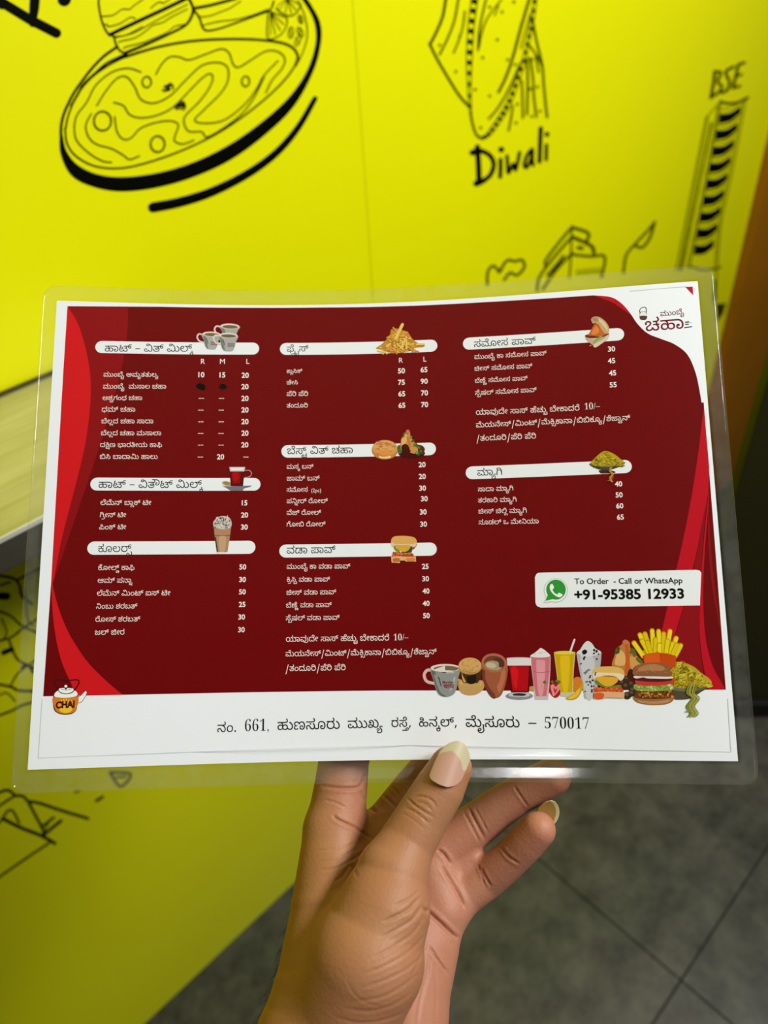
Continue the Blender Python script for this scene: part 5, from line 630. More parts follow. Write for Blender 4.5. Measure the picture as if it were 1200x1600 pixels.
    92: '56,-3 -14,0* -22,11* -12,20* 0,14 0,11* 9,17* 17,11* 12,0 13,0* 16,-13* 0,-10 0,-4* -1,-8* -2,-3 -17,1 0,2* 1,5* 0,1 0,6* -6,6* -5,0 -8,0* -10,-11* 0,-11 0,-11* 15,-14* 16,0 18,0* 16,17* 1,15 19,0 1,-17* 18,-16* 13,0 10,0* 11,8* 5,14* 0,10 0,11* -9,24* -12,14 17,12 12,-13* 12,-29* 0,-17 0,-17* -11,-23* -9,-5 -3,-3* -9,-3* -8,-2* -4,0 -14,0* -16,7* -11,12* -6,9 8,1 -7,-12* -14,-12* -18,-5*|100,74 -6,0* -8,9* 0,6 0,6* 8,9* 6,0 6,0* 9,-9* 0,-6 0,-6* -9,-9*|173,-14 -14,20 -3,5 -38,55 17,10 38,-56 4,-4 13,-19|8,118 0,20 130,0 13,0* 11,2* 3,2 3,3* 2,6* 0,3 0,9* -8,15* -8,9 16,11 12,-14* 8,-20* 0,-11 0,-5* -4,-14* -6,-5 -6,-5* -17,-6* -15,0',
    93: '77,-3 -19,0* -25,13* -16,22* -7,25* 0,13 0,20* 16,32* 30,19* 20,0 19,0* 26,-13* 15,-22* 7,-25* 0,-12 0,-21* -17,-33* -29,-18*|76,17 14,0* 21,12* 11,24* 0,17 0,15* -10,23* -20,13* -16,0 -13,0* -21,-11* -12,-24* 0,-17 0,-17* 12,-23* 20,-12*|180,-3 -19,0* -28,19* -11,15 12,13 11,-13* 22,-14* 13,0 16,0* 16,19* 0,16 0,17* -12,27* -24,19* -15,4 35,2 12,-8* 16,-19* 9,-25* 0,-15 0,-10* -5,-20* -12,-17* -21,-10*|272,-3 -19,0* -28,19* -12,15 13,13 10,-13* 22,-14* 14,0 16,0* 16,19* 0,16 0,17* -12,27* -24,19* -15,4 34,1 12,-7* 17,-20* 9,-24* 0,-15 0,-10* -5,-20* -12,-17* -21,-10*|150,118 0,20 28,0 14,0* 10,2* 3,2 3,3* 2,6* 0,3 0,9* -8,15* -8,9 16,11 12,-14* 9,-20* 0,-11 0,-5* -4,-14* -7,-5 -6,-5* -17,-6* -15,0|245,118 0,20 52,0 0,-20',
    94: '-89,10 9,-10* 19,-15* 23,-8* 14,0 18,0* 25,14* 13,27* 0,20 0,19* -14,40* -18,18 18,13 18,-21* 16,-45* 0,-25 0,-20* -11,-30* -21,-19* -27,-10* -17,0 -17,0* -28,10* -23,18* -10,12',
    95: '54,-3 -20,0* -24,29* 0,29 0,15* 9,26* 18,20* 12,6 4,-4 -43,0 0,20 110,0 17,0* 15,4* 3,4 3,3* 2,9* 0,5 0,10* -12,12* -11,0 -9,0* -14,-11* 0,-7 0,-1* 0,-3* 0,-1 -7,10 3,0* 4,1* 2,0 6,0* 7,-5* 0,-6 0,-5* -7,-7* -7,0 -9,0* -8,13* 0,7 0,8* 10,15* 18,9* 12,0 14,0* 18,-10* 11,-20* 0,-12 0,-9* -6,-15* -6,-6 -5,-4* -14,-5* -8,-1 2,2 11,-5* 17,-20* 9,-27* 0,-15 0,-29* -25,-29* -20,0 -10,0* -16,6* -13,13* -5,10 8,1 -6,-13* -14,-12* -17,-5*|57,17 12,0* 16,17* 1,15 19,0 1,-17* 18,-15* 10,0 12,0* 14,17* 0,20 0,14* -8,23* -15,18* -23,10* -16,0 -4,0 -16,0* -23,-9* -16,-18* -8,-23* 0,-14 0,-21* 13,-17*',
    96: '58,-3 -23,0* -27,25* 0,23 0,22* 27,27* 24,0 7,0* 12,-4* 10,-6* 4,-5 -1,0 0,0* 0,4* 0,1 0,7* -6,13* -11,10* -14,6* -8,0 38,2 6,-4* 9,-10* 5,-13* 0,-9 0,-2* 0,-4* 0,-1 -1,0 4,5* 11,6* 12,4* 8,0 24,0* 24,-28* 0,-21 0,-21* -26,-27* -24,0 -12,0* -17,7* -12,13* -3,9 4,-1 -3,-8* -12,-13* -18,-7*|59,16 17,0* 14,16* 0,13 0,14* -16,16* -14,0 -10,0* -14,-8* -7,-13* 0,-8 0,-14* 16,-16*|140,16 16,0* 16,16* 0,13 0,9* -8,14* -13,7* -10,0 -16,0* -15,-17* 0,-12 0,-14* 16,-16*|8,118 0,20 123,0 17,0* 15,4* 3,4 4,3* 2,9* 0,5 0,10* -13,12* -11,0 -9,0* -13,-11* 0,-7 0,-1* 0,-3* 0,-1 -8,10 3,0* 5,1* 1,0 7,0* 6,-5* 0,-6 0,-5* -7,-7* -7,0 -8,0* -8,13* 0,7 0,8* 9,15* 18,9* 13,0 13,0* 19,-10* 10,-20* 0,-12 0,-9* -6,-15* -6,-6 -4,-4* -13,-5* -17,-3* -10,0',
    97: '-59,-92 -14,0* -13,13* 0,8 0,8* 10,11* 11,6 7,3* 6,5* 0,4 0,2* -4,4* -6,0 -7,0* -5,-5* 0,-3 0,-2* 0,-2* 1,-2 -16,-5 -1,3* -2,6* 0,5 0,8* 15,11* 15,0 12,0* 11,-6* 5,-9* 0,-5 0,-4* -3,-8* -7,-7* -8,-3 -9,-5* -7,-5* 0,-4 0,-2* 4,-4* 6,0 10,0* 10,11* 1,7 17,0 2,-9* 10,-9* 8,0 10,0* 6,9* 0,5 0,7* -9,13* -11,2 15,6 9,-3* 10,-10* 4,-11* 0,-5 0,-13* -18,-16* -15,0 -8,0* -12,4* -9,9* -4,7 7,0 -3,-7* -10,-9* -13,-4*|-16,-42 0,16 23,0 -4,-2 4,4* 5,12* 0,6 0,5* -4,13* -4,7 19,5 4,-7* 4,-15* 0,-7 0,-8* -7,-13* -3,-4 1,4 17,0 0,-16 -17,0 -13,0',
    98: '121,-3 -13,0* -18,10* -12,16* -4,8 -7,11* -9,11* -8,4* -4,0 -9,0* -9,-11* 0,-9 0,-8* 7,-17* 5,-8 -19,-8 -6,8* -7,22* 0,10 0,12* 10,18* 17,10* 10,0 16,0* 18,-14* 8,-15 6,-10* 9,-13* 12,-7* 9,0 13,0* 11,18* 0,13 0,17* -15,30* -25,20* -15,3 -84,0 0,20 98,0 18,0* 14,4* 4,4 3,3* 2,9* 0,5 0,10* -13,12* -10,0 -10,0* -13,-11* 0,-7 0,-1* 0,-3* 0,-1 -7,10 2,0* 5,1* 1,0 7,0* 7,-5* 0,-6 0,-5* -8,-7* -6,0 -9,0* -8,13* 0,7 0,8* 9,15* 18,9* 13,0 13,0* 19,-10* 10,-20* 0,-12 0,-9* -5,-15* -6,-6 -5,-4* -13,-5* -16,-3* -10,0 -8,0 23,3 13,-8* 18,-22* 9,-27* 0,-14 0,-25* -24,-28*',
    99: '111,198 -71,-290 -22,0 72,290',
    100: '67,-3 -18,0* -27,9* -14,19* 0,15 0,13* 13,15* 21,8* 14,2 11,2* 14,4* 7,9* 0,8 0,7* -6,7* -10,4* -7,0 -9,0* -10,-4* -4,-7* 0,-5 0,-3* 1,-6* 2,-2 -19,-8 -3,6* -2,9* 0,5 0,7* 9,12* 20,8* 17,0 10,0* 17,-8* 12,-15* 0,-10 0,-12* -11,-16* -20,-8* -13,-2 -11,-1* -15,-5* -8,-8* 0,-6 0,-7* 8,-11* 17,-5* 14,0 19,0* 27,11* 14,22* 0,16 0,16* -9,21* -14,13* -7,4 1,5 17,0 11,-7* 15,-18* 7,-22* 0,-12 0,-22* -19,-30* -36,-17*|8,118 0,20 79,0 17,0* 15,4* 3,4 3,3* 3,9* 0,5 0,10* -14,12* -10,0 -10,0* -13,-11* 0,-7 0,-1* 0,-3* 1,-1 -8,10 3,0* 4,1* 2,0 6,0* 7,-5* 0,-6 0,-5* -8,-7* -6,0 -9,0* -7,13* 0,7 0,8* 9,15* 17,9* 14,0 13,0* 19,-10* 10,-20* 0,-12 0,-9* -6,-15* -6,-6 -4,-4* -14,-5* -16,-3* -10,0 -3,0 -23,4 -28,-4',
    101: '56,-3 -14,0* -22,11* -12,20* 0,14 0,11* 9,17* 17,11* 12,0 13,0* 16,-13* 0,-10 0,-4* -1,-8* -2,-3 -17,1 0,2* 1,5* 0,1 0,6* -6,6* -5,0 -8,0* -10,-11* 0,-11 0,-11* 15,-14* 16,0 18,0* 16,17* 1,15 19,0 1,-17* 17,-15* 12,0 14,0* 12,18* 0,13 0,14* -11,25* -17,19* -20,12* -10,1 38,2 12,-8* 18,-22* 10,-27* 0,-14 0,-18* -12,-24* -20,-11* -12,0 -12,0* -16,7* -12,12* -5,9 8,1 -7,-12* -14,-12* -18,-5*|8,118 0,20 127,0 14,0* 11,2* 2,2 4,3* 2,6* 0,3 0,9* -8,15* -8,9 16,11 12,-14* 8,-20* 0,-11 0,-5* -4,-14* -6,-5 -6,-5* -18,-6* -14,0|227,-3 -19,0* -28,19* -12,15 13,13 11,-13* 22,-14* 13,0 16,0* 16,19* 0,16 0,17* -13,27* -23,19* -15,4 34,1 12,-7* 17,-20* 9,-24* 0,-15 0,-10* -6,-20* -12,-17* -20,-10*|200,118 0,20 52,0 0,-20',
    102: '95,-3 -28,0* -38,21* -20,36* 0,23 0,20* 13,28* 23,16* 15,0 12,0* 16,-8* 8,-15* 0,-11 0,-11* -10,-16* -19,-10* -14,0 -5,0* -10,2* -8,3* -3,2 3,18 2,-2* 6,-3* 9,-3* 5,0 13,0* 12,11* 0,9 0,8* -9,8* -8,0 -8,0* -14,-9* -9,-20* 0,-18 0,-16* 15,-27* 30,-16* 22,0 23,0* 32,17* 17,34* 0,25 0,13* -6,29* -12,24* -19,14* -13,0 -8,0* -9,-7* 0,-6 0,-6* 8,-7* 7,0 9,0* 14,11* 1,12 18,-1 -2,-13* -12,-18* -16,-8* -11,0 -8,0* -13,4* -10,8* -4,11* 0,7 0,13* 20,18* 16,0 18,0* 26,-16* 18,-27* 9,-35* 0,-20 0,-21* -11,-35* -23,-26* -36,-14*',
    103: '121,-3 -13,0* -18,10* -12,16* -4,8 -7,11* -9,11* -8,4* -4,0 -9,0* -9,-11* 0,-9 0,-8* 7,-17* 5,-8 -19,-8 -6,8* -7,22* 0,10 0,12* 10,18* 17,10* 10,0 16,0* 18,-14* 8,-15 6,-10* 9,-13* 12,-7* 9,0 13,0* 11,18* 0,13 0,17* -15,30* -25,20* -15,3 -84,0 0,20 106,0 14,0* 11,2* 3,2 3,3* 2,6* 0,3 0,9* -8,15* -8,9 16,11 12,-14* 8,-20* 0,-11 0,-5* -4,-14* -6,-5 -6,-5* -18,-6* -14,0 -6,0 14,3 13,-8* 18,-22* 9,-27* 0,-14 0,-25* -24,-28*',
    104: '54,-3 -20,0* -24,29* 0,29 0,15* 9,26* 18,20* 12,6 4,-4 -43,0 0,20 120,0 13,0* 11,2* 2,2 4,3* 2,6* 0,3 0,9* -8,15* -8,9 16,11 12,-14* 8,-20* 0,-11 0,-5* -4,-14* -6,-5 -2,-2* -8,-4* -9,-3* -6,-1 1,3 9,-4* 11,-12* 5,-14* 0,-8 0,-4* -1,-7* -2,-4 -1,-1* -2,-2* -1,-1 -4,-7* -16,-10* -10,0 -9,0* -13,6* -9,12* 0,9 0,13* 17,12* 12,0 8,0* 12,-4* 4,-3 12,-6* 12,-25* 0,-16 0,-15* -12,-22* -20,-12* -12,0 -18,0* -20,13* -8,16 8,1 -6,-13* -14,-12* -17,-5*|57,17 12,0* 15,17* 2,12 19,0 3,-15* 16,-14* 12,0 7,0* 13,6* 8,13* 0,10 0,10* -6,18* -13,11* -9,0 -6,0* -6,-5* 0,-5 0,-5* 6,-6* 7,0 4,0* 9,4* 6,9* 0,7 0,8* -8,12* -14,10* -20,5* -11,0 -9,0 -16,0* -23,-9* -16,-18* -8,-23* 0,-14 0,-21* 13,-17*',
    105: '140,-3 -15,0* -21,13* -9,16 8,0 -6,-11* -14,-13* -17,-5* -12,0 -14,0* -18,11* -10,17* 0,9 0,11* 8,15* 16,14* 11,6 9,6* 12,12* 0,8 0,5* -4,7* -9,4* -7,0 -11,0* -10,-9* 0,-7 0,-4* 2,-8* 3,-3 -18,-8 -4,6* -4,13* 0,6 0,8* 10,16* 18,9* 14,0 15,0* 18,-11* 7,-16* 0,-8 0,-9* -8,-15* -14,-12* -10,-6 -12,-8* -11,-12* 0,-9 0,-9* 13,-9* 10,0 16,0* 16,17* 2,15 18,0 2,-17* 18,-15* 12,0 14,0* 12,13* 0,10 0,7* -6,14* -5,6 18,11 6,-8* 7,-18* 0,-12 0,-13* -10,-19* -20,-11*',
    106: '18,14 0,9* 9,8* 6,0 7,0* 9,-8* 0,-9 0,-9* -9,-8* -7,0 -6,0* -9,8*',
    107: '58,-3 -23,0* -27,25* 0,23 0,22* 27,27* 24,0 7,0* 12,-4* 10,-6* 4,-5 -1,0 0,0* 0,4* 0,1 0,7* -6,13* -11,10* -14,6* -8,0 38,2 6,-4* 9,-10* 5,-13* 0,-9 0,-2* 0,-4* 0,-1 -1,0 4,5* 11,6* 12,4* 8,0 24,0* 24,-28* 0,-21 0,-21* -26,-27* -24,0 -12,0* -17,7* -12,13* -3,9 4,-1 -3,-8* -12,-13* -18,-7*|59,16 17,0* 14,16* 0,13 0,14* -16,16* -14,0 -11,0* -14,-8* -6,-13* 0,-8 0,-14* 16,-16*|140,16 16,0* 16,16* 0,13 0,9* -8,14* -13,7* -10,0 -16,0* -15,-17* 0,-12 0,-14* 16,-16*|8,118 0,20 131,0 13,0* 12,2* 2,2 4,3* 2,6* 0,3 0,9* -8,15* -8,9 16,11 12,-14* 8,-20* 0,-11 0,-5* -4,-14* -6,-5 -7,-5* -17,-6* -14,0',
    108: '148,-3 -11,0* -20,8* -17,12* -7,6 -1,1* -2,1* -1,1 -10,8* -21,13* -13,0 -10,0* -9,-9* 0,-6 0,-6* 9,-10* 13,0 13,0* 19,9* 11,16* 5,22* 0,12 0,15* -8,21* -16,12* -10,0 -9,0* -13,-9* 0,-10 0,-3* 2,-8* 4,-2 -6,-3 0,10* 7,8* 7,0 6,0* 7,-8* 0,-7 0,-7* -9,-9* -10,0 -10,0* -16,15* 0,14 0,12* 10,16* 19,9* 11,0 18,0* 25,-17* 12,-30* 0,-18 0,-14* -7,-25* -6,-9 -10,-16* -29,-15* -18,0 -19,0* -22,18* 0,17 0,8* 8,15* 18,9* 13,0 11,0* 17,-5* 15,-9* 7,-5 5,-3 10,-9* 16,-11* 15,-5* 8,0 17,0* 16,22* 0,19 0,20* -16,30* -29,22* -19,8 10,19 22,-9* 34,-28* 19,-38* 0,-23 0,-18* -12,-28* -24,-16*',
    109: '25,-44 0,-9* -6,-11* -5,-4 -8,-6* -20,-4* -16,0 -82,0 0,19 81,0 -7,-5 -2,4* -2,10* 0,7 0,7* 6,14* 16,9* 12,0 16,0* 17,-18*|-25,-46 0,-5* 3,-9* 4,-4 -9,5 11,0 11,0* 12,7* 0,8 0,6* -8,8* -7,0 -8,0* -9,-9*',
    110: '49,30 1,-3 -2,-9* -7,-20* -8,-20* -4,-10 -16,0 2,10* 5,22* 4,21* 1,9',
    111: '57,-3 -23,0* -26,25* 0,23 0,23* 26,25* 24,0 14,0* 19,-9* 11,-14* 2,-10 1,-22 -1,-12* -12,-18* -20,-11*|59,16 16,0* 15,16* 0,13 0,14* -16,16* -14,0 -11,0* -14,-8* -7,-13* 0,-8 0,-14* 16,-16*|141,-3 -13,0* -18,9* -12,15* -3,11 -1,21 2,11* 11,19* 21,11* 14,0 25,0* 25,-28* 0,-21 0,-21* -27,-27*|140,16 16,0* 15,16* 0,13 0,14* -16,16* -15,0 -15,0* -16,-17* 0,-12 0,-14* 16,-16*|61,90 -12,0* -17,4* -5,2 9,16 6,-4* 11,-3* 7,0 7,0* 11,4* 7,10* 0,10 0,5 0,8* -7,12* -12,7* -7,0 -8,0* -9,-7* 0,-5 0,-5* 5,-6* 7,-2* 3,0 11,0* 14,10* 6,8 7,-12 -3,-4* -10,-11* -14,-7* -11,0 -9,0* -15,6* -10,12* 0,10 0,12* 19,18* 17,0 14,0* 20,-12* 11,-22* 0,-12 0,-16* -11,-18* -19,-8*',
}
RUNS = {
    'ಹಾಟ್ – ವಿತ್ ಮಿಲ್ಕ್': (1966, '0,0,0 1,200,0 2,312,0 3,594,0 4,666,0 3,792,0 5,864,0 6,1068,0 3,1302,0 7,1374,0 8,1668,0 9,1922,0'),
    'ಮುಂಬೈ ಅಮೃತತುಲ್ಯ': (2029, '10,0,0 11,289,0 12,380,0 13,518,0 14,719,0 3,764,0 15,836,0 10,1052,0 16,1341,0 17,1372,0 17,1528,0 11,1683,0 18,1774,0 19,1964,0'),
    'ಮುಂಬೈ  ಮಸಾಲ ಚಹಾ': (2260, '10,0,0 11,289,0 12,380,0 13,518,0 14,719,0 3,764,0 3,836,0 10,908,0 20,1198,0 1,1375,0 18,1487,0 3,1677,0 21,1749,0 0,1948,0 1,2148,0'),
    'ಅಶ್ವಗಂಧ ಚಹಾ': (1480, '15,0,0 22,216,0 23,373,0 24,405,0 12,567,0 25,705,0 3,896,0 21,968,0 0,1167,0 1,1368,0'),
    'ಧಮ್ ಚಹಾ': (1142, '25,0,0 26,191,0 3,558,0 21,630,0 0,830,0 1,1030,0'),
    'ಬೆಲ್ಲದ ಚಹಾ ಸಾದಾ': (1847, '13,0,0 18,201,0 27,391,0 28,407,0 3,598,0 21,670,0 0,869,0 1,1070,0 3,1182,0 20,1254,0 1,1431,0 29,1543,0 1,1734,0'),
    'ಬೆಲ್ಲದ ಚಹಾ ಮಸಾಲಾ': (2137, '13,0,0 18,201,0 27,391,0 28,407,0 3,598,0 21,670,0 0,869,0 1,1070,0 3,1182,0 10,1254,0 20,1543,0 1,1720,0 30,1832,0 1,2024,0'),
    'ದಕ್ಷಿಣ ಭಾರತೀಯ ಕಾಫಿ': (2214, '28,0,0 31,191,0 32,335,0 3,551,0 33,623,0 1,824,0 34,936,0 35,1099,0 36,1253,0 37,1355,0 3,1689,0 38,1761,0 1,1904,0 39,2017,0'),
    'ಬಿಸಿ ಬಾದಾಮಿ ಹಾಲು': (2031, '40,0,0 41,206,0 3,382,0 42,454,0 1,655,0 29,767,0 1,958,0 7,1071,0 3,1366,0 0,1438,0 1,1638,0 18,1750,0 11,1940,0'),
    'ಹಾಟ್ – ವಿತೌಟ್ ಮಿಲ್ಕ್': (2277, '0,0,0 1,200,0 2,312,0 3,594,0 4,666,0 3,792,0 5,864,0 43,1068,0 44,1224,0 2,1331,0 3,1613,0 7,1685,0 8,1980,0 9,2233,0'),
    'ಲೆಮೆನ್ ಬ್ಲಾಕ್ ಟೀ': (1738, '45,0,0 46,192,0 47,481,0 3,737,0 42,809,0 1,1010,0 27,1122,0 48,1138,0 3,1360,0 49,1432,0 36,1636,0'),
    'ಗ್ರೀನ್ ಟೀ': (920, '50,0,0 51,162,0 36,184,0 47,286,0 3,542,0 49,614,0 36,818,0'),
    'ಪಿಂಕ್ ಟೀ': (934, '52,0,0 12,197,0 48,334,0 3,556,0 49,628,0 36,832,0'),
    'ಕೂಲರ್ಸ್': (771, '53,0,0 54,144,0 18,330,0 55,520,0 56,741,0'),
    'ಕೋಲ್ಡ್ ಕಾಫಿ': (1231, '57,0,0 54,144,0 36,330,0 8,432,0 58,689,0 3,707,0 38,779,0 1,922,0 39,1034,0'),
    'ಆಮ್ ಪನ್ನಾ': (1164, '59,0,0 26,210,0 3,578,0 60,650,0 61,848,0 1,1025,0 62,1138,0'),
    'ಲೆಮೆನ್ ಮಿಂಟ್ ಐಸ್ ಟೀ': (2430, '45,0,0 46,192,0 47,481,0 3,737,0 7,809,0 12,1104,0 2,1242,0 3,1524,0 63,1596,0 64,1797,0 3,2052,0 49,2124,0 36,2328,0'),
    'ನಿಂಬು ಶರಬತ್': (1440, '65,0,0 12,186,0 66,323,0 11,523,0 3,614,0 22,686,0 34,844,0 66,1006,0 6,1206,0'),
    'ರೋಸ್ ಶರಬತ್': (1532, '67,0,0 54,163,0 36,349,0 64,451,0 3,706,0 22,778,0 34,936,0 66,1099,0 6,1299,0'),
    'ಜಲ್ ಜೀರ': (997, '68,0,0 8,194,0 3,466,0 69,538,0 36,732,0 34,834,0'),
    'ಫ್ರೈಸ್': (573, '70,0,0 71,198,0 64,318,0'),
    'ಕ್ಲಾಸಿಕ್': (670, '38,0,0 1,144,0 27,256,0 41,272,0 48,448,0'),
    'ಚೇಸಿ': (478, '72,0,0 36,199,0 41,301,0'),
    'ಪೆರಿ ಪೆರಿ': (794, '73,0,0 74,198,0 3,361,0 73,433,0 74,631,0'),
    'ತಂದೂರಿ': (834, '17,0,0 12,156,0 28,293,0 54,484,0 74,671,0'),
    'ಬೆಸ್ಟ್ ವಿತ್ ಚಹಾ': (1564, '13,0,0 64,201,0 75,437,0 3,471,0 5,543,0 6,747,0 3,981,0 21,1053,0 0,1252,0 1,1452,0'),
    'ಮಸ್ಕ ಬನ್': (1038, '10,0,0 76,289,0 9,466,0 3,510,0 66,582,0 47,782,0'),
    'ಜಾಮ್ ಬನ್': (1201, '77,0,0 1,194,0 26,306,0 3,673,0 66,745,0 47,945,0'),
    'ಸಮೋಸ': (842, '76,0,0 78,177,0 36,562,0 76,664,0'),
    'ಪನ್ನೀರ್ ರೋಲ್': (1538, '60,0,0 65,198,0 62,384,0 36,399,0 55,501,0 3,742,0 67,814,0 54,976,0 36,1163,0 8,1265,0'),
    'ವೆಜ್ ರೋಲ್': (1266, '79,0,0 80,198,0 3,470,0 67,542,0 54,705,0 36,892,0 8,994,0'),
    'ಗೋಬಿ ರೋಲ್': (1452, '81,0,0 54,162,0 36,348,0 40,450,0 3,656,0 67,728,0 54,891,0 36,1077,0 8,1179,0'),
    'ವಡಾ ಪಾವ್': (1162, '82,0,0 83,198,0 1,390,0 3,503,0 84,575,0 1,773,0 85,885,0'),
    'ಮುಂಬೈ ಕಾ ವಡಾ ಪಾವ್': (2326, '10,0,0 11,289,0 12,380,0 13,518,0 14,719,0 3,764,0 38,836,0 1,980,0 3,1092,0 82,1164,0 83,1363,0 1,1555,0 3,1667,0 84,1739,0 1,1937,0 85,2049,0'),
    'ಕ್ರಿಸ್ಪಿ ವಡಾ ಪಾವ್': (1617, '86,0,0 51,144,0 41,177,0 87,353,0 3,383,0 82,455,0 83,654,0 1,846,0 3,958,0 84,1030,0 1,1228,0 85,1340,0'),
    'ಚೀಸ್ ವಡಾ ಪಾವ್': (1790, '88,0,0 36,199,0 64,301,0 3,556,0 82,628,0 83,827,0 1,1019,0 3,1131,0 84,1203,0 1,1401,0 85,1514,0'),
    'ಬೆಣ್ಣೆ ವಡಾ ಪಾವ್': (1680, '13,0,0 89,201,0 90,418,0 3,447,0 82,519,0 83,717,0 1,909,0 3,1022,0 84,1094,0 1,1292,0 85,1404,0'),
    'ಸ್ಪೆಷಲ್ ವಡಾ ಪಾವ್': (1914, '91,0,0 87,177,0 92,207,0 8,408,0 3,680,0 82,752,0 83,951,0 1,1143,0 3,1255,0 84,1327,0 1,1525,0 85,1637,0'),
    'ಯಾವುದೇ ಸಾಸ್ ಹೆಚ್ಚು ಬೇಕಾದರೆ': (3199, '93,0,0 1,334,0 82,446,0 94,645,0 95,708,0 36,899,0 3,1001,0 20,1073,0 1,1250,0 64,1362,0 3,1618,0 96,1690,0 21,1890,0 11,2089,0 97,2180,0 3,2214,0 13,2286,0 36,2488,0 38,2590,0 1,2733,0 28,2845,0 67,3036,0'),
    'ಮೆಯನೇಸ್/ಮಿಂಟ್/ಮೆಕ್ಸಿಕಾನಾ/ಬಿಬಿಕ್ಯೂ/ಶೆಜ್ವಾನ್': (4957, '46,0,0 37,289,0 98,623,0 36,801,0 64,903,0 99,1158,0 7,1288,0 12,1583,0 2,1720,0 99,2002,0 46,2132,0 86,2421,0 56,2564,0 38,2594,0 1,2738,0 61,2850,0 1,3028,0 99,3140,0 40,3270,0 40,3476,0 53,3681,0 54,3824,0 19,4011,0 99,4076,0 100,4206,0 77,4363,0 1,4557,0 23,4669,0 47,4701,0'),
    '/ತಂದೂರಿ/ಪೆರಿ ಪೆರಿ': (1886, '99,0,0 17,130,0 12,285,0 28,423,0 54,614,0 74,800,0 99,963,0 73,1093,0 74,1291,0 3,1454,0 73,1526,0 74,1724,0'),
    'ಸಮೋಸ ಪಾವ್': (1500, '76,0,0 78,177,0 36,562,0 76,664,0 3,842,0 84,914,0 1,1112,0 85,1224,0'),
    'ಮುಂಬೈ ಕಾ ಸಮೋಸ ಪಾವ್': (2664, '10,0,0 11,289,0 12,380,0 13,518,0 14,719,0 3,764,0 38,836,0 1,980,0 3,1092,0 76,1164,0 78,1342,0 36,1726,0 76,1828,0 3,2006,0 84,2078,0 1,2276,0 85,2388,0'),
    'ಚೀಸ್ ಸಮೋಸ ಪಾವ್': (2129, '88,0,0 36,199,0 64,301,0 3,556,0 76,628,0 78,806,0 36,1191,0 76,1293,0 3,1470,0 84,1542,0 1,1740,0 85,1852,0'),
    'ಬೆಣ್ಣೆ ಸಮೋಸ ಪಾವ್': (2019, '13,0,0 89,201,0 90,418,0 3,447,0 76,519,0 78,696,0 36,1081,0 76,1183,0 3,1360,0 84,1432,0 1,1630,0 85,1742,0'),
    'ಸ್ಪೆಷಲ್ ಸಮೋಸ ಪಾವ್': (2252, '91,0,0 87,177,0 92,207,0 8,408,0 3,680,0 76,752,0 78,930,0 36,1314,0 76,1416,0 3,1594,0 84,1666,0 1,1864,0 85,1976,0'),
    'ಮ್ಯಾಗಿ': (628, '101,0,0 1,289,0 19,401,0 50,466,0'),
    'ಸಾದಾ ಮ್ಯಾಗಿ': (1293, '20,0,0 1,177,0 29,290,0 1,481,0 3,593,0 101,665,0 1,954,0 19,1066,0 50,1131,0'),
    'ತರಕಾರಿ ಮ್ಯಾಗಿ': (1437, '17,0,0 34,156,0 38,318,0 1,462,0 74,574,0 3,737,0 101,809,0 1,1098,0 19,1210,0 50,1275,0'),
    'ಚೀಸ್ ಚಿಲ್ಲಿ ಮ್ಯಾಗಿ': (1742, '88,0,0 36,199,0 64,301,0 3,556,0 88,628,0 102,828,0 27,1026,0 3,1042,0 101,1114,0 1,1403,0 19,1516,0 50,1580,0'),
    'ನೂಡಲ್ ಒ ಮೇನಿಯಾ': (2190, '103,0,0 54,178,0 104,364,0 8,556,0 3,829,0 105,901,0 3,1095,0 46,1167,0 36,1456,0 65,1558,0 93,1743,0 1,2077,0'),
    'ಮುಂಬೈ': (764, '10,0,0 11,289,0 12,380,0 13,518,0 14,719,0'),
    'ಚಹಾ': (512, '21,0,0 0,199,0 1,400,0'),
    'ನಂ.': (382, '103,0,0 12,178,0 106,315,0'),
    'ಹುಣಸೂರು': (1125, '107,0,0 11,200,0 32,291,0 76,507,0 54,684,0 34,871,0 11,1034,0'),
    'ಮುಖ್ಯ': (657, '10,0,0 11,289,0 108,380,0 19,592,0'),
    'ರಸ್ತೆ,': (423, '34,0,0 91,163,0 109,340,0 110,356,0'),
    'ಹಿನ್ಕಲ್,': (760, '111,0,0 103,199,0 9,377,0 8,420,0 110,693,0'),
    'ಮೈಸೂರು': (952, '46,0,0 14,289,0 76,335,0 54,512,0 34,698,0 11,861,0'),
}

# ------------------------------------------------------------------ the laminated menu: a sheet bent about an upright line
PS = np.array([-3.149, -3.8969, -339.6485])                        # middle of the sheet, camera-space mm
ANG = np.array([-0.1587, -0.0324, 0.0180])
BEND1, BEND2, LEAN, BEND3 = 0.1658, -0.0066, 0.0850, -0.0409


def rot_vec(r):
    a = np.linalg.norm(r); k = r / a
    K = np.array([[0, -k[2], k[1]], [k[2], 0, -k[0]], [-k[1], k[0], 0]])
    return np.eye(3) + math.sin(a) * K + (1 - math.cos(a)) * K @ K


R_SHEET = rot_vec(ANG)


def sheet_cam(u, v, w=0.0, n=60):
    """point of the sheet (u right, v up, w off its face, in mm) in camera-space mm"""
    u = np.asarray(u, float); v = np.asarray(v, float)
    s = u + LEAN * v
    U = np.linspace(0, 1, n)[None] * s[:, None] / 100
    th = BEND1 * U + BEND2 * U ** 2 + BEND3 * U ** 3
    d = s / (n - 1)
    c, sn = np.cos(th), np.sin(th)
    x = (c[:, 1:] + c[:, :-1]).sum(1) / 2 * d - LEAN * v
    z = (sn[:, 1:] + sn[:, :-1]).sum(1) / 2 * d
    t = th[:, -1]
    P = np.stack([x - np.sin(t) * w, v, z + np.cos(t) * w], 1)
    return P @ R_SHEET.T + PS


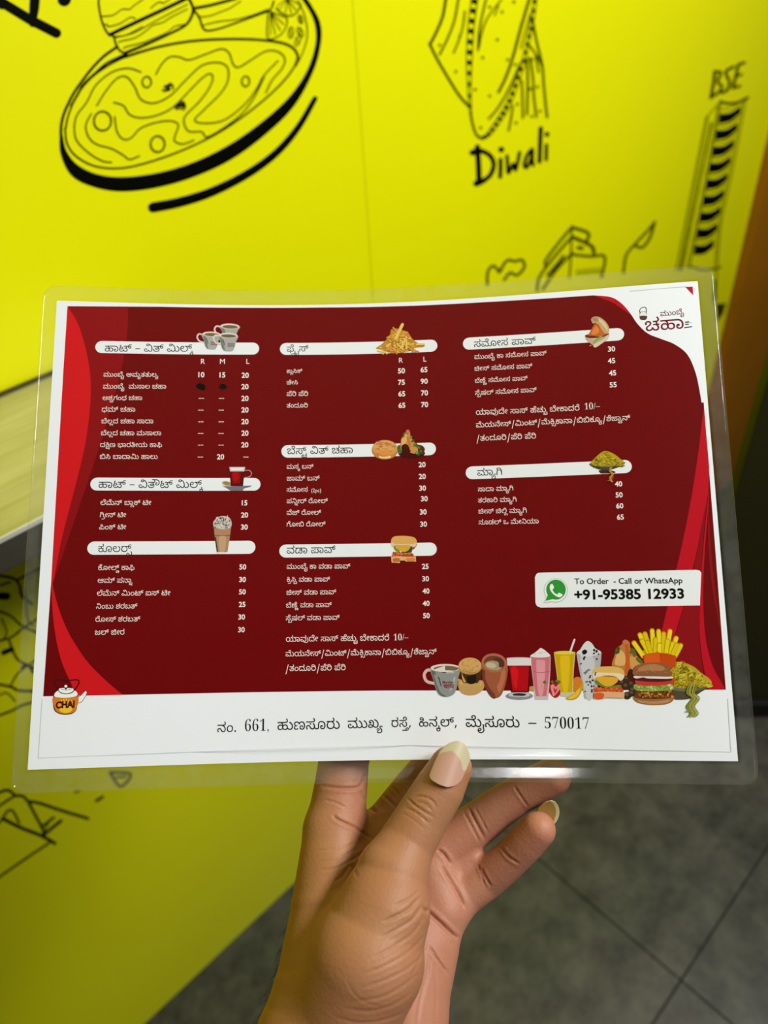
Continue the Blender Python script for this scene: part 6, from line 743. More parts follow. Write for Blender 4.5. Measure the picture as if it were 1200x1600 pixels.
def sheet_world(uv, w=0.0):
    uv = np.asarray(uv, float)
    return cam_to_world(sheet_cam(uv[:, 0], uv[:, 1], w))


def px_to_uv(px):
    px = np.asarray(px, float).reshape(-1, 2)
    uv = np.stack([(px[:, 0] - 592) * 0.283, (812 - px[:, 1]) * 0.285], 1)

    def pr(q):
        P = sheet_cam(q[:, 0], q[:, 1])
        return np.stack([600 + FPX * P[:, 0] / -P[:, 2], 800 - FPX * P[:, 1] / -P[:, 2]], 1)
    for _ in range(5):
        f = pr(uv)
        e = px - f
        a = (pr(uv + [0.5, 0]) - f) / 0.5
        b = (pr(uv + [0, 0.5]) - f) / 0.5
        det = a[:, 0] * b[:, 1] - a[:, 1] * b[:, 0]
        uv = uv + np.stack([(e[:, 0] * b[:, 1] - e[:, 1] * b[:, 0]) / det, (a[:, 0] * e[:, 1] - a[:, 1] * e[:, 0]) / det], 1)
    return uv


ORIGIN = Vector(sheet_world([(0, -105)])[0])
menu = bpy.data.objects.new('laminated_menu', None)
COL.objects.link(menu)
menu.location = ORIGIN
menu['label'] = 'laminated red and white cafe menu card held up between thumb and fingers'
menu['category'] = 'menu'


class Print:
    """flat printed shapes laid on the sheet; collects layers into ONE mesh"""

    def __init__(self, base=0.10):
        self.v, self.f, self.i, self.m = [], [], [], []
        self.w = base
        self.o = (0, 0); self.s = 1.0

    def crop(self, ox, oy, s):
        self.o = (ox, oy); self.s = s

    def px(self, pts):
        return np.asarray(pts, float).reshape(-1, 2) / self.s + np.array(self.o)

    def uv(self, pts):
        return px_to_uv(self.px(pts))

    def mat(self, rgb):
        m = ink(rgb)
        if m not in self.m:
            self.m.append(m)
        return self.m.index(m)

    def add_uv(self, uv, faces, rgb, step=0.006):
        self.w += step
        b = len(self.v)
        self.v += [(a, c, self.w) for a, c in uv]
        self.f += [tuple(b + k for k in f) for f in faces]
        self.i += [self.mat(rgb)] * len(faces)

    def P(self, rgb, pts, smooth=False):                    # closed outline
        if smooth:
            pts = spline(pts, 5, True)
        self.add_uv(self.uv(pts), fill_poly([pts])[1], rgb)

    def E(self, rgb, cx, cy, rx, ry, rot=0, n=26):
        e = ellipse(cx, cy, rx, ry, rot, n)
        self.add_uv(self.uv(e), [tuple(range(len(e)))], rgb)

    def S(self, rgb, pts, w, smooth=True):                   # stroke
        v, f = stroke_poly(pts, w if isinstance(w, tuple) else float(w), 5, smooth)
        self.add_uv(self.uv(v), f, rgb, 0.003)

    def big(self, rgb, pts, cut=6.0):
        """large area: cut into strips so that it follows the bend"""
        uv = px_to_uv(self.px(pts))
        bm = bmesh.new()
        vs = [bm.verts.new((a, c, 0)) for a, c in uv]
        for t in fill_poly([[tuple(x) for x in uv]])[1]:
            try:
                bm.faces.new([vs[k] for k in t])
            except ValueError:
                pass
        for ax in (0, 1):
            lo, hi = uv[:, ax].min(), uv[:, ax].max()
            st = cut if ax == 0 else cut * 5
            x = math.floor(lo / st) * st + st
            while x < hi:
                no = (1, 0, 0) if ax == 0 else (0, 1, 0)
                bmesh.ops.bisect_plane(bm, geom=bm.verts[:] + bm.edges[:] + bm.faces[:], plane_co=(x, x, 0), plane_no=no)
                x += st
        bm.verts.index_update()
        self.add_uv([(v.co.x, v.co.y) for v in bm.verts], [tuple(v.index for v in f.verts) for f in bm.faces], rgb)
        bm.free()

    # ---- writing
    def kannada(self, rgb, text, x0, y0, x1, y1, bold=0.0):
        width, run = RUNS[text]
        a, b = px_to_uv([(x0, y0), (x1, y1)])
        d = (b - a)
        L = np.linalg.norm(d)
        first = min(min(p[0] for lp in GL[g] for p in lp) + gx for g, gx, gy in run if GL[g])
        last = max(max(p[0] for lp in GL[g] for p in lp) + gx for g, gx, gy in run if GL[g])
        k = L / (last - first)
        ex, ey = d / L, np.array([-d[1], d[0]]) / L
        self.w += 0.006
        for g, gx, gy in run:
            for loops in GLF[g]:
                pts, tri = loops
                b0 = len(self.v)
                for x, y in pts:
                    q = a + ex * (x + gx - first) * k + ey * (y + gy) * k
                    self.v.append((q[0], q[1], self.w))
                self.f += [tuple(b0 + t for t in f) for f in tri]
                self.i += [self.mat(rgb)] * len(tri)

    def latin(self, rgb, text, cx, cy, cap, width=None, tilt=None, bold=0.02, anchor='C', squash=1.0):
        """text centred at pixel (cx, cy) with capitals cap pixels high, or fitted to a width in pixels"""
        me = text_mesh(text, bold)
        V = me[0]
        lo, hi = V.min(0), V.max(0)
        c = px_to_uv([(cx, cy)])[0]
        if tilt is None:
            ex = np.array([1.0, 0.0])
        else:
            p = px_to_uv([(cx - 20, cy - 20 * tilt), (cx + 20, cy + 20 * tilt)])
            ex = (p[1] - p[0]) / np.linalg.norm(p[1] - p[0])
        ey = np.array([-ex[1], ex[0]])
        pp = px_to_uv([(cx, cy - 5), (cx, cy + 5), (cx - 5, cy), (cx + 5, cy)])
        mmy = np.linalg.norm(pp[0] - pp[1]) / 10
        mmx = np.linalg.norm(pp[2] - pp[3]) / 10
        ky = cap * mmy / CAPH
        kx = ky * squash if width is None else width * mmx / (hi[0] - lo[0])
        mid = (lo[0] + hi[0]) / 2
        uv = [c + ex * (x - mid) * kx + ey * (y - CAPH / 2) * ky for x, y in V]
        self.add_uv(uv, me[1], rgb)

    def build(self, name, parent, label=None):
        a = np.array(self.v)
        w0, w1 = a[:, 2].min(), a[:, 2].max()
        if w1 > 0.46:
            a[:, 2] = w0 + (a[:, 2] - w0) * (0.46 - w0) / (w1 - w0)
        W = sheet_cam(a[:, 0], a[:, 1], a[:, 2])
        co = cam_to_world(W) - np.array(ORIGIN)
        return link(name, mesh_from(name, co, self.f, self.m, self.i), parent=parent, label=label)


# glyph outlines -> bands of quads, filled where the winding is not zero
def scan_fill(loops):
    segs = []
    for lp in loops:
        for a, b in zip(lp, lp[1:] + lp[:1]):
            if a[1] != b[1]:
                segs.append((a[0], a[1], b[0], b[1]))
    if not segs:
        return []
    S = np.array(segs, float)
    ys = set(S[:, 1]) | set(S[:, 3])
    d = S[:, 2:] - S[:, :2]
    for i in range(len(S) - 1):                      # crossings between outline edges
        r = d[i]; q = d[i + 1:]; pq = S[i + 1:, :2] - S[i, :2]
        den = r[0] * q[:, 1] - r[1] * q[:, 0]
        ok = np.abs(den) > 1e-9
        dn = np.where(ok, den, 1)
        t = (pq[:, 0] * q[:, 1] - pq[:, 1] * q[:, 0]) / dn
        u = (pq[:, 0] * r[1] - pq[:, 1] * r[0]) / dn
        hit = ok & (t > 1e-6) & (t < 1 - 1e-6) & (u > 1e-6) & (u < 1 - 1e-6)
        ys |= set((S[i, 1] + t[hit] * r[1]).tolist())
    ys = sorted(ys)
    lo, hi = np.minimum(S[:, 1], S[:, 3]), np.maximum(S[:, 1], S[:, 3])
    pts, quads = [], []
    for y0, y1 in zip(ys[:-1], ys[1:]):
        if y1 - y0 < 1e-4:
            continue
        ym = (y0 + y1) / 2
        k = np.where((lo < ym) & (hi > ym))[0]
        xm = S[k, 0] + (ym - S[k, 1]) * d[k, 0] / d[k, 1]
        wn = 0
        for j in np.argsort(xm):
            e = k[j]
            if wn == 0:
                start = e
            wn += 1 if d[e, 1] > 0 else -1
            if wn == 0:
                fx = lambda n, y: S[n, 0] + (y - S[n, 1]) * d[n, 0] / d[n, 1]
                b = len(pts)
                pts += [(fx(start, y0), y0), (fx(e, y0), y0), (fx(e, y1), y1), (fx(start, y1), y1)]
                quads.append((b, b + 1, b + 2, b + 3))
    return [(pts, quads)]


# glyph outlines
GL, GLF = {}, {}
for g, s in GLYPHS.items():
    loops = []
    for c in (s.split('|') if s else []):
        x = y = 0
        q = []
        for tok in c.split():
            off = tok.endswith('*')
            dx, dy = tok.rstrip('*').split(',')
            x += int(dx); y += int(dy)
            q.append((x, y, not off))
        full = []
        for k in range(len(q)):
            a, b = q[k], q[(k + 1) % len(q)]
            full.append(a)
            if not a[2] and not b[2]:
                full.append(((a[0] + b[0]) / 2, (a[1] + b[1]) / 2, True))
        while not full[0][2]:
            full = full[1:] + full[:1]
        pts, k, N = [], 0, len(full)
        while k < N:
            a, b = full[k], full[(k + 1) % N]
            pts.append((a[0], a[1]))
            if not b[2]:
                e = full[(k + 2) % N]
                for t in (0.33, 0.67):
                    pts.append(((1 - t) ** 2 * a[0] + 2 * t * (1 - t) * b[0] + t * t * e[0], (1 - t) ** 2 * a[1] + 2 * t * (1 - t) * b[1] + t * t * e[1]))
                k += 2
            else:
                k += 1
        loops.append(pts)
    GL[g] = loops
    GLF[g] = scan_fill(loops)
RUNS = {k: (w, [tuple(int(n) for n in t.split(',')) for t in r.split()]) for k, (w, r) in RUNS.items()}

TEXT_CACHE = {}


def text_mesh(text, bold):
    key = (text, bold)
    if key not in TEXT_CACHE:
        c = bpy.data.curves.new('lettering', 'FONT')
        c.body = text
        c.offset = bold
        c.resolution_u = 4
        o = bpy.data.objects.new('lettering', c)
        me = o.to_mesh()
        V = np.array([(v.co.x, v.co.y) for v in me.vertices])
        F = [tuple(p.vertices) for p in me.polygons]
        o.to_mesh_clear()
        bpy.data.objects.remove(o)
        bpy.data.curves.remove(c)
        TEXT_CACHE[key] = (V, F)
    return TEXT_CACHE[key]


CAPH = text_mesh('H', 0.0)[0][:, 1].max()

# ---- paper with its white and red ground
WHITE = (241, 244, 253)
PU, PV = 148.5, 105.0


def sheet_grid(u0, u1, v0, v1, nu, nv, w, radius=0.0, layers=None):
    """grid of a rounded rectangle on the sheet; corners pulled in"""
    us, vs = np.linspace(u0, u1, nu), np.linspace(v0, v1, nv)
    U, V = np.meshgrid(us, vs, indexing='ij')
    if radius:
        for su, uc in ((-1, u0 + radius), (1, u1 - radius)):
            for sv, vc in ((-1, v0 + radius), (1, v1 - radius)):
                du, dv = (U - uc) * su, (V - vc) * sv
                m = (du > 0) & (dv > 0)
                mxx = np.maximum(du, dv)
                hyp = np.sqrt(du ** 2 + dv ** 2)
                k = np.where(m, mxx / np.where(hyp < 1e-9, 1, hyp), 1)
                U = np.where(m, uc + su * du * k, U)
                V = np.where(m, vc + sv * dv * k, V)
    return U.ravel(), V.ravel()


def slab(name, u0, u1, v0, v1, nu, nv, w0, w1, mat, radius=0.0, parent=None, label=None, ease=0.0, smooth=False):
    U, V = sheet_grid(u0, u1, v0, v1, nu, nv, 0, radius)
    if ease:                                          # film lies lower outside the paper's edge
        inside_u = np.clip((PU + 1.6 - np.abs(U)) / 1.6, 0, 1)
        inside_v = np.clip((PV + 1.6 - np.abs(V)) / 1.6, 0, 1)
        kk = np.minimum(inside_u, inside_v)
        kk = kk * kk * (3 - 2 * kk)
        W1 = ease + (w1 - ease) * kk
        W0 = -ease + (w0 + ease) * kk
    else:
        W1, W0 = np.full(len(U), w1), np.full(len(U), w0)
    top = cam_to_world(sheet_cam(U, V, W1)) - np.array(ORIGIN)
    bot = cam_to_world(sheet_cam(U, V, W0)) - np.array(ORIGIN)
    f = []
    N = nu * nv
    for i in range(nu - 1):
        for j in range(nv - 1):
            a, b, c, d = i * nv + j, (i + 1) * nv + j, (i + 1) * nv + j + 1, i * nv + j + 1
            f.append((a, b, c, d)); f.append((N + d, N + c, N + b, N + a))
    rim = [i * nv for i in range(nu)] + [(nu - 1) * nv + j for j in range(1, nv)] + [i * nv + nv - 1 for i in range(nu - 2, -1, -1)] + [j for j in range(nv - 2, 0, -1)]
    for k in range(len(rim)):
        a, b = rim[k], rim[(k + 1) % len(rim)]
        f.append((b, a, N + a, N + b))
    me = mesh_from(name, np.concatenate([top, bot]), f, mat)
    if smooth:
        me.polygons.foreach_set('use_smooth', [True] * len(me.polygons))
    if ease:
        att = me.attributes.new('bonded_edge', 'FLOAT', 'POINT')
        att.data.foreach_set('value', np.concatenate([1 - kk, 1 - kk]))
    return link(name, me, parent=parent, label=label)


paper = slab('paper_sheet', -PU, PU, -PV, PV, 61, 9, -0.05, 0.05, flat_mat('white_paper', WHITE, 0.6, 0.2), parent=menu, label='white printed paper sheet sealed inside the clear film')

DARK_RED, MID_RED, BRIGHT, BAND = (114, 2, 9), (146, 12, 22), (219, 24, 34), (198, 14, 36)
G = Print(0.06)
edge = [(1046, 533), (1071, 550), (1085, 579), (1093, 612), (1096.5, 629), (1100, 629)]
top = [(106, 478.5), (250, 479.3), (400, 481), (500, 480.5), (640, 478), (760, 472), (860, 466), (927, 461.5)]
curve = spline([(927, 461.5), (955, 464.5), (972, 475), (985, 490), (996, 506), (1012, 521), (1034, 530), (1054, 538), (1074, 554), (1087, 583), (1094, 616), (1096, 629)], 4)
G.big(DARK_RED, top + [tuple(p) for p in curve[1:]] + [(1099.5, 629), (1117, 850), (1134, 1077.5), (1000, 1078), (850, 1079.5), (600, 1079), (400, 1081.5), (200, 1085.5), (67.5, 1088), (80, 910), (92, 700)])
right_edge = [(200, 481), (199, 520), (194, 554), (187, 590), (176, 627), (158, 690), (140, 745), (121, 800), (84, 908)]
G.big(MID_RED, [(106, 478.5), (150, 479)] + [tuple(p) for p in spline(right_edge, 3)] + [(81, 900), (92, 700)])
G.big(BRIGHT, [tuple(p) for p in spline([(105.5, 478.5), (122, 506), (134, 545), (140.5, 580), (142, 610), (140, 645), (134, 690), (124, 735), (110, 790), (97, 840), (84, 905), (80, 918)], 4)] + [(84, 848), (92, 700), (99, 580)])
G.big(BRIGHT, [tuple(p) for p in spline([(81, 905), (86, 930), (95, 960), (106.5, 987), (115.5, 1003), (132, 1028), (150, 1048.5), (174, 1071), (192, 1085.6)], 4)] + [(118, 1086.8)]
      + [tuple(p) for p in spline([(112, 1070), (99, 1041), (92, 1018), (87.5, 997), (82.5, 960), (80.5, 925)], 4)])
G.big(BAND, [tuple(p) for p in spline([(927, 461.5), (955, 464.5), (972, 475), (985, 490)], 4)] + [tuple(p) for p in spline([(988, 494), (972, 483), (955, 472), (927, 461.8)], 4)[1:-1]])
# right-hand swooshes
G.big(MID_RED, [tuple(p) for p in spline([(1106, 770), (1098, 850), (1093, 948), (1092, 990), (1097, 1038), (1104, 1077)], 4)] + [(1020, 1077.6)] + [tuple(p) for p in spline([(1040, 1040), (1056, 990), (1068, 948), (1090, 860), (1104, 760)], 4)])
G.big(BAND, [(1099.5, 633), (1108, 730)] + [tuple(p) for p in spline([(1107, 770), (1098, 810), (1089, 860), (1078, 905), (1067, 950), (1052, 1000), (1040, 1050), (1036, 1077)], 4)] + [(1010, 1077.6)]
      + [tuple(p) for p in spline([(1018, 1040), (1034, 985), (1049, 920), (1064, 858), (1080, 778), (1092, 700)], 4)])
G.big(BAND, [tuple(p) for p in spline([(1107, 770), (1101, 830), (1096, 890), (1093.5, 948), (1093, 990), (1098, 1035), (1107, 1077.6)], 4)] + [(1133, 1077.5)]
      + [tuple(p) for p in spline([(1126, 1064), (1113, 1040), (1103, 1000), (1099, 950), (1100, 880), (1107.5, 780)], 4)])
G.big(MID_RED, [tuple(p) for p in spline([(1107, 790), (1111, 860), (1118, 925), (1126, 980)], 4)] + [tuple(p) for p in spline([(1125, 985), (1113, 920), (1107, 860), (1106, 800)], 4)])
G.P((205, 18, 40), [(1071, 448.5), (1082.3, 447.8), (1083, 461)])
# fine grey frame line
for a, b in (((60, 1184.5), (300, 1175)), ((300, 1175), (640, 1164.5)), ((640, 1164.5), (860, 1169)), ((860, 1169), (1142, 1175)), ((66, 1092), (60, 1184.5)), ((1142, 1175), (1137, 1092)), ((985, 455), (1072, 448))):
    G.S((210, 212, 217), [a, b], 1.0, False)
G.build('red_ground', paper, 'dark red printed ground with bright red curved bands')

# ---- headings and price lists
BAR, BK, WT = (243, 246, 252), (12, 10, 10), (250, 236, 232)


def bar(Pn, x0, y0, x1, y1, hh=10.4):
    a, b = px_to_uv([(x0 + hh, y0), (x1 - hh, y1)])
    r = hh * 0.286
    d = (b - a) / np.linalg.norm(b - a)
    n = np.array([-d[1], d[0]])
    t = np.linspace(math.pi / 2, 3 * math.pi / 2, 13)
    seg = 24
    mid = [a + (b - a) * k / seg for k in range(1, seg)]
    capL = [a + r * (math.cos(x) * d + math.sin(x) * n) for x in t]
    capR = [b - r * (math.cos(x) * d + math.sin(x) * n) for x in t]
    vs, fs = [], []
    vs += capL; fs.append(tuple(range(13)))
    vs += capR; fs.append(tuple(range(13, 26)))
    k0 = len(vs)
    pts = [a] + mid + [b]
    for p in pts:
        vs += [p + n * r, p - n * r]
    for k in range(seg):
        fs.append((k0 + 2 * k, k0 + 2 * k + 1, k0 + 2 * k + 3, k0 + 2 * k + 2))
    Pn.add_uv(vs, fs, BAR)


def heading(text, bx, tx, label):
    Pn = Print(0.10)
    bar(Pn, *bx)
    Pn.kannada(BK, text, *tx)
    Pn.build('heading_banner', paper, label)


heading('ಹಾಟ್ – ವಿತ್ ಮಿಲ್ಕ್', (149, 542.3, 405.5, 544.8), (163.9, 549.4, 302.5, 549.6), 'white heading strip above the list of hot drinks with milk')
heading('ಹಾಟ್ – ವಿತೌಟ್ ಮಿಲ್ಕ್', (141.5, 756.4, 407.3, 756.8), (154, 762.3, 317.6, 762.3), 'white heading strip with the glass of red tea')
heading('ಕೂಲರ್ಸ್', (136.9, 856.5, 399.2, 855.1), (153.3, 862.6, 206.5, 862.3), 'white heading strip with the iced coffee')
heading('ಫ್ರೈಸ್', (436.8, 545.3, 683.9, 540.3), (448.3, 549.8, 482.5, 549.0), 'white heading strip with the heap of fries')
heading('ಬೆಸ್ಟ್ ವಿತ್ ಚಹಾ', (439.3, 705.3, 681.5, 701.5), (448.8, 709.6, 551.3, 708.2), 'white heading strip with the bun and the samosa')
heading('ವಡಾ ಪಾವ್', (436.3, 861, 682.6, 858), (448, 865, 524.5, 864), 'white heading strip with the stacked bun')
heading('ಸಮೋಸ ಪಾವ್', (722.9, 537, 975, 522.5), (740.8, 542.4, 837.5, 536.9), 'white heading strip with the open samosa bun')
heading('ಮ್ಯಾಗಿ', (727.5, 738.8, 986.7, 729), (746, 743.4, 784.6, 741.8), 'white heading strip with the dish of noodles')


def price_list(label, rows, prices, extra=None):
    Pn = Print(0.10)
    for t, x0, y0, x1, y1 in rows:
        Pn.kannada(WT, t, x0, y0, x1, y1)
    if extra:
        extra(Pn)
    Pn.build('item_names', paper, label.replace('price list', 'names on the list'))
    cols = {}
    for t, x, y in prices:                                   # one printed column for each size
        k = next((c for c in cols if abs(c - x) < 14), x)
        cols.setdefault(k, []).append((t, x, y))
    for c in cols.values():
        Pn = Print(0.10)
        for t, x, y in c:
            if t == '--':
                for dx in (-2.2, 2.2):
                    Pn.S(WT, [(x + dx - 1.5, y), (x + dx + 1.5, y)], 1.0, False)
            elif t in 'RML':
                Pn.latin((252, 244, 242), t, x, y, 7.6, bold=0.0)
            else:
                Pn.latin((252, 244, 242), t, x, y, 7.6, bold=0.022, squash=0.98)
        Pn.build('price_column', paper)


def blots(Pn):
    Pn.P((8, 6, 6), [(306, 603), (310, 599.5), (316, 599.4), (320.5, 602.5), (321, 607), (318, 610), (313, 608.8), (308, 606.5)], True)
    Pn.P((8, 6, 6), [(342.5, 603.5), (346, 600.2), (351, 600.6), (354.5, 604), (352.5, 608), (347, 608.8), (343.5, 607)], True)


price_list('price list of hot drinks with milk, two prices inked out', [
    ('ಮುಂಬೈ ಅಮೃತತುಲ್ಯ', 161.7, 588.5, 247.5, 588.7), ('ಮುಂಬೈ  ಮಸಾಲ ಚಹಾ', 161, 607.3, 259.6, 607.3), ('ಅಶ್ವಗಂಧ ಚಹಾ', 160.3, 625.2, 222.2, 625.2), ('ಧಮ್ ಚಹಾ', 159.1, 643.4, 211.2, 643.4),
    ('ಬೆಲ್ಲದ ಚಹಾ ಸಾದಾ', 158.4, 661.6, 239.5, 661.6), ('ಬೆಲ್ಲದ ಚಹಾ ಮಸಾಲಾ', 157.7, 680.2, 251.9, 680.2), ('ದಕ್ಷಿಣ ಭಾರತೀಯ ಕಾಫಿ', 156.6, 698.6, 253, 698.6), ('ಬಿಸಿ ಬಾದಾಮಿ ಹಾಲು', 155.9, 717.2, 246.4, 717.2)],
    [('R', 317.2, 564.8), ('M', 347.6, 564.8), ('L', 387.4, 564.8), ('10', 314.7, 585.6), ('15', 347.6, 586), ('20', 383.2, 586.5), ('20', 382.8, 604.3), ('--', 314.6, 622.6), ('--', 346.2, 622.6), ('20', 382.8, 622.6),
     ('--', 313.9, 641), ('--', 345.8, 641), ('20', 382.8, 640.6), ('--', 313.9, 659.2), ('--', 345.8, 659.2), ('20', 382.8, 658.9), ('--', 313.5, 677.4), ('--', 345.4, 677.4), ('20', 382.8, 676.9),
     ('--', 313.5, 695.6), ('--', 345.4, 695.6), ('20', 382.6, 695.2), ('--', 313.1, 714.3), ('20', 344.7, 713.9), ('--', 384.3, 714.3)], blots)
price_list('price list of three teas below the red tea heading', [
    ('ಲೆಮೆನ್ ಬ್ಲಾಕ್ ಟೀ', 156.8, 789, 236.3, 789), ('ಗ್ರೀನ್ ಟೀ', 156.1, 808.2, 197, 808.2), ('ಪಿಂಕ್ ಟೀ', 155, 827.2, 197, 827)],
    [('15', 382.2, 785.8), ('20', 382.2, 804.7), ('30', 381.9, 823.6)])
price_list('price list of six cold drinks at the lower left', [
    ('ಕೋಲ್ಡ್ ಕಾಫಿ', 153.3, 890.8, 210, 890.5), ('ಆಮ್ ಪನ್ನಾ', 152.6, 910.8, 207.2, 910.5), ('ಲೆಮೆನ್ ಮಿಂಟ್ ಐಸ್ ಟೀ', 151.6, 930.8, 266, 930.2), ('ನಿಂಬು ಶರಬತ್', 150.2, 951, 214.6, 950.6), ('ರೋಸ್ ಶರಬತ್', 149.1, 971.4, 219.1, 970.8), ('ಜಲ್ ಜೀರ', 148, 991.8, 194.3, 991.4)],
    [('50', 379.4, 885.9), ('30', 379, 905.5), ('50', 378.7, 924.8), ('25', 378.4, 944.4), ('30', 377.7, 964), ('30', 377.3, 983.9)])
price_list('price list of fries in two sizes', [
    ('ಕ್ಲಾಸಿಕ್', 448, 583, 472.5, 582.6), ('ಚೇಸಿ', 448, 600.8, 465.5, 600.5), ('ಪೆರಿ ಪೆರಿ', 448, 619, 481.3, 618.6), ('ತಂದೂರಿ', 448, 637, 480.8, 636.7)],
    [('R', 626.5, 563), ('L', 664, 561.3), ('50', 627.3, 579.5), ('65', 662.5, 577.8), ('75', 627.3, 597.5), ('90', 662.8, 595.8), ('65', 627.8, 615.5), ('70', 663.3, 614), ('65', 628, 633.5), ('70', 663.5, 632.3)])
price_list('price list of buns, samosa and rolls', [
    ('ಮಸ್ಕ ಬನ್', 448, 732.6, 490, 732.2), ('ಜಾಮ್ ಬನ್', 448, 751, 499.5, 750.7), ('ಸಮೋಸ', 448, 768.6, 480.8, 768.2), ('ಪನ್ನೀರ್ ರೋಲ್', 448, 786.4, 512.3, 786), ('ವೆಜ್ ರೋಲ್', 448, 804.5, 501.8, 804.2), ('ಗೋಬಿ ರೋಲ್', 448, 822.8, 508.8, 822.3)],
    [('20', 659.5, 726), ('20', 659.8, 744.5), ('30', 660.3, 762.8), ('30', 663, 779.3), ('30', 661.3, 800), ('30', 661.8, 819)],
    lambda Pn: Pn.latin(WT, '(2pc)', 494, 766.3, 5.6, width=15.4, bold=0.0))


def sauce(rows, ten):
    def f(Pn):
        Pn.latin(WT, ten[0], ten[1], ten[2], 9.5, width=ten[3], tilt=ten[4], bold=-0.012)
    return rows, f


price_list('price list of vada buns with the note on sauces', [
    ('ಮುಂಬೈ ಕಾ ವಡಾ ಪಾವ್', 448, 888.8, 547.5, 888.2), ('ಕ್ರಿಸ್ಪಿ ವಡಾ ಪಾವ್', 448, 909, 515.8, 908.5), ('ಚೀಸ್ ವಡಾ ಪಾವ್', 447.5, 929.5, 525.5, 928.6), ('ಬೆಣ್ಣೆ ವಡಾ ಪಾವ್', 447, 949.4, 518.3, 948.4), ('ಸ್ಪೆಷಲ್ ವಡಾ ಪಾವ್', 446.8, 969.5, 530.8, 968.3),
    ('ಯಾವುದೇ ಸಾಸ್ ಹೆಚ್ಚು ಬೇಕಾದರೆ', 446.8, 1002.8, 608, 1000.6), ('ಮೆಯನೇಸ್/ಮಿಂಟ್/ಮೆಕ್ಸಿಕಾನಾ/ಬಿಬಿಕ್ಯೂ/ಶೆಜ್ವಾನ್', 446.3, 1025.6, 682.5, 1022), ('/ತಂದೂರಿ/ಪೆರಿ ಪೆರಿ', 446.3, 1048.6, 540, 1047)],
    [('25', 664.5, 885), ('30', 665, 904.3), ('40', 665.5, 923.5), ('40', 665.8, 942.8), ('50', 666.3, 962)],
    lambda Pn: Pn.latin(WT, '𝟏𝟎/–', 626.6, 995.5, 10, width=23, tilt=-0.012, bold=-0.014))
price_list('price list of samosa buns with the note on sauces', [
    ('ಮುಂಬೈ ಕಾ ಸಮೋಸ ಪಾವ್', 741.3, 561.2, 854.2, 555), ('ಚೀಸ್ ಸಮೋಸ ಪಾವ್', 741.3, 579.6, 832, 575), ('ಬೆಣ್ಣೆ ಸಮೋಸ ಪಾವ್', 742, 598.3, 824.6, 594), ('ಸ್ಪೆಷಲ್ ಸಮೋಸ ಪಾವ್', 742.5, 617.5, 838.8, 612.3),
    ('ಯಾವುದೇ ಸಾಸ್ ಹೆಚ್ಚು ಬೇಕಾದರೆ', 743.8, 648.3, 905.4, 641.3), ('ಮೆಯನೇಸ್/ಮಿಂಟ್/ಮೆಕ್ಸಿಕಾನಾ/ಬಿಬಿಕ್ಯೂ/ಶೆಜ್ವಾನ್', 743.8, 668, 985, 656.3), ('/ತಂದೂರಿ/ಪೆರಿ ಪೆರಿ', 744.6, 689, 837.5, 685)],
    [('30', 955.4, 545.4), ('45', 955.4, 563.8), ('45', 957, 582.9), ('55', 957.9, 601.3)],
    lambda Pn: Pn.latin(WT, '𝟏𝟎/–', 925.2, 634.6, 10, width=24, tilt=-0.04, bold=-0.014))
price_list('price list of noodles', [
    ('ಸಾದಾ ಮ್ಯಾಗಿ', 746.8, 768, 802, 766.4), ('ತರಕಾರಿ ಮ್ಯಾಗಿ', 747, 785.3, 807, 783.8), ('ಚೀಸ್ ಚಿಲ್ಲಿ ಮ್ಯಾಗಿ', 747.5, 802.6, 823, 801), ('ನೂಡಲ್ ಒ ಮೇನಿಯಾ', 748, 819.6, 841.8, 817.8)],
    [('40', 966.3, 756.2), ('50', 967.3, 773.3), ('60', 968.3, 790.5), ('65', 969.3, 808)])

Pn = Print(0.10)
for t, x0, y0, x1, y1 in (('ನಂ.', 339.6, 1143.9, 368.8, 1143.4), ('ಹುಣಸೂರು', 433.7, 1140.6, 531, 1138.6), ('ಮುಖ್ಯ', 543.7, 1138, 598, 1136.6), ('ರಸ್ತೆ,', 611.9, 1136, 642, 1135.4), ('ಹಿನ್ಕಲ್,', 654.8, 1135.2, 713.6, 1135), ('ಮೈಸೂರು', 728, 1135.6, 812, 1136.4)):
    Pn.kannada(BK, t, x0, y0, x1, y1)
Pn.latin(BK, '𝟔𝟔𝟏,', 401.5, 1133, 18.6, width=37, tilt=-0.02, bold=-0.018)
Pn.latin(BK, '𝟓𝟕𝟎𝟎𝟏𝟕', 885.8, 1129.6, 17.8, width=69, tilt=0.012, bold=-0.018)
Pn.S(BK, [(826.4, 1130), (837.6, 1130.2)], 1.7, False)
Pn.build('address_line', paper, 'black address line along the white foot of the sheet')

Pn = Print(0.10)
Pn.kannada((116, 16, 34), 'ಮುಂಬೈ', 1032, 494.3, 1068.6, 490.6)
Pn.kannada((116, 16, 34), 'ಚಹಾ', 1008.8, 517.6, 1068.6, 513)
for k, (a, b) in enumerate((((1071, 503.5), (1076, 503)), ((1071, 507), (1075.5, 506.5)), ((1069.5, 512), (1081, 510.5)))):
    Pn.S((40, 36, 38), [a, b], 1.6 - .1 * k, False)
Pn.S((120, 120, 120), [(1077, 504.5), (1081, 504.2)], .5, False)
# little kettle of the crest
Pn.crop(980, 440, 9.23)
Pn.S((30, 20, 20), [(190, 455), (180, 420), (205, 380), (262, 372), (278, 415), (272, 455)], 9)
Pn.P((240, 240, 240), [(182, 465), (200, 436), (262, 436), (282, 468), (276, 505), (186, 505)], True)
Pn.P((96, 62, 58), [(184, 498), (282, 498), (280, 535), (262, 552), (205, 552), (186, 535)], True)
Pn.S((40, 30, 30), [(182, 470), (200, 438), (262, 438), (282, 470)], 6)
Pn.build('shop_emblem', paper, 'dark red lettering and small kettle in the white top corner')

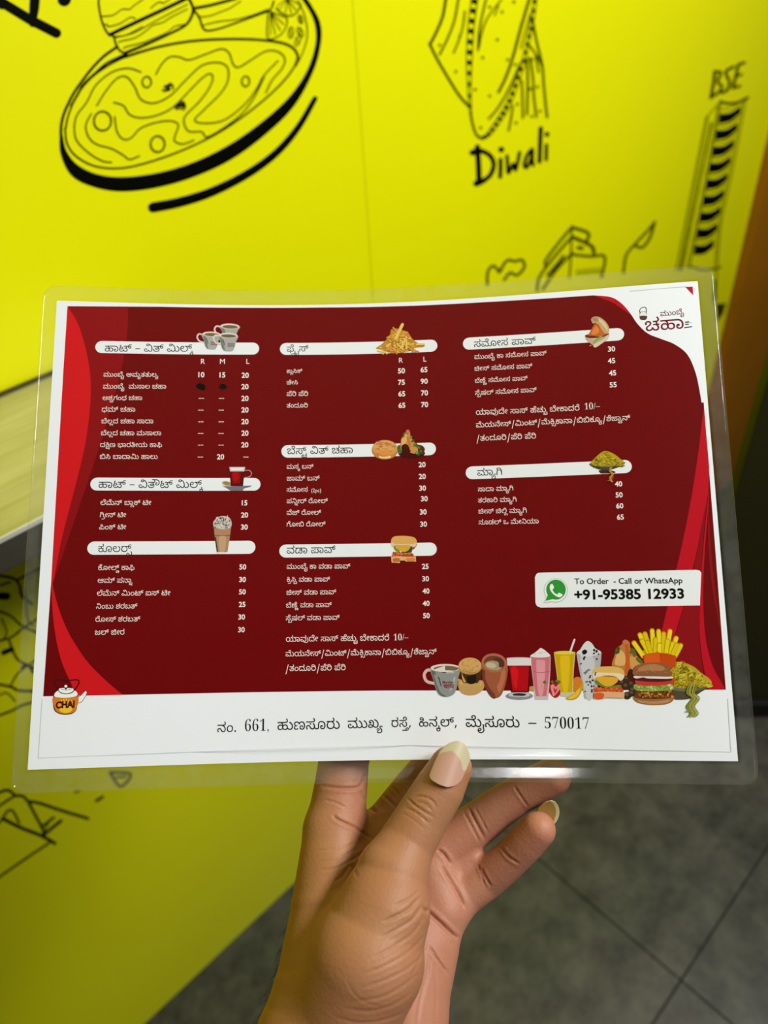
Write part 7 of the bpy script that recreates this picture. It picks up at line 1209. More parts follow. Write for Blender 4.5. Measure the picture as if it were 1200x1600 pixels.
# ---- contact box
Pn = Print(0.10)
bx = [(838, 897), (841, 895), (850, 894.6), (1000, 892.2), (1087, 890.4), (1093, 891.4), (1096.4, 896), (1097.5, 946), (1000, 947.4), (845, 949.4), (839, 947), (836.6, 942), (835.8, 902)]
Pn.big((243, 246, 252), bx)
Pn.crop(800, 860, 3.0)
Pn.E((206, 212, 212), 205, 188, 57, 58)
Pn.P((206, 212, 212), [(160, 215), (146, 249), (200, 242)])
Pn.E((246, 249, 249), 205, 187, 53, 54)
Pn.P((246, 249, 249), [(164, 212), (151, 243), (195, 236)])
Pn.E((52, 158, 58), 206, 184, 46, 47)
Pn.P((52, 158, 58), [(168, 208), (156, 237), (196, 227)])
hand = spline([(178, 164), (188, 157), (195, 168), (196, 177), (190, 184), (198, 198), (212, 206), (219, 199), (229, 202), (237, 208), (232, 216), (220, 220), (204, 213), (188, 199), (178, 182)], 4, True)
Pn.P((250, 252, 250), hand)
Pn.latin(BK, 'To Order  - Call or WhatsApp', 981, 907.6, 8.6, width=168.6, tilt=-0.009, bold=0.014)
Pn.latin(BK, '+91-95385 12933', 982, 928.3, 14.6, width=171.5, tilt=-0.011, bold=0.03)
Pn.build('contact_box', paper, 'white rounded box with a green telephone badge and a phone number')

# ------------------------------------------------------------------ food pictures printed on the sheet
rp = random.Random(11)


def picture(name, label, crop, draw):
    Pn = Print(0.135)
    Pn.crop(*crop)
    draw(Pn)
    return Pn.build(name, paper, label)


def jit(c, k=14):
    return tuple(max(0, min(255, v + rp.randint(-k, k))) for v in c)


def cup(Pn, cx, cy, r, h, back=False, mark=True):
    """white cup seen from above the rim: rim centre, rim radius, height"""
    Pn.S((238, 216, 212), [(cx - r * .95, cy + r * .1), (cx - r * 1.45, cy - r * .02), (cx - r * 1.68, cy + r * .35), (cx - r * 1.4, cy + r * .82), (cx - r * .85, cy + r * .98)], r * .17)
    if h:
        Pn.P((176, 178, 176), [(cx - r, cy), (cx - r * .9, cy + h * .4), (cx - r * .72, cy + h * .78), (cx - r * .4, cy + h * .98), (cx + r * .4, cy + h), (cx + r * .66, cy + h * .8), (cx + r * .86, cy + h * .4), (cx + r, cy)], True)
        Pn.P((126, 130, 128), [(cx - r * .96, cy + h * .1), (cx - r * .86, cy + h * .45), (cx - r * .68, cy + h * .8), (cx - r * .4, cy + h * .96), (cx - r * .48, cy + h * .6), (cx - r * .62, cy + h * .2)], True)
    Pn.E((242, 222, 218), cx, cy, r * 1.04, r * .30, 2)
    Pn.E((118, 104, 74), cx + r * .02, cy + r * .06, r * .86, r * .19, 2)
    if mark:
        for k in range(10):
            Pn.S((118, 26, 46), [(cx - r * .05 + k % 5 * r * .16, cy + h * .5 + (k // 5) * r * .24), (cx + r * .02 + k % 5 * r * .16, cy + h * .58 + (k // 5) * r * .24)], r * .07, False)
        for k in range(4):
            Pn.S((90, 60, 60), [(cx - r * .6 + k * r * .06, cy + h * (.25 + .1 * k)), (cx - r * .55 + k * r * .06, cy + h * (.32 + .1 * k))], r * .06, False)


picture('tea_cups_picture', 'printed picture of three white cups of tea', (290, 490, 9.23), lambda Pn: (cup(Pn, 640, 185, 132, 150, mark=False), cup(Pn, 372, 298, 122, 220), cup(Pn, 618, 318, 128, 225)))


def red_tea(Pn):
    Pn.P((120, 120, 128), [(440, 465), (560, 470), (880, 458), (860, 478), (770, 500), (740, 536), (570, 536), (500, 492)])
    Pn.P((70, 62, 70), [(590, 486), (720, 484), (690, 506), (600, 506)])
    Pn.E((196, 172, 120), 515, 430, 74, 34, 12)
    Pn.E((160, 130, 84), 510, 425, 50, 20, 12)
    Pn.P((96, 6, 14), [(556, 236), (774, 236), (752, 466), (568, 466)])
    Pn.P((150, 8, 14), [(584, 262), (720, 262), (706, 430), (596, 430)])
    Pn.P((186, 10, 16), [(600, 275), (680, 275), (672, 380), (608, 380)], True)
    Pn.P((216, 200, 206), [(548, 186), (784, 186), (772, 252), (560, 252)])
    Pn.P((240, 236, 238), [(570, 196), (764, 196), (758, 236), (576, 236)])
    Pn.S((226, 170, 170), [(788, 236), (850, 240), (876, 285), (850, 325), (775, 344)], 9)


picture('red_tea_picture', 'printed picture of a glass of red tea on a saucer', (300, 710, 9.41), red_tea)


def iced_coffee(Pn):
    Pn.P((150, 110, 88), [(312, 1000), (582, 1000), (556, 1240), (508, 1445), (366, 1445), (336, 1240)])
    Pn.P((186, 138, 108), [(330, 1070), (576, 1070), (560, 1190), (332, 1190)])
    Pn.P((182, 140, 108), [(340, 1205), (556, 1205), (524, 1430), (372, 1430)])
    Pn.P((204, 164, 130), [(400, 1215), (500, 1215), (480, 1420), (410, 1420)], True)
    Pn.S((130, 92, 70), [(332, 1190), (450, 1196), (558, 1186)], 8)
    Pn.P((58, 36, 28), [(336, 1215), (352, 1215), (384, 1440), (366, 1440)])
    Pn.P((240, 236, 230), [(366, 1436), (508, 1436), (496, 1466), (376, 1466)])
    Pn.P((206, 200, 190), [(310, 1010), (330, 970), (368, 935), (430, 908), (520, 915), (570, 960), (584, 1030), (560, 1080), (470, 1104), (360, 1085), (320, 1060)], True)
    for k in range(34):
        x, y = rp.uniform(335, 565), rp.uniform(930, 1075)
        c = (238, 234, 226) if k % 2 else (130, 116, 106)
        Pn.S(c, [(x, y), (x + rp.uniform(-24, 24), y + rp.uniform(-22, 22)), (x + rp.uniform(-26, 26), y + rp.uniform(-10, 28))], rp.uniform(8, 15))
    for x, y in ((372, 960), (420, 930), (452, 925), (470, 950), (500, 940), (520, 985), (548, 960), (436, 965)):
        Pn.S((44, 24, 22), [(x, y), (x + rp.uniform(-14, 14), y + 26)], 9)
    Pn.S((244, 190, 180), [(524, 905), (500, 985)], 14)


picture('iced_coffee_picture', 'printed picture of a tall iced coffee with cream', (300, 710, 9.41), iced_coffee)


def fries(Pn):
    Pn.P((196, 146, 50), [(235, 380), (290, 340), (360, 280), (420, 200), (440, 130), (500, 115), (560, 130), (660, 165), (720, 250), (800, 310), (880, 330), (875, 362), (760, 375), (740, 405), (560, 445), (420, 440), (300, 400)], True)
    for k in range(95):
        t = rp.random()
        y = 130 + 300 * t ** .7
        hw = 60 + 250 * max(0, (y - 130) / 300) ** 1.2
        x = 545 + rp.uniform(-hw, hw) * (.8 if y > 390 else .92)
        a = rp.uniform(-1.2, 1.2)
        l = rp.uniform(28, 62)
        c = rp.choice([(240, 190, 78), (226, 166, 58), (246, 208, 110), (206, 140, 44), (232, 150, 80)])
        Pn.S(c, [(x - l * math.cos(a), y - l * math.sin(a) * .7), (x + l * math.cos(a), y + l * math.sin(a) * .7)], rp.uniform(13, 22), False)
    for a, b, w in (((590, 66), (500, 250), 40), ((640, 240), (580, 360), 26), ((645, 280), (640, 390), 22), ((780, 330), (880, 328), 26), ((520, 320), (600, 400), 22)):
        Pn.S((244, 204, 106), [a, b], w, False)
    for k in range(16):
        x, y = rp.uniform(400, 720), rp.uniform(220, 410)
        Pn.S((150, 88, 26), [(x, y), (x + rp.uniform(-26, 26), y + rp.uniform(6, 22))], 7)


picture('fries_picture', 'printed picture of a heap of fries', (560, 500, 8.571), fries)


def bun_samosa(Pn):
    Pn.E((206, 138, 74), 355, 375, 178, 122)
    Pn.E((226, 160, 92), 355, 345, 168, 108)
    Pn.E((232, 172, 104), 345, 320, 140, 76)
    for k in range(26):
        x, y = rp.uniform(230, 470), rp.uniform(258, 400)
        Pn.S((196, 116, 56), [(x - 22, y), (x, y - 7), (x + 24, y + 4)], 7)
    Pn.E((236, 150, 66), 355, 415, 90, 34)
    Pn.P((246, 214, 150), [(275, 445), (330, 462), (400, 452), (432, 446), (424, 480), (330, 486), (282, 476)], True)
    Pn.E((72, 8, 18), 715, 415, 178, 66)
    Pn.E((108, 34, 30), 800, 365, 90, 66)
    Pn.P((78, 110, 44), [(525, 320), (570, 310), (580, 400), (540, 420)], True)
    Pn.P((214, 150, 78), [(655, 102), (690, 130), (700, 190), (760, 290), (800, 370), (760, 420), (690, 405), (580, 385), (568, 260), (590, 190), (632, 130)], True)
    Pn.P((236, 184, 108), [(640, 150), (665, 250), (640, 330), (585, 320), (580, 230)], True)
    Pn.P((70, 18, 14), [(580, 320), (625, 290), (680, 320), (700, 395), (640, 402), (585, 388)], True)
    Pn.P((206, 128, 50), [(645, 190), (690, 230), (700, 330), (670, 320)], True)
    for x, y, r in ((610, 170, 26), (700, 200, 24), (730, 250, 26), (770, 300, 40), (810, 330, 34), (790, 410, 40), (840, 400, 30), (600, 190, 16)):
        for k in range(4):
            Pn.E(rp.choice([(92, 128, 50), (62, 92, 34), (126, 156, 76)]), x + rp.uniform(-r, r) * .6, y + rp.uniform(-r, r) * .6, r * .55, r * .4, rp.uniform(0, 180), 10)
    Pn.E((216, 120, 90), 662, 130, 26, 30)


picture('bun_and_samosa_picture', 'printed picture of a round bun beside a samosa', (560, 660, 8.571), bun_samosa)


def vada_stack(Pn, fx=0, fy=0, k=1.0):
    q = lambda L: [(fx + x * k, fy + y * k) for x, y in L]
    Pn.P((130, 104, 96), q([(640, 420), (740, 360), (700, 440), (650, 470)]), True)
    Pn.P((230, 176, 96), q([(254, 290), (300, 225), (420, 208), (560, 212), (690, 240), (735, 310), (722, 390), (690, 420), (640, 410), (600, 375), (480, 362), (360, 372), (300, 415), (262, 400)]), True)
    Pn.P((244, 206, 176), q([(262, 330), (340, 330), (500, 345), (640, 340), (722, 350), (700, 412), (640, 402), (600, 372), (480, 360), (350, 372), (290, 410), (262, 390)]), True)
    Pn.P((240, 200, 110), q([(330, 250), (420, 232), (500, 238), (480, 290), (380, 290)]), True)
    Pn.P((126, 150, 66), q([(300, 400), (350, 400), (420, 500), (430, 525), (350, 500), (310, 450)]), True)
    Pn.P((66, 74, 40), q([(520, 470), (630, 400), (640, 510), (560, 532), (440, 520)]), True)
    Pn.P((230, 172, 52), q([(330, 385), (470, 372), (600, 385), (616, 420), (560, 490), (480, 510), (420, 480), (350, 440)]), True)
    Pn.P((246, 196, 82), q([(430, 400), (520, 395), (540, 440), (470, 460)]), True)
    Pn.P((196, 74, 36), q([(270, 570), (290, 505), (420, 520), (520, 540), (650, 530), (690, 600), (270, 610)]))
    for _ in range(22):
        x, y = rp.uniform(285, 670), rp.uniform(530, 590)
        Pn.E(rp.choice([(226, 104, 56), (170, 50, 30), (240, 140, 90)]), fx + x * k, fy + y * k, 22 * k, 12 * k, rp.uniform(0, 180), 8)
    Pn.P((236, 184, 124), q([(252, 600), (400, 588), (560, 604), (718, 596), (722, 690), (530, 690), (510, 672), (420, 672), (418, 718), (262, 710)]))
    Pn.P((196, 116, 56), q([(290, 640), (400, 620), (410, 690), (300, 694)]), True)
    Pn.P((216, 146, 66), q([(540, 630), (700, 622), (690, 680), (560, 684)]), True)


picture('vada_bun_picture', 'printed picture of a split bun with a fried patty', (590, 820, 12.0), vada_stack)


def samosa_bun(Pn):
    Pn.P((206, 172, 146), [(262, 485), (300, 520), (420, 540), (540, 510), (670, 450), (650, 545), (580, 600), (440, 690), (400, 655), (345, 610), (280, 560)], True)
    Pn.P((228, 206, 190), [(410, 640), (560, 560), (655, 470), (650, 540), (570, 600), (440, 688)], True)
    Pn.P((100, 56, 40), [(262, 485), (340, 465), (480, 500), (670, 445), (600, 500), (420, 530), (300, 520)], True)
    Pn.P((206, 104, 44), [(432, 285), (480, 300), (540, 370), (620, 450), (560, 490), (430, 510), (320, 490), (360, 400)], True)
    Pn.P((234, 138, 66), [(440, 330), (480, 350), (500, 420), (430, 470), (370, 450)], True)
    Pn.P((122, 36, 24), [(320, 490), (400, 490), (470, 505), (420, 528), (330, 520)], True)
    Pn.P((126, 176, 72), [(400, 610), (440, 550), (540, 490), (550, 520), (470, 570), (410, 620)], True)
    Pn.P((206, 170, 124), [(365, 215), (400, 172), (470, 162), (550, 195), (630, 270), (672, 360), (660, 440), (600, 450), (540, 380), (490, 300), (430, 270), (400, 285)], True)
    Pn.P((232, 204, 160), [(480, 200), (560, 230), (630, 320), (650, 410), (590, 340), (520, 260)], True)
    Pn.E((168, 144, 110), 440, 215, 52, 36, 10)
    Pn.E((216, 150, 110), 355, 655, 18, 10)


picture('samosa_bun_picture', 'printed picture of a samosa inside an open bun', (890, 480, 10.909), samosa_bun)


def noodles(Pn, x0, x1, ytop, ybase, apex, n, c0=(196, 178, 40), lw=14):
    for k in range(n):
        t = rp.random()
        x = x0 + (x1 - x0) * rp.random()
        top = ytop + abs(x - apex) / (max(apex - x0, x1 - apex)) * (ybase - ytop) * .95
        y = top + (ybase - top) * rp.random()
        a = rp.uniform(0, 6.28)
        r = lw * 1.6
        c = rp.choice([c0, (226, 206, 70), (172, 148, 26), (206, 172, 36), (140, 120, 22)])
        Pn.S(c, [(x, y), (x + r * math.cos(a), y + r * math.sin(a) * .6), (x + r * math.cos(a + 1.2) * 1.6, y + r * math.sin(a + 1.2)), (x + r * math.cos(a) * 2, y + r * .5)], lw * .62)


def noodle_dish(Pn):
    Pn.P((58, 50, 34), [(505, 490), (680, 490), (770, 510), (760, 535), (560, 545), (515, 530)], True)
    Pn.P((76, 68, 48), [(332, 390), (380, 400), (600, 430), (780, 410), (935, 350), (930, 385), (850, 430), (700, 480), (540, 485), (400, 440)], True)
    Pn.P((120, 112, 84), [(345, 385), (600, 425), (925, 360), (880, 395), (620, 440), (420, 415)], True)
    Pn.P((190, 166, 36), [(360, 370), (420, 290), (480, 235), (550, 180), (620, 162), (700, 185), (790, 235), (870, 300), (925, 345), (860, 395), (620, 422), (420, 405)], True)
    noodles(Pn, 375, 910, 165, 410, 620, 150)
    for k in range(7):
        x = 690 + rp.uniform(-20, 60)
        Pn.S(rp.choice([(196, 158, 62), (176, 120, 60)]), [(x, 440), (x - 22, 500), (x + 24, 560), (x - 18, 620), (x + 12, 690)], 9)
    Pn.S((196, 128, 70), [(650, 665), (700, 655), (745, 600)], 10)


picture('noodle_dish_picture', 'printed picture of a dish of yellow noodles under the price heading', (890, 690, 10.909), noodle_dish)

# ---- the row of food along the foot of the sheet
CA = (640, 970, 4.2857)


def branded_cup(Pn):
    Pn.S((226, 190, 188), [(160, 335), (120, 330), (98, 362), (115, 405), (170, 420)], 20)
    Pn.P((150, 154, 152), [(142, 318), (160, 400), (178, 462), (200, 498), (250, 510), (296, 490), (318, 440), (326, 380), (338, 315), (240, 350)], True)
    Pn.P((104, 110, 108), [(146, 335), (165, 405), (184, 465), (210, 498), (240, 506), (215, 450), (190, 360)], True)
    Pn.P((186, 190, 186), [(240, 350), (300, 345), (300, 420), (270, 470), (235, 440)], True)
    Pn.E((240, 224, 220), 240, 316, 100, 27)
    Pn.E((124, 108, 82), 244, 320, 84, 19)
    Pn.latin((120, 24, 44), 'Mumbai', 640 + 257 / 4.2857, 970 + 411 / 4.2857, 3.8, width=17, bold=0.03)
    Pn.latin((120, 24, 44), 'चाय', 640 + 262 / 4.2857, 970 + 438 / 4.2857, 6.4, width=17, bold=0.03)
    for k in range(5):
        Pn.S((90, 60, 66), [(192 + 4 * k, 378 + 12 * k), (200 + 3 * k, 386 + 12 * k)], 6)


picture('tea_cup_picture', 'printed picture of a white cup lettered in red', CA, branded_cup)


def brass_cup(Pn):
    Pn.S((206, 168, 110), [(335, 318), (306, 345), (312, 385), (345, 402)], 14)
    Pn.P((206, 162, 100), [(330, 400), (360, 405), (440, 405), (480, 398), (500, 420), (492, 460), (450, 492), (390, 498), (345, 480), (326, 440)], True)
    Pn.P((232, 196, 138), [(350, 430), (450, 430), (440, 470), (380, 480)], True)
    Pn.P((226, 182, 80), [(336, 405), (400, 430), (470, 415), (485, 395), (470, 440), (400, 446), (345, 430)], True)
    Pn.P((70, 50, 24), [(345, 330), (475, 330), (462, 405), (440, 420), (380, 420), (352, 400)], True)
    Pn.P((206, 168, 90), [(350, 340), (376, 345), (376, 410), (356, 398)], True)
    Pn.P((36, 24, 14), [(388, 360), (440, 356), (440, 415), (390, 418)], True)
    Pn.E((196, 144, 82), 404, 312, 78, 48)
    Pn.E((222, 172, 104), 404, 298, 76, 52)
    for k in range(20):
        Pn.E((200, 146, 78), rp.uniform(350, 460), rp.uniform(262, 335), 5, 4, 0, 8)


picture('brass_tumbler_picture', 'printed picture of a brass tumbler of frothy coffee', CA, brass_cup)


def clay_cup(Pn):
    Pn.P((168, 92, 62), [(482, 280), (490, 340), (490, 390), (510, 450), (540, 505), (580, 518), (615, 495), (640, 430), (655, 350), (652, 290)], True)
    Pn.P((120, 62, 44), [(486, 330), (500, 430), (540, 505), (575, 516), (545, 430), (520, 350)], True)
    Pn.P((196, 116, 82), [(580, 350), (640, 330), (630, 420), (595, 480)], True)
    Pn.E((186, 108, 78), 567, 282, 86, 64, 8)
    Pn.E((122, 66, 48), 567, 284, 70, 50, 8)
    Pn.E((176, 156, 124), 562, 300, 58, 32, 8)
    Pn.E((206, 190, 160), 545, 298, 34, 18, 10)
    Pn.P((90, 52, 42), [(560, 250), (620, 255), (632, 300), (600, 310), (595, 275)], True)


picture('clay_cup_picture', 'printed picture of a clay cup of tea', CA, clay_cup)


def red_glass(Pn):
    Pn.E((150, 146, 152), 735, 503, 92, 26)
    Pn.E((206, 206, 212), 735, 496, 72, 16)
    Pn.E((50, 44, 48), 735, 494, 46, 10)
    Pn.P((90, 6, 14), [(654, 290), (812, 290), (800, 478), (680, 478)])
    Pn.P((190, 10, 22), [(668, 305), (800, 305), (790, 470), (690, 470)])
    Pn.P((226, 20, 30), [(684, 310), (760, 310), (750, 440), (700, 440)], True)
    Pn.P((236, 228, 234), [(650, 248), (815, 248), (812, 300), (655, 300)])
    Pn.E((214, 200, 206), 732, 250, 82, 6)


picture('red_drink_picture', 'printed picture of a square glass of red tea', CA, red_glass)


def shake(Pn):
    Pn.E((206, 150, 80), 822, 455, 26, 18)
    Pn.P((214, 196, 200), [(806, 240), (944, 240), (942, 340), (928, 528), (840, 528), (826, 400)])
    Pn.P((214, 118, 132), [(812, 236), (940, 236), (936, 350), (916, 505), (846, 505), (828, 400)])
    Pn.P((236, 158, 168), [(850, 250), (905, 250), (895, 480), (862, 480)], True)
    Pn.S((190, 96, 112), [(826, 340), (880, 346), (938, 338)], 4)
    Pn.P((240, 232, 236), [(808, 238), (840, 212), (860, 196), (876, 182), (895, 190), (915, 205), (942, 236), (880, 246)], True)
    for k in range(8):
        x, y = rp.uniform(825, 925), rp.uniform(205, 236)
        Pn.S((214, 206, 212), [(x, y), (x + 14, y - 6)], 4)


picture('pink_shake_picture', 'printed picture of a pink milkshake', CA, shake)


def mango(Pn):
    Pn.P((226, 130, 40), [(1100, 390), (1130, 376), (1160, 400), (1164, 440), (1130, 470), (1080, 470)], True)
    Pn.P((206, 206, 180), [(966, 212), (1110, 212), (1100, 320), (1092, 500), (1060, 510), (1010, 505), (990, 400)])
    Pn.P((216, 172, 8), [(970, 220), (1106, 220), (1094, 330), (1088, 478), (1010, 478), (994, 400)])
    Pn.P((236, 196, 30), [(1010, 235), (1070, 235), (1060, 460), (1026, 460)], True)
    Pn.E((232, 216, 70), 1038, 214, 72, 12)
    Pn.S((236, 226, 232), [(1104, 126), (1076, 205)], 13, False)
    Pn.P((214, 166, 20), [(1045, 520), (1090, 490), (1130, 455), (1150, 420), (1160, 450), (1130, 510), (1090, 530)], True)
    Pn.P((240, 200, 60), [(1060, 518), (1100, 490), (1140, 450), (1130, 495), (1090, 522)], True)


picture('mango_drink_picture', 'printed picture of a yellow drink with a straw', CA, mango)


def berries(Pn):
    for x, y, r in ((912, 455, 40), (978, 462, 48)):
        Pn.P((186, 22, 34), [(x - r, y - 12), (x - r * .6, y - r * .9), (x + r * .5, y - r * .9), (x + r, y - 14), (x + r * .5, y + r * .8), (x - 4, y + r * 1.12), (x - r * .7, y + r * .6)], True)
    Pn.P((240, 150, 150), [(944, 440), (960, 424), (978, 442), (998, 424), (1012, 440), (990, 480), (962, 505), (950, 470)], True)
    Pn.P((206, 40, 50), [(962, 445), (978, 460), (992, 446), (974, 486)], True)
    for k in range(14):
        Pn.E((236, 150, 120), rp.uniform(885, 940), rp.uniform(430, 490), 2.6, 3.2, 0, 6)
    for x, y in ((905, 412), (985, 405), (1000, 410), (955, 410)):
        Pn.P((96, 120, 44), [(x - 14, y), (x, y - 14), (x + 14, y), (x, y + 10)])


picture('strawberries_picture', 'printed picture of two strawberries', CA, berries)
CB = (880, 970, 4.8)


def oreo(Pn):
    Pn.P((186, 184, 190), [(98, 240), (288, 236), (280, 330), (262, 450), (248, 580), (160, 584), (140, 470), (116, 350)])
    Pn.P((212, 211, 216), [(130, 250), (230, 250), (222, 560), (170, 560)], True)
    Pn.P((226, 226, 230), [(104, 244), (128, 214), (150, 178), (180, 152), (212, 166), (240, 205), (284, 238), (200, 268)], True)
    for k in range(30):
        y = rp.uniform(165, 560)
        hw = 20 + min(1, (y - 150) / 90) * 65 - max(0, (y - 250)) * .12
        x = 196 + rp.uniform(-hw, hw)
        Pn.E((26, 22, 26) if y < 290 else rp.choice([(120, 116, 126), (60, 56, 62)]), x, y, rp.uniform(5, 13), rp.uniform(4, 10), rp.uniform(0, 180), 7)
    Pn.P((24, 20, 22), [(145, 225), (165, 215), (180, 232), (165, 250), (148, 246)], True)


picture('cookie_shake_picture', 'printed picture of a white shake with dark crumbs', CB, oreo)


def samosa(Pn):
    Pn.P((196, 130, 66), [(462, 142), (496, 160), (506, 210), (560, 270), (596, 320), (570, 400), (520, 420), (440, 400), (366, 340), (385, 260), (400, 205), (436, 180)], True)
    Pn.P((232, 182, 112), [(420, 220), (460, 250), (460, 330), (390, 330), (395, 270)], True)
    Pn.P((206, 96, 36), [(462, 160), (490, 190), (496, 290), (490, 400), (460, 390), (470, 280)], True)
    Pn.P((220, 160, 90), [(500, 270), (560, 290), (580, 340), (520, 380)], True)
    for x, y in ((412, 212), (405, 235), (515, 235), (535, 250), (560, 290), (578, 305), (520, 220)):
        Pn.E(rp.choice([(96, 110, 40), (66, 84, 30)]), x, y, 20, 13, rp.uniform(0, 180), 9)
    Pn.P((70, 30, 20), [(500, 360), (540, 390), (530, 430), (480, 420)], True)
    Pn.E((210, 120, 80), 466, 160, 22, 18)


picture('samosa_picture', 'printed picture of a samosa behind the row of food', CB, samosa)


def vada_small(Pn):
    for x, y, r in ((478, 435, 26), (440, 465, 26), (470, 490, 30), (510, 475, 26), (520, 520, 28), (480, 560, 32), (515, 545, 26)):
        Pn.E((62, 46, 34), x, y, r, r * .9)
        Pn.E((106, 82, 60), x - 4, y - 8, r * .5, r * .4)
    Pn.P((230, 190, 100), [(222, 380), (250, 350), (320, 342), (400, 346), (450, 370), (458, 420), (430, 450), (390, 420), (320, 412), (250, 425), (228, 440)], True)
    Pn.P((246, 222, 196), [(226, 395), (300, 385), (400, 390), (456, 410), (430, 448), (390, 418), (320, 410), (250, 424), (228, 438)], True)
    Pn.P((110, 136, 52), [(235, 450), (280, 450), (330, 490), (420, 480), (430, 500), (340, 508), (260, 480)], True)
    Pn.P((236, 176, 50), [(246, 425), (320, 416), (396, 426), (410, 450), (370, 484), (320, 490), (270, 460)], True)
    Pn.P((226, 86, 40), [(232, 500), (320, 505), (440, 500), (455, 530), (232, 540)])
    for k in range(20):
        Pn.E(rp.choice([(240, 120, 66), (196, 56, 30)]), rp.uniform(240, 445), rp.uniform(500, 530), 12, 7, rp.uniform(0, 180), 7)
    Pn.P((236, 180, 130), [(230, 534), (330, 530), (460, 536), (456, 580), (320, 576), (300, 584), (232, 584)])
    Pn.P((226, 96, 50), [(232, 545), (300, 540), (296, 582), (240, 582)], True)


picture('fried_patty_bun_picture', 'printed picture of a bun with a yellow patty and dark berries', CB, vada_small)


def fries_box(Pn):
    Pn.P((214, 178, 8), [(590, 230), (640, 200), (760, 190), (850, 230), (838, 300), (610, 300)])
    for a, b in (((530, 165), (600, 265)), ((575, 105), (640, 250)), ((612, 98), (660, 250)), ((666, 74), (680, 250)), ((714, 78), (724, 250)), ((800, 78), (770, 250)), ((752, 98), (748, 250)), ((846, 130), (800, 255)), ((880, 185), (838, 265)), ((590, 150), (650, 255)), ((690, 140), (690, 260)), ((780, 150), (770, 260)), ((820, 170), (800, 262)), ((630, 160), (665, 262)), ((720, 180), (718, 262)), ((850, 180), (815, 262))):
        Pn.S((196, 158, 4), [a, b], 38, False)
        Pn.S(rp.choice([(240, 214, 24), (232, 200, 16), (246, 224, 50)]), [(a[0] + 2, a[1] + 3), b], 28, False)
    Pn.P((206, 74, 14), [(594, 262), (640, 244), (700, 238), (780, 244), (846, 264), (832, 480), (640, 480)])
    Pn.P((226, 96, 30), [(610, 268), (680, 246), (720, 246), (720, 470), (650, 470)], True)


picture('fries_box_picture', 'printed picture of fries in an orange carton', CB, fries_box)


def noodle_bowl(Pn):
    Pn.P((84, 76, 56), [(826, 490), (900, 500), (1000, 505), (1112, 470), (1108, 490), (1040, 530), (960, 580), (880, 592), (826, 580)], True)
    Pn.P((120, 112, 90), [(830, 492), (960, 508), (1110, 472), (1060, 505), (960, 530), (830, 520)], True)
    Pn.P((190, 168, 40), [(832, 330), (870, 308), (920, 318), (980, 345), (1040, 395), (1090, 430), (1108, 468), (1000, 495), (832, 492)], True)
    noodles(Pn, 838, 1090, 312, 486, 880, 140, lw=13)
    for k in range(9):
        x = 965 + rp.uniform(-36, 36)
        Pn.S(rp.choice([(150, 150, 60), (196, 184, 80), (126, 130, 50)]), [(x, 470), (x - 18, 540), (x + 22, 580), (x - 16, 640), (x + 12, 690), (x - 6, 716)], 7)
    Pn.S((150, 150, 60), [(918, 680), (950, 675), (985, 640)], 8)


picture('noodle_bowl_picture', 'printed picture of noodles spilling from a grey bowl at the row end', CB, noodle_bowl)


def burger(Pn):
    Pn.P((166, 112, 68), [(526, 570), (600, 584), (740, 584), (826, 562), (822, 600), (770, 626), (660, 632), (570, 618), (532, 596)], True)
    Pn.P((196, 142, 94), [(560, 596), (680, 606), (800, 590), (770, 616), (660, 622), (580, 612)], True)
    Pn.P((112, 62, 22), [(526, 520), (600, 515), (740, 512), (824, 520), (826, 565), (760, 584), (600, 586), (530, 570)], True)
    for k in range(46):
        Pn.E(rp.choice([(206, 132, 50), (170, 96, 34), (226, 156, 70), (90, 44, 18)]), rp.uniform(538, 816), rp.uniform(522, 576), rp.uniform(6, 13), rp.uniform(5, 9), rp.uniform(0, 180), 7)
    Pn.P((150, 170, 80), [(530, 480), (600, 470), (760, 468), (820, 480), (824, 515), (740, 525), (640, 528), (545, 520)], True)
    for k in range(34):
        Pn.E(rp.choice([(196, 206, 120), (160, 184, 84), (216, 220, 150), (120, 150, 60)]), rp.uniform(538, 812), rp.uniform(478, 520), rp.uniform(8, 15), rp.uniform(5, 9), rp.uniform(0, 180), 7)
    Pn.P((206, 62, 44), [(545, 445), (680, 440), (800, 445), (796, 475), (680, 485), (560, 478)], True)
    Pn.P((96, 22, 40), [(540, 430), (620, 425), (800, 432), (798, 450), (700, 458), (560, 450)], True)
    Pn.P((236, 230, 226), [(528, 415), (620, 412), (810, 418), (800, 434), (640, 432), (600, 424), (545, 432)], True)
    Pn.P((150, 94, 58), [(520, 395), (530, 350), (580, 322), (660, 313), (750, 318), (804, 350), (816, 400), (796, 418), (680, 416), (550, 414)], True)
    Pn.P((186, 128, 84), [(560, 360), (620, 330), (700, 326), (760, 350), (740, 375), (640, 372), (580, 380)], True)
    for k in range(30):
        Pn.E((206, 156, 110), rp.uniform(545, 790), rp.uniform(330, 390), 4, 2.6, rp.uniform(0, 180), 6)


picture('burger_picture', 'printed picture of a large burger in front of the fries carton', CB, burger)


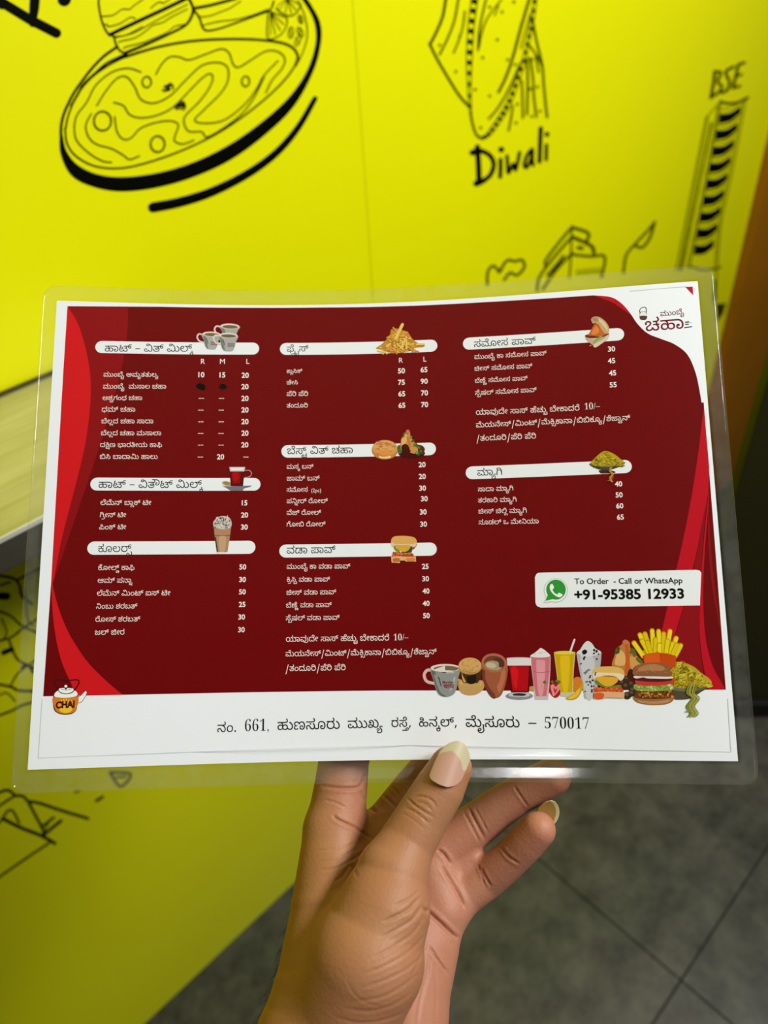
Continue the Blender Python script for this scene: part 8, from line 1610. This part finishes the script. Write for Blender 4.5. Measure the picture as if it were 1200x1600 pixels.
def kettle(Pn):
    Pn.S((70, 14, 24), [(215, 800), (185, 745), (170, 700), (200, 680), (300, 690), (400, 680), (425, 705), (405, 750), (370, 800)], 13)
    Pn.P((250, 250, 250), [(405, 870), (440, 845), (470, 815), (495, 795), (506, 820), (480, 870), (450, 910), (410, 925)], True)
    Pn.S((30, 20, 20), [(405, 870), (440, 845), (470, 815), (495, 795), (506, 820), (480, 870), (450, 910), (408, 925)], 5)
    Pn.P((30, 20, 20), [(158, 850), (222, 780), (362, 780), (416, 840), (404, 900), (400, 985), (360, 1030), (280, 1044), (200, 1026), (160, 975)], True)
    Pn.P((226, 130, 36), [(166, 855), (404, 848), (398, 980), (355, 1024), (280, 1036), (206, 1020), (168, 970)], True)
    for k in range(11):
        a = math.radians(-170 + k * 16)
        Pn.P((246, 206, 50), [(285, 975), (285 + 105 * math.cos(a), 962 + 85 * math.sin(a)), (285 + 105 * math.cos(a + .14), 962 + 85 * math.sin(a + .14))])
    Pn.E((246, 206, 50), 285, 985, 70, 42)
    Pn.P((252, 252, 252), [(166, 848), (215, 790), (370, 790), (410, 838), (340, 864), (240, 868)], True)
    Pn.P((30, 20, 20), [(216, 765), (365, 765), (362, 812), (290, 830), (222, 812)], True)
    Pn.P((252, 252, 252), [(224, 770), (358, 770), (354, 806), (290, 822), (228, 806)], True)
    Pn.S((30, 20, 20), [(240, 780), (290, 788), (345, 778)], 4)
    Pn.E((30, 20, 20), 288, 762, 14, 20)
    Pn.E((252, 252, 252), 288, 748, 16, 14)
    Pn.latin((90, 16, 30), 'CHAI', 60 + 282 / 6.667, 960 + 938 / 6.667, 9.6, width=29.5, tilt=-0.06, bold=0.055)


picture('tea_kettle_picture', 'printed drawing of an orange tea kettle lettered CHAI', (60, 960, 6.667), kettle)

# ------------------------------------------------------------------ clear film round the paper
film = bpy.data.materials.new('clear_laminating_film')
film.use_nodes = True
nt = film.node_tree
nt.nodes.clear()
out = nt.nodes.new('ShaderNodeOutputMaterial')
tr = nt.nodes.new('ShaderNodeBsdfTransparent'); tr.inputs[0].default_value = (0.97, 0.97, 0.96, 1)
df = nt.nodes.new('ShaderNodeBsdfDiffuse'); df.inputs[0].default_value = (0.78, 0.78, 0.74, 1)
gl = nt.nodes.new('ShaderNodeBsdfGlossy'); gl.inputs['Roughness'].default_value = 0.06
lw = nt.nodes.new('ShaderNodeLayerWeight'); lw.inputs[0].default_value = 0.5
pw = nt.nodes.new('ShaderNodeMath'); pw.operation = 'POWER'; pw.inputs[1].default_value = 5.0
mr2 = nt.nodes.new('ShaderNodeMapRange'); mr2.inputs[3].default_value = 0.022; mr2.inputs[4].default_value = 0.6
tcn = nt.nodes.new('ShaderNodeTexCoord')
nz = nt.nodes.new('ShaderNodeTexNoise'); nz.inputs['Scale'].default_value = 120; nz.inputs['Detail'].default_value = 6; nz.inputs['Roughness'].default_value = 0.7
mr = nt.nodes.new('ShaderNodeMapRange')
mr.inputs[1].default_value = 0.35; mr.inputs[2].default_value = 0.75; mr.inputs[3].default_value = 0.018; mr.inputs[4].default_value = 0.045
m1 = nt.nodes.new('ShaderNodeMixShader')
m2 = nt.nodes.new('ShaderNodeMixShader')
nt.links.new(tcn.outputs['Object'], nz.inputs['Vector'])
nt.links.new(nz.outputs['Fac'], mr.inputs[0])
be = nt.nodes.new('ShaderNodeAttribute'); be.attribute_name = 'bonded_edge'
hz = nt.nodes.new('ShaderNodeMath'); hz.operation = 'MULTIPLY'
nt.links.new(mr.outputs[0], hz.inputs[0]); nt.links.new(be.outputs['Fac'], hz.inputs[1])
nt.links.new(hz.outputs[0], m1.inputs[0])
nt.links.new(tr.outputs[0], m1.inputs[1]); nt.links.new(df.outputs[0], m1.inputs[2])
nt.links.new(lw.outputs['Facing'], pw.inputs[0]); nt.links.new(pw.outputs[0], mr2.inputs[0]); nt.links.new(mr2.outputs[0], m2.inputs[0])
nt.links.new(m1.outputs[0], m2.inputs[1]); nt.links.new(gl.outputs[0], m2.inputs[2])
nt.links.new(m2.outputs[0], out.inputs[0])
slab('clear_film', -154.8, 156.0, -114.4, 112.4, 220, 120, -0.52, 0.52, film, radius=6.0, parent=menu, label='clear glossy film margin round the paper', ease=0.30, smooth=True)

# ------------------------------------------------------------------ left hand holding the card
def at(px, py, depth):
    """camera-space mm of a photo pixel at a given distance from the lens plane"""
    return np.array([(px - 600) / FPX * depth, -(py - 800) / FPX * depth, -depth])


def chain(*j):
    return [(at(a, b, d), r) for a, b, d, r in j]


PALM = [   # tapered bones of the palm, wrist and ball of the thumb, with how pink the skin is
    (chain((520, 1300, 329, 12.6), (517, 1420, 312, 16.5), (518, 1560, 296, 23.5), (505, 1640, 288, 27), (420, 1960, 256, 28)), 0.05),
    (chain((592, 1312, 335, 11.5), (575, 1440, 318, 17), (560, 1580, 300, 20)), 0.9),
    (chain((664, 1372, 335, 10.5), (630, 1470, 322, 15), (600, 1600, 302, 19)), 1.0),
    (chain((696, 1424, 328, 9.4), (668, 1478, 320, 13.2), (650, 1545, 312, 14), (632, 1640, 302, 17), (560, 1960, 264, 24)), 0.75),
    (chain((530, 1600, 284, 20), (572, 1500, 284, 22), (600, 1420, 291, 17), (612, 1372, 297, 13.4)), 0.3),
    (chain((676, 1366, 333, 10.4), (690, 1422, 326, 11.0), (686, 1434, 325, 10.2)), 1.0),
]
THUMB = (chain((600, 1420, 291, 17), (613, 1364, 297, 13.4), (636, 1318, 303, 11.2), (660, 1276, 306.2, 10.3), (687, 1232, 309.0, 9.9), (704, 1200, 311.0, 8.6)), 0.25)
INDEX = (chain((524, 1292, 330, 12.6), (533, 1225, 337, 11.6), (537, 1190, 341, 11.2), (560, 1100, 343, 10), (585, 1030, 338.8, 8.4)), 0.75)
MIDDLE = (chain((600, 1302, 337, 11.2), (652, 1232, 346, 10.4), (735, 1135, 345, 9.8), (790, 1065, 333, 8.2)), 0.7)
RING = (chain((664, 1350, 337, 10.6), (704, 1318, 339, 10.0), (746, 1287, 340, 9.2), (779, 1262, 338, 8.5), (811, 1241, 336, 7.9), (840, 1226, 334, 8.2), (864, 1213, 331, 7.6)), 0.8)
LITTLE = (chain((700, 1414, 330, 9.6), (729, 1392, 331.5, 8.9), (760, 1372, 331.5, 8.2), (782, 1354, 329, 7.8), (801, 1338, 327, 7.4), (821, 1317, 324.5, 7.5), (841, 1296, 322, 7.1)), 0.9)

WEB = chain((708, 1360, 335, 7.0), (738, 1341, 335, 5.2))


def cone_sdf(P, a, ra, b, rb):
    ab = b - a
    h = np.clip(((P - a) @ ab) / (ab @ ab), 0, 1)
    return np.linalg.norm(P - a - h[..., None] * ab, axis=-1) - (ra + (rb - ra) * h)


def smin(a, b, k):
    h = np.clip(0.5 + 0.5 * (b - a) / k, 0, 1)
    return b + (a - b) * h - k * h * (1 - h)


def chain_sdf(P, ch, k):
    d = None
    for (a, ra), (b, rb) in zip(ch[:-1], ch[1:]):
        e = cone_sdf(P, a, ra, b, rb)
        d = e if d is None else np.minimum(d, e)
    return d


def hand_sdf(P, tone=False):
    parts = []
    d = None
    for ch, pink in PALM[:4]:
        e = chain_sdf(P, ch, 3)
        parts.append((e, pink))
        d = e if d is None else smin(d, e, 9.0)
    e = chain_sdf(P, PALM[4][0], 3)
    parts.append((e, PALM[4][1]))
    t = chain_sdf(P, THUMB[0], 3)
    parts.append((t, THUMB[1]))
    th = smin(e, t, 4.0)
    d = smin(d, th, 5.0)
    pad = chain_sdf(P, PALM[5][0], 3)                # cushion below the ring and little fingers
    parts.append((pad, PALM[5][1]))
    d = smin(d, pad, 2.0)
    fu = None
    for f, pink in (INDEX, MIDDLE, RING, LITTLE):
        e = chain_sdf(P, f, 2)
        parts.append((e, pink))
        fu = e if fu is None else smin(fu, e, 0.8)
    fu = smin(fu, chain_sdf(P, WEB, 2), 2.5)         # skin between ring and little finger
    d = smin(d, fu, 4.0) - 0.35
    if not tone:
        return d
    w = np.stack([np.exp(-np.maximum(e - d, 0) / 3.5) for e, _ in parts])
    pk = np.array([p for _, p in parts])[:, None]
    return d, (w * pk).sum(0) / w.sum(0)


def surface_nets(F, org, h):
    n = F.shape
    inside = F < 0
    c = [inside[i:n[0] - 1 + i, j:n[1] - 1 + j, k:n[2] - 1 + k] for i in (0, 1) for j in (0, 1) for k in (0, 1)]
    cnt = sum(x.astype(np.int8) for x in c)
    act = (cnt > 0) & (cnt < 8)
    idx = -np.ones(act.shape, int)
    cells = np.argwhere(act)
    idx[act] = np.arange(len(cells))
    acc = np.zeros((len(cells), 3)); num = np.zeros(len(cells))
    cor = [(i, j, k) for i in (0, 1) for j in (0, 1) for k in (0, 1)]
    for a in range(8):
        for b in range(a + 1, 8):
            ca, cb = np.array(cor[a]), np.array(cor[b])
            if np.abs(ca - cb).sum() != 1:
                continue
            fa = F[tuple((cells + ca).T)]; fb = F[tuple((cells + cb).T)]
            m = (fa < 0) != (fb < 0)
            t = fa[m] / (fa[m] - fb[m])
            acc[m] += ca + (cb - ca) * t[:, None]
            num[m] += 1
    V = org + (cells + acc / num[:, None]) * h
    faces = []
    for ax in range(3):
        o1, o2 = [(1, 2), (2, 0), (0, 1)][ax]
        sl0 = [slice(None)] * 3; sl1 = [slice(None)] * 3
        sl0[ax] = slice(0, n[ax] - 1); sl1[ax] = slice(1, n[ax])
        ch = inside[tuple(sl0)] != inside[tuple(sl1)]
        e = np.argwhere(ch)
        e = e[(e[:, o1] > 0) & (e[:, o2] > 0) & (e[:, o1] < n[o1] - 1) & (e[:, o2] < n[o2] - 1)]
        d1 = np.zeros(3, int); d1[o1] = 1
        d2 = np.zeros(3, int); d2[o2] = 1
        q = np.stack([idx[tuple(x.T)] for x in (e - d1 - d2, e - d2, e, e - d1)], 1)
        flip = ~inside[tuple(e.T)]
        q[flip] = q[flip][:, ::-1]
        faces.append(q)
    return V, np.concatenate(faces)


H = 1.1
lo = np.array([-66.0, -318.0, -362.0]); hi = np.array([92.0, -52.0, -222.0])
nx = np.ceil((hi - lo) / H).astype(int)
gx = [lo[i] + np.arange(nx[i]) * H for i in range(3)]
F = np.empty(tuple(nx))
for i, x in enumerate(gx[0]):
    Y, Z = np.meshgrid(gx[1], gx[2], indexing='ij')
    F[i] = hand_sdf(np.stack([np.full_like(Y, x), Y, Z], -1))
HV, HF = surface_nets(F, lo, H)
# refine twice as fine, then settle onto the true surface
bmh = bmesh.new()
tmp = mesh_from('tmp', HV, [tuple(int(k) for k in f) for f in HF], flat_mat('tmp', (1, 1, 1)))
bmh.from_mesh(tmp)
bmesh.ops.subdivide_edges(bmh, edges=bmh.edges[:], cuts=1, use_grid_fill=True)
bmh.normal_update()
bmh.to_mesh(tmp)
bmh.free()
nv = len(tmp.vertices)
co = np.empty(nv * 3); tmp.vertices.foreach_get('co', co); co = co.reshape(-1, 3)


def grad(P, e=0.25):
    g = np.stack([hand_sdf(P + np.eye(3)[k] * e) - hand_sdf(P - np.eye(3)[k] * e) for k in range(3)], 1)
    return g / np.maximum(np.linalg.norm(g, axis=1, keepdims=True), 1e-9)


for _ in range(2):
    co = co - grad(co) * hand_sdf(co)[:, None]
eb = np.empty(len(tmp.edges) * 2, int); tmp.edges.foreach_get('vertices', eb); eb = eb.reshape(-1, 2)
for _ in range(6):                                   # even out the mesh where fingers meet
    acc = np.zeros_like(co); cnt = np.zeros(nv)
    np.add.at(acc, eb[:, 0], co[eb[:, 1]]); np.add.at(acc, eb[:, 1], co[eb[:, 0]])
    np.add.at(cnt, eb[:, 0], 1); np.add.at(cnt, eb[:, 1], 1)
    co = co * 0.5 + 0.5 * acc / np.maximum(cnt, 1)[:, None]
nrm = grad(co, 0.8)
_, tone = hand_sdf(co, True)
# skin folds: grooves pressed into the surface along the lines of the hand (seen side only)
pxy = np.stack([600 + FPX * co[:, 0] / -co[:, 2], 800 - FPX * co[:, 1] / -co[:, 2]], 1)
facing = (nrm * -co).sum(1) / np.linalg.norm(co, axis=1)


def seg_dist(p, pts):
    best = np.full(len(p), 1e9)
    par = np.zeros(len(p))
    n = len(pts) - 1
    for i, (a, b) in enumerate(zip(pts[:-1], pts[1:])):
        ab = b - a
        h = np.clip(((p - a) @ ab) / max(ab @ ab, 1e-9), 0, 1)
        d = np.linalg.norm(p - a - h[:, None] * ab, axis=1)
        par = np.where(d < best, (i + h) / n, par)
        best = np.minimum(best, d)
    return best, np.clip(np.minimum(par, 1 - par) * 4.5, 0.0, 1)          # folds fade out at both ends


FOLDS = [  # (points, half width px, depth mm, nearest and farthest distance the fold lies at)
    ([(659, 1416), (682, 1437), (700, 1454), (716, 1468)], 2.6, 1.6, 0, 400),
    ([(671, 1479), (684, 1500), (700, 1522)], 1.8, .7, 0, 400),
    ([(690, 1353), (713, 1391), (726, 1420)], 2.4, 1.1, 0, 400),
    ([(500, 1228), (535, 1232), (560, 1230), (568, 1218), (572, 1206)], 2.0, .7, 318, 400),
    ([(520, 1272), (528, 1281), (556, 1294), (584, 1313)], 1.9, .7, 0, 400),
    ([(498, 1360), (528, 1355), (560, 1337), (582, 1316)], 1.7, .4, 0, 400),
    ([(500, 1348), (530, 1340), (560, 1325)], 1.4, .25, 0, 400), ([(490, 1330), (530, 1325), (556, 1316)], 1.4, .22, 0, 400),
    ([(506, 1250), (524, 1254), (540, 1262)], 1.6, .25, 0, 400),
    ([(560, 1232), (574, 1256), (590, 1272)], 2.2, .5, 0, 400),
    ([(560, 1374), (548, 1352), (536, 1368), (520, 1380)], 2.2, .35, 0, 400),
    # thumb joint
    ([(636, 1247), (648, 1258), (662, 1268), (682, 1279)], 1.5, .42, 0, 322), ([(648, 1246), (662, 1245), (676, 1252), (682, 1262)], 1.5, .36, 0, 322),
    ([(632, 1262), (650, 1270), (672, 1288)], 1.4, .3, 0, 322), ([(650, 1254), (664, 1256), (676, 1268)], 1.2, .25, 0, 322), ([(626, 1270), (645, 1280), (664, 1298)], 1.2, .18, 0, 322),
    ([(660, 1232), (676, 1236), (690, 1246)], 1.2, .12, 0, 322),
    # ball of the thumb
    ([(656, 1400), (640, 1420), (618, 1432), (596, 1442)], 2.4, .55, 0, 322), ([(662, 1410), (645, 1436), (620, 1452), (592, 1468)], 2.2, .38, 0, 322), ([(655, 1392), (640, 1404), (615, 1416)], 1.8, .3, 0, 322),
    ([(664, 1430), (645, 1458), (610, 1482), (576, 1500)], 2.0, .3, 0, 322), ([(666, 1458), (640, 1486), (600, 1510), (566, 1522)], 2.0, .25, 0, 322), ([(662, 1490), (636, 1514), (600, 1532), (560, 1545)], 2.0, .25, 0, 322),
    ([(654, 1520), (630, 1540), (596, 1558), (550, 1566)], 2.0, .25, 0, 322), ([(646, 1548), (615, 1570), (575, 1580), (535, 1575)], 2.0, .22, 0, 322), ([(636, 1580), (600, 1594), (560, 1598), (520, 1588)], 2.0, .22, 0, 322),
    ([(540, 1530), (560, 1560), (600, 1575)], 1.5, .15, 0, 322), ([(668, 1470), (655, 1500), (640, 1530)], 1.6, .2, 0, 322),
    # lower palm lines
    ([(672, 1482), (668, 1520), (656, 1570), (652, 1610)], 2.2, .35, 0, 400), ([(676, 1500), (682, 1540), (680, 1600)], 2.0, .2, 0, 400),
    # ring finger
    ([(683, 1328), (694, 1336), (704, 1352)], 2.2, .9, 318, 400), ([(732, 1262), (744, 1286), (758, 1312)], 1.7, .5, 318, 400), ([(724, 1268), (736, 1290), (750, 1318)], 1.5, .35, 318, 400), ([(742, 1262), (752, 1280), (764, 1304)], 1.3, .25, 318, 400),
    ([(803, 1228), (813, 1243), (826, 1262)], 1.5, .5, 318, 400),
    # little finger
    ([(752, 1356), (758, 1370), (768, 1386)], 1.6, .5, 318, 400), ([(746, 1350), (752, 1366), (760, 1390)], 1.4, .3, 318, 400), ([(782, 1322), (794, 1338), (812, 1350)], 1.6, .55, 318, 400),
    # middle finger
    ([(596, 1240), (620, 1262), (640, 1284)], 2.0, .5, 328, 400), ([(612, 1228), (626, 1246)], 1.4, .3, 328, 400),
]
dep = -co[:, 2]
push = np.zeros(nv)
for pts, w, depth, d0, d1 in FOLDS:
    P = spline(pts, 5)
    lo2, hi2 = P.min(0) - 10, P.max(0) + 10
    m = np.all((pxy > lo2) & (pxy < hi2), axis=1) & (facing > 0.3) & (dep > d0) & (dep < d1)
    if m.any():
        d, fade = seg_dist(pxy[m], P)
        push[m] += fade * depth * np.exp(-(d / w) ** 2) - fade * 0.28 * depth * np.exp(-((d - 2.6 * w) / (1.3 * w)) ** 2)
co = co - nrm * np.clip(push, -0.3, 1.2)[:, None]
ORG_H = cam_to_world(at(560, 1600, 290)[None])[0]
tmp.vertices.foreach_set('co', (cam_to_world(co) - ORG_H).ravel())

skin = bpy.data.materials.new('skin')
skin.use_nodes = True
nt = skin.node_tree
b = nt.nodes['Principled BSDF']
at_n = nt.nodes.new('ShaderNodeAttribute'); at_n.attribute_name = 'palm_tone'
mxs = nt.nodes.new('ShaderNodeMix'); mxs.data_type = 'RGBA'
mxs.inputs[6].default_value = (*lin((156, 110, 71)), 1)
mxs.inputs[7].default_value = (*lin((176, 121, 97)), 1)
tcs = nt.nodes.new('ShaderNodeTexCoord')
ns = nt.nodes.new('ShaderNodeTexNoise'); ns.inputs['Scale'].default_value = 55; ns.inputs['Detail'].default_value = 5
mx2 = nt.nodes.new('ShaderNodeMix'); mx2.data_type = 'RGBA'; mx2.blend_type = 'OVERLAY'; mx2.inputs[0].default_value = 0.5
cr = nt.nodes.new('ShaderNodeValToRGB')
cr.color_ramp.elements[0].position = 0.3; cr.color_ramp.elements[0].color = (0.52, 0.40, 0.38, 1)
cr.color_ramp.elements[1].position = 0.7; cr.color_ramp.elements[1].color = (0.54, 0.54, 0.50, 1)
fine = nt.nodes.new('ShaderNodeTexNoise'); fine.inputs['Scale'].default_value = 900; fine.inputs['Detail'].default_value = 3
vor = nt.nodes.new('ShaderNodeTexVoronoi'); vor.inputs['Scale'].default_value = 700
addn = nt.nodes.new('ShaderNodeMath'); addn.operation = 'ADD'
bp = nt.nodes.new('ShaderNodeBump'); bp.inputs['Strength'].default_value = 0.12; bp.inputs['Distance'].default_value = 0.0006
L_ = nt.links.new
L_(at_n.outputs['Fac'], mxs.inputs[0])
L_(tcs.outputs['Object'], ns.inputs['Vector']); L_(tcs.outputs['Object'], fine.inputs['Vector']); L_(tcs.outputs['Object'], vor.inputs['Vector'])
L_(ns.outputs['Fac'], cr.inputs['Fac'])
L_(mxs.outputs[2], mx2.inputs[6]); L_(cr.outputs['Color'], mx2.inputs[7])
L_(mx2.outputs[2], b.inputs['Base Color'])
L_(fine.outputs['Fac'], addn.inputs[0]); L_(vor.outputs['Distance'], addn.inputs[1])
L_(addn.outputs[0], bp.inputs['Height']); L_(bp.outputs['Normal'], b.inputs['Normal'])
b.inputs['Roughness'].default_value = 0.54
b.inputs['Specular IOR Level'].default_value = 0.36
b.inputs['Subsurface Weight'].default_value = 0.12
b.inputs['Subsurface Radius'].default_value = (1.0, 0.35, 0.2)
b.inputs['Subsurface Scale'].default_value = 0.004
tmp.materials.clear()
tmp.materials.append(skin)
att = tmp.attributes.new('palm_tone', 'FLOAT', 'POINT')
att.data.foreach_set('value', np.clip(tone, 0, 1))
tmp.polygons.foreach_set('use_smooth', [True] * len(tmp.polygons))
tmp.name = 'person'
tmp.update()
person = link('person', tmp, label='bare left hand and forearm with long nails holding the menu card from below', cat='person')
person.location = ORG_H


# nails
def nail(name, label, outline, smile, d_base, d_tip, base, tip, R, flip=1.0, plate=(184, 142, 122), free=(190, 178, 144), n=64):
    """curved nail plate: outline in photo pixels, bulging across its axis"""
    base, tip = np.array(base, float), np.array(tip, float)
    ax = tip - base; L = np.linalg.norm(ax); ax /= L
    cr_ = np.array([-ax[1], ax[0]])
    O = spline(outline, 5, True)
    ts = (O - base) @ ax; cs = (O - base) @ cr_
    V, Fc, I = [], [], []
    t0, t1 = ts.min() + .4, ts.max() - .4
    rows = []
    for k in range(n + 1):
        t = t0 + (t1 - t0) * (1 - math.cos(math.pi * k / n)) / 2
        xs = []
        for a in range(len(O)):
            ta, tb = ts[a], ts[(a + 1) % len(O)]
            if (ta > t) != (tb > t):
                xs.append(cs[a] + (t - ta) * (cs[(a + 1) % len(O)] - cs[a]) / (tb - ta))
        rows.append((t, min(xs), max(xs)))
    m = 44
    for t, c0, c1 in rows:
        for j in range(m + 1):
            c = c0 + (c1 - c0) * j / m
            depth = d_base + (d_tip - d_base) * t / L
            mm = c * depth / FPX
            depth += flip * (R - math.sqrt(max(R * R - mm * mm, .04)))
            p = base + ax * t + cr_ * c
            V.append(at(p[0], p[1], depth))
    S = spline(smile, 6)
    st, sc = (S - base) @ ax, (S - base) @ cr_
    order = np.argsort(sc)
    for i in range(n):
        for j in range(m):
            a = i * (m + 1) + j
            Fc.append((a, a + 1, a + m + 2, a + m + 1))
            t = (rows[i][0] + rows[i + 1][0]) / 2
            c = rows[i][1] + (rows[i][2] - rows[i][1]) * (j + .5) / m
            I.append(1 if t > np.interp(c, sc[order], st[order]) else 0)
    me = mesh_from(name, cam_to_world(np.array(V)) - ORG_H, Fc, [flat_mat(name + '_plate', plate, 0.35, 0.4, 0.1), flat_mat(name + '_free_edge', free, 0.3, 0.5, 0.2)], I, True)
    o = link(name, me, parent=person, label=label)
    sd = o.modifiers.new('thickness', 'SOLIDIFY'); sd.thickness = 0.0006; sd.offset = -1.0
    return o


nail('thumbnail', 'long pale thumbnail with a cream free edge', [(671, 1214), (675, 1199), (682, 1183), (690, 1170), (702, 1161), (714, 1157.5), (725, 1162), (732, 1173), (734.5, 1186), (730, 1200), (722, 1218), (712, 1227), (698, 1229.5), (683, 1224)],
     [(676, 1188), (686, 1179), (696, 1174.5), (706, 1174), (715, 1181), (721, 1192), (723, 1204)], 297.8, 305.6, (694, 1229), (718, 1158), 11.0)
nail('little_fingernail', 'underside of the long ochre nail of the little finger', [(840, 1268), (846, 1259), (855, 1253), (864, 1252), (871, 1257), (874, 1267), (872, 1278), (866, 1287), (858, 1292), (848, 1290)],
     [(860, 1251), (866, 1258), (869, 1268), (867, 1279), (861, 1290)], 326.5, 325.0, (846, 1281), (873, 1262), 8.0, -1.0, (160, 126, 62), (200, 188, 140))
# fine dark hair along the wrist edge
rh = random.Random(3)
hv, hf = [], []
for k in range(150):
    y = 1420 + 200 * rh.random() ** .8
    xe = float(np.interp(y, [1400, 1480, 1540, 1600, 1640], [456, 446, 430, 402, 388]))
    d = float(np.interp(y, [1400, 1600], [314, 290]))
    x = xe + rh.uniform(0, 14)
    dirx, diry = -rh.uniform(8, 26), rh.uniform(10, 46)
    P = spline([(x, y), (x + dirx * .6, y + diry * .35), (x + dirx, y + diry)], 3)
    pts = [at(p[0], p[1], d - 1 + 2 * rh.random() + i * .4) for i, p in enumerate(P)]
    w = 0.07
    b0 = len(hv)
    for i, p in enumerate(pts):
        r = w * (1 - .7 * i / (len(pts) - 1))
        hv += [p + np.array([r, 0, 0]), p + np.array([-r * .5, r * .86, 0]), p + np.array([-r * .5, -r * .86, r])]
    for i in range(len(pts) - 1):
        for j in range(3):
            a, c = b0 + 3 * i + j, b0 + 3 * i + (j + 1) % 3
            hf.append((a, c, c + 3, a + 3))
hair = link('arm_hair', mesh_from('arm_hair', cam_to_world(np.array(hv)) - ORG_H, hf, flat_mat('dark_hair', (30, 22, 16), 0.5)), parent=person, kind='stuff')
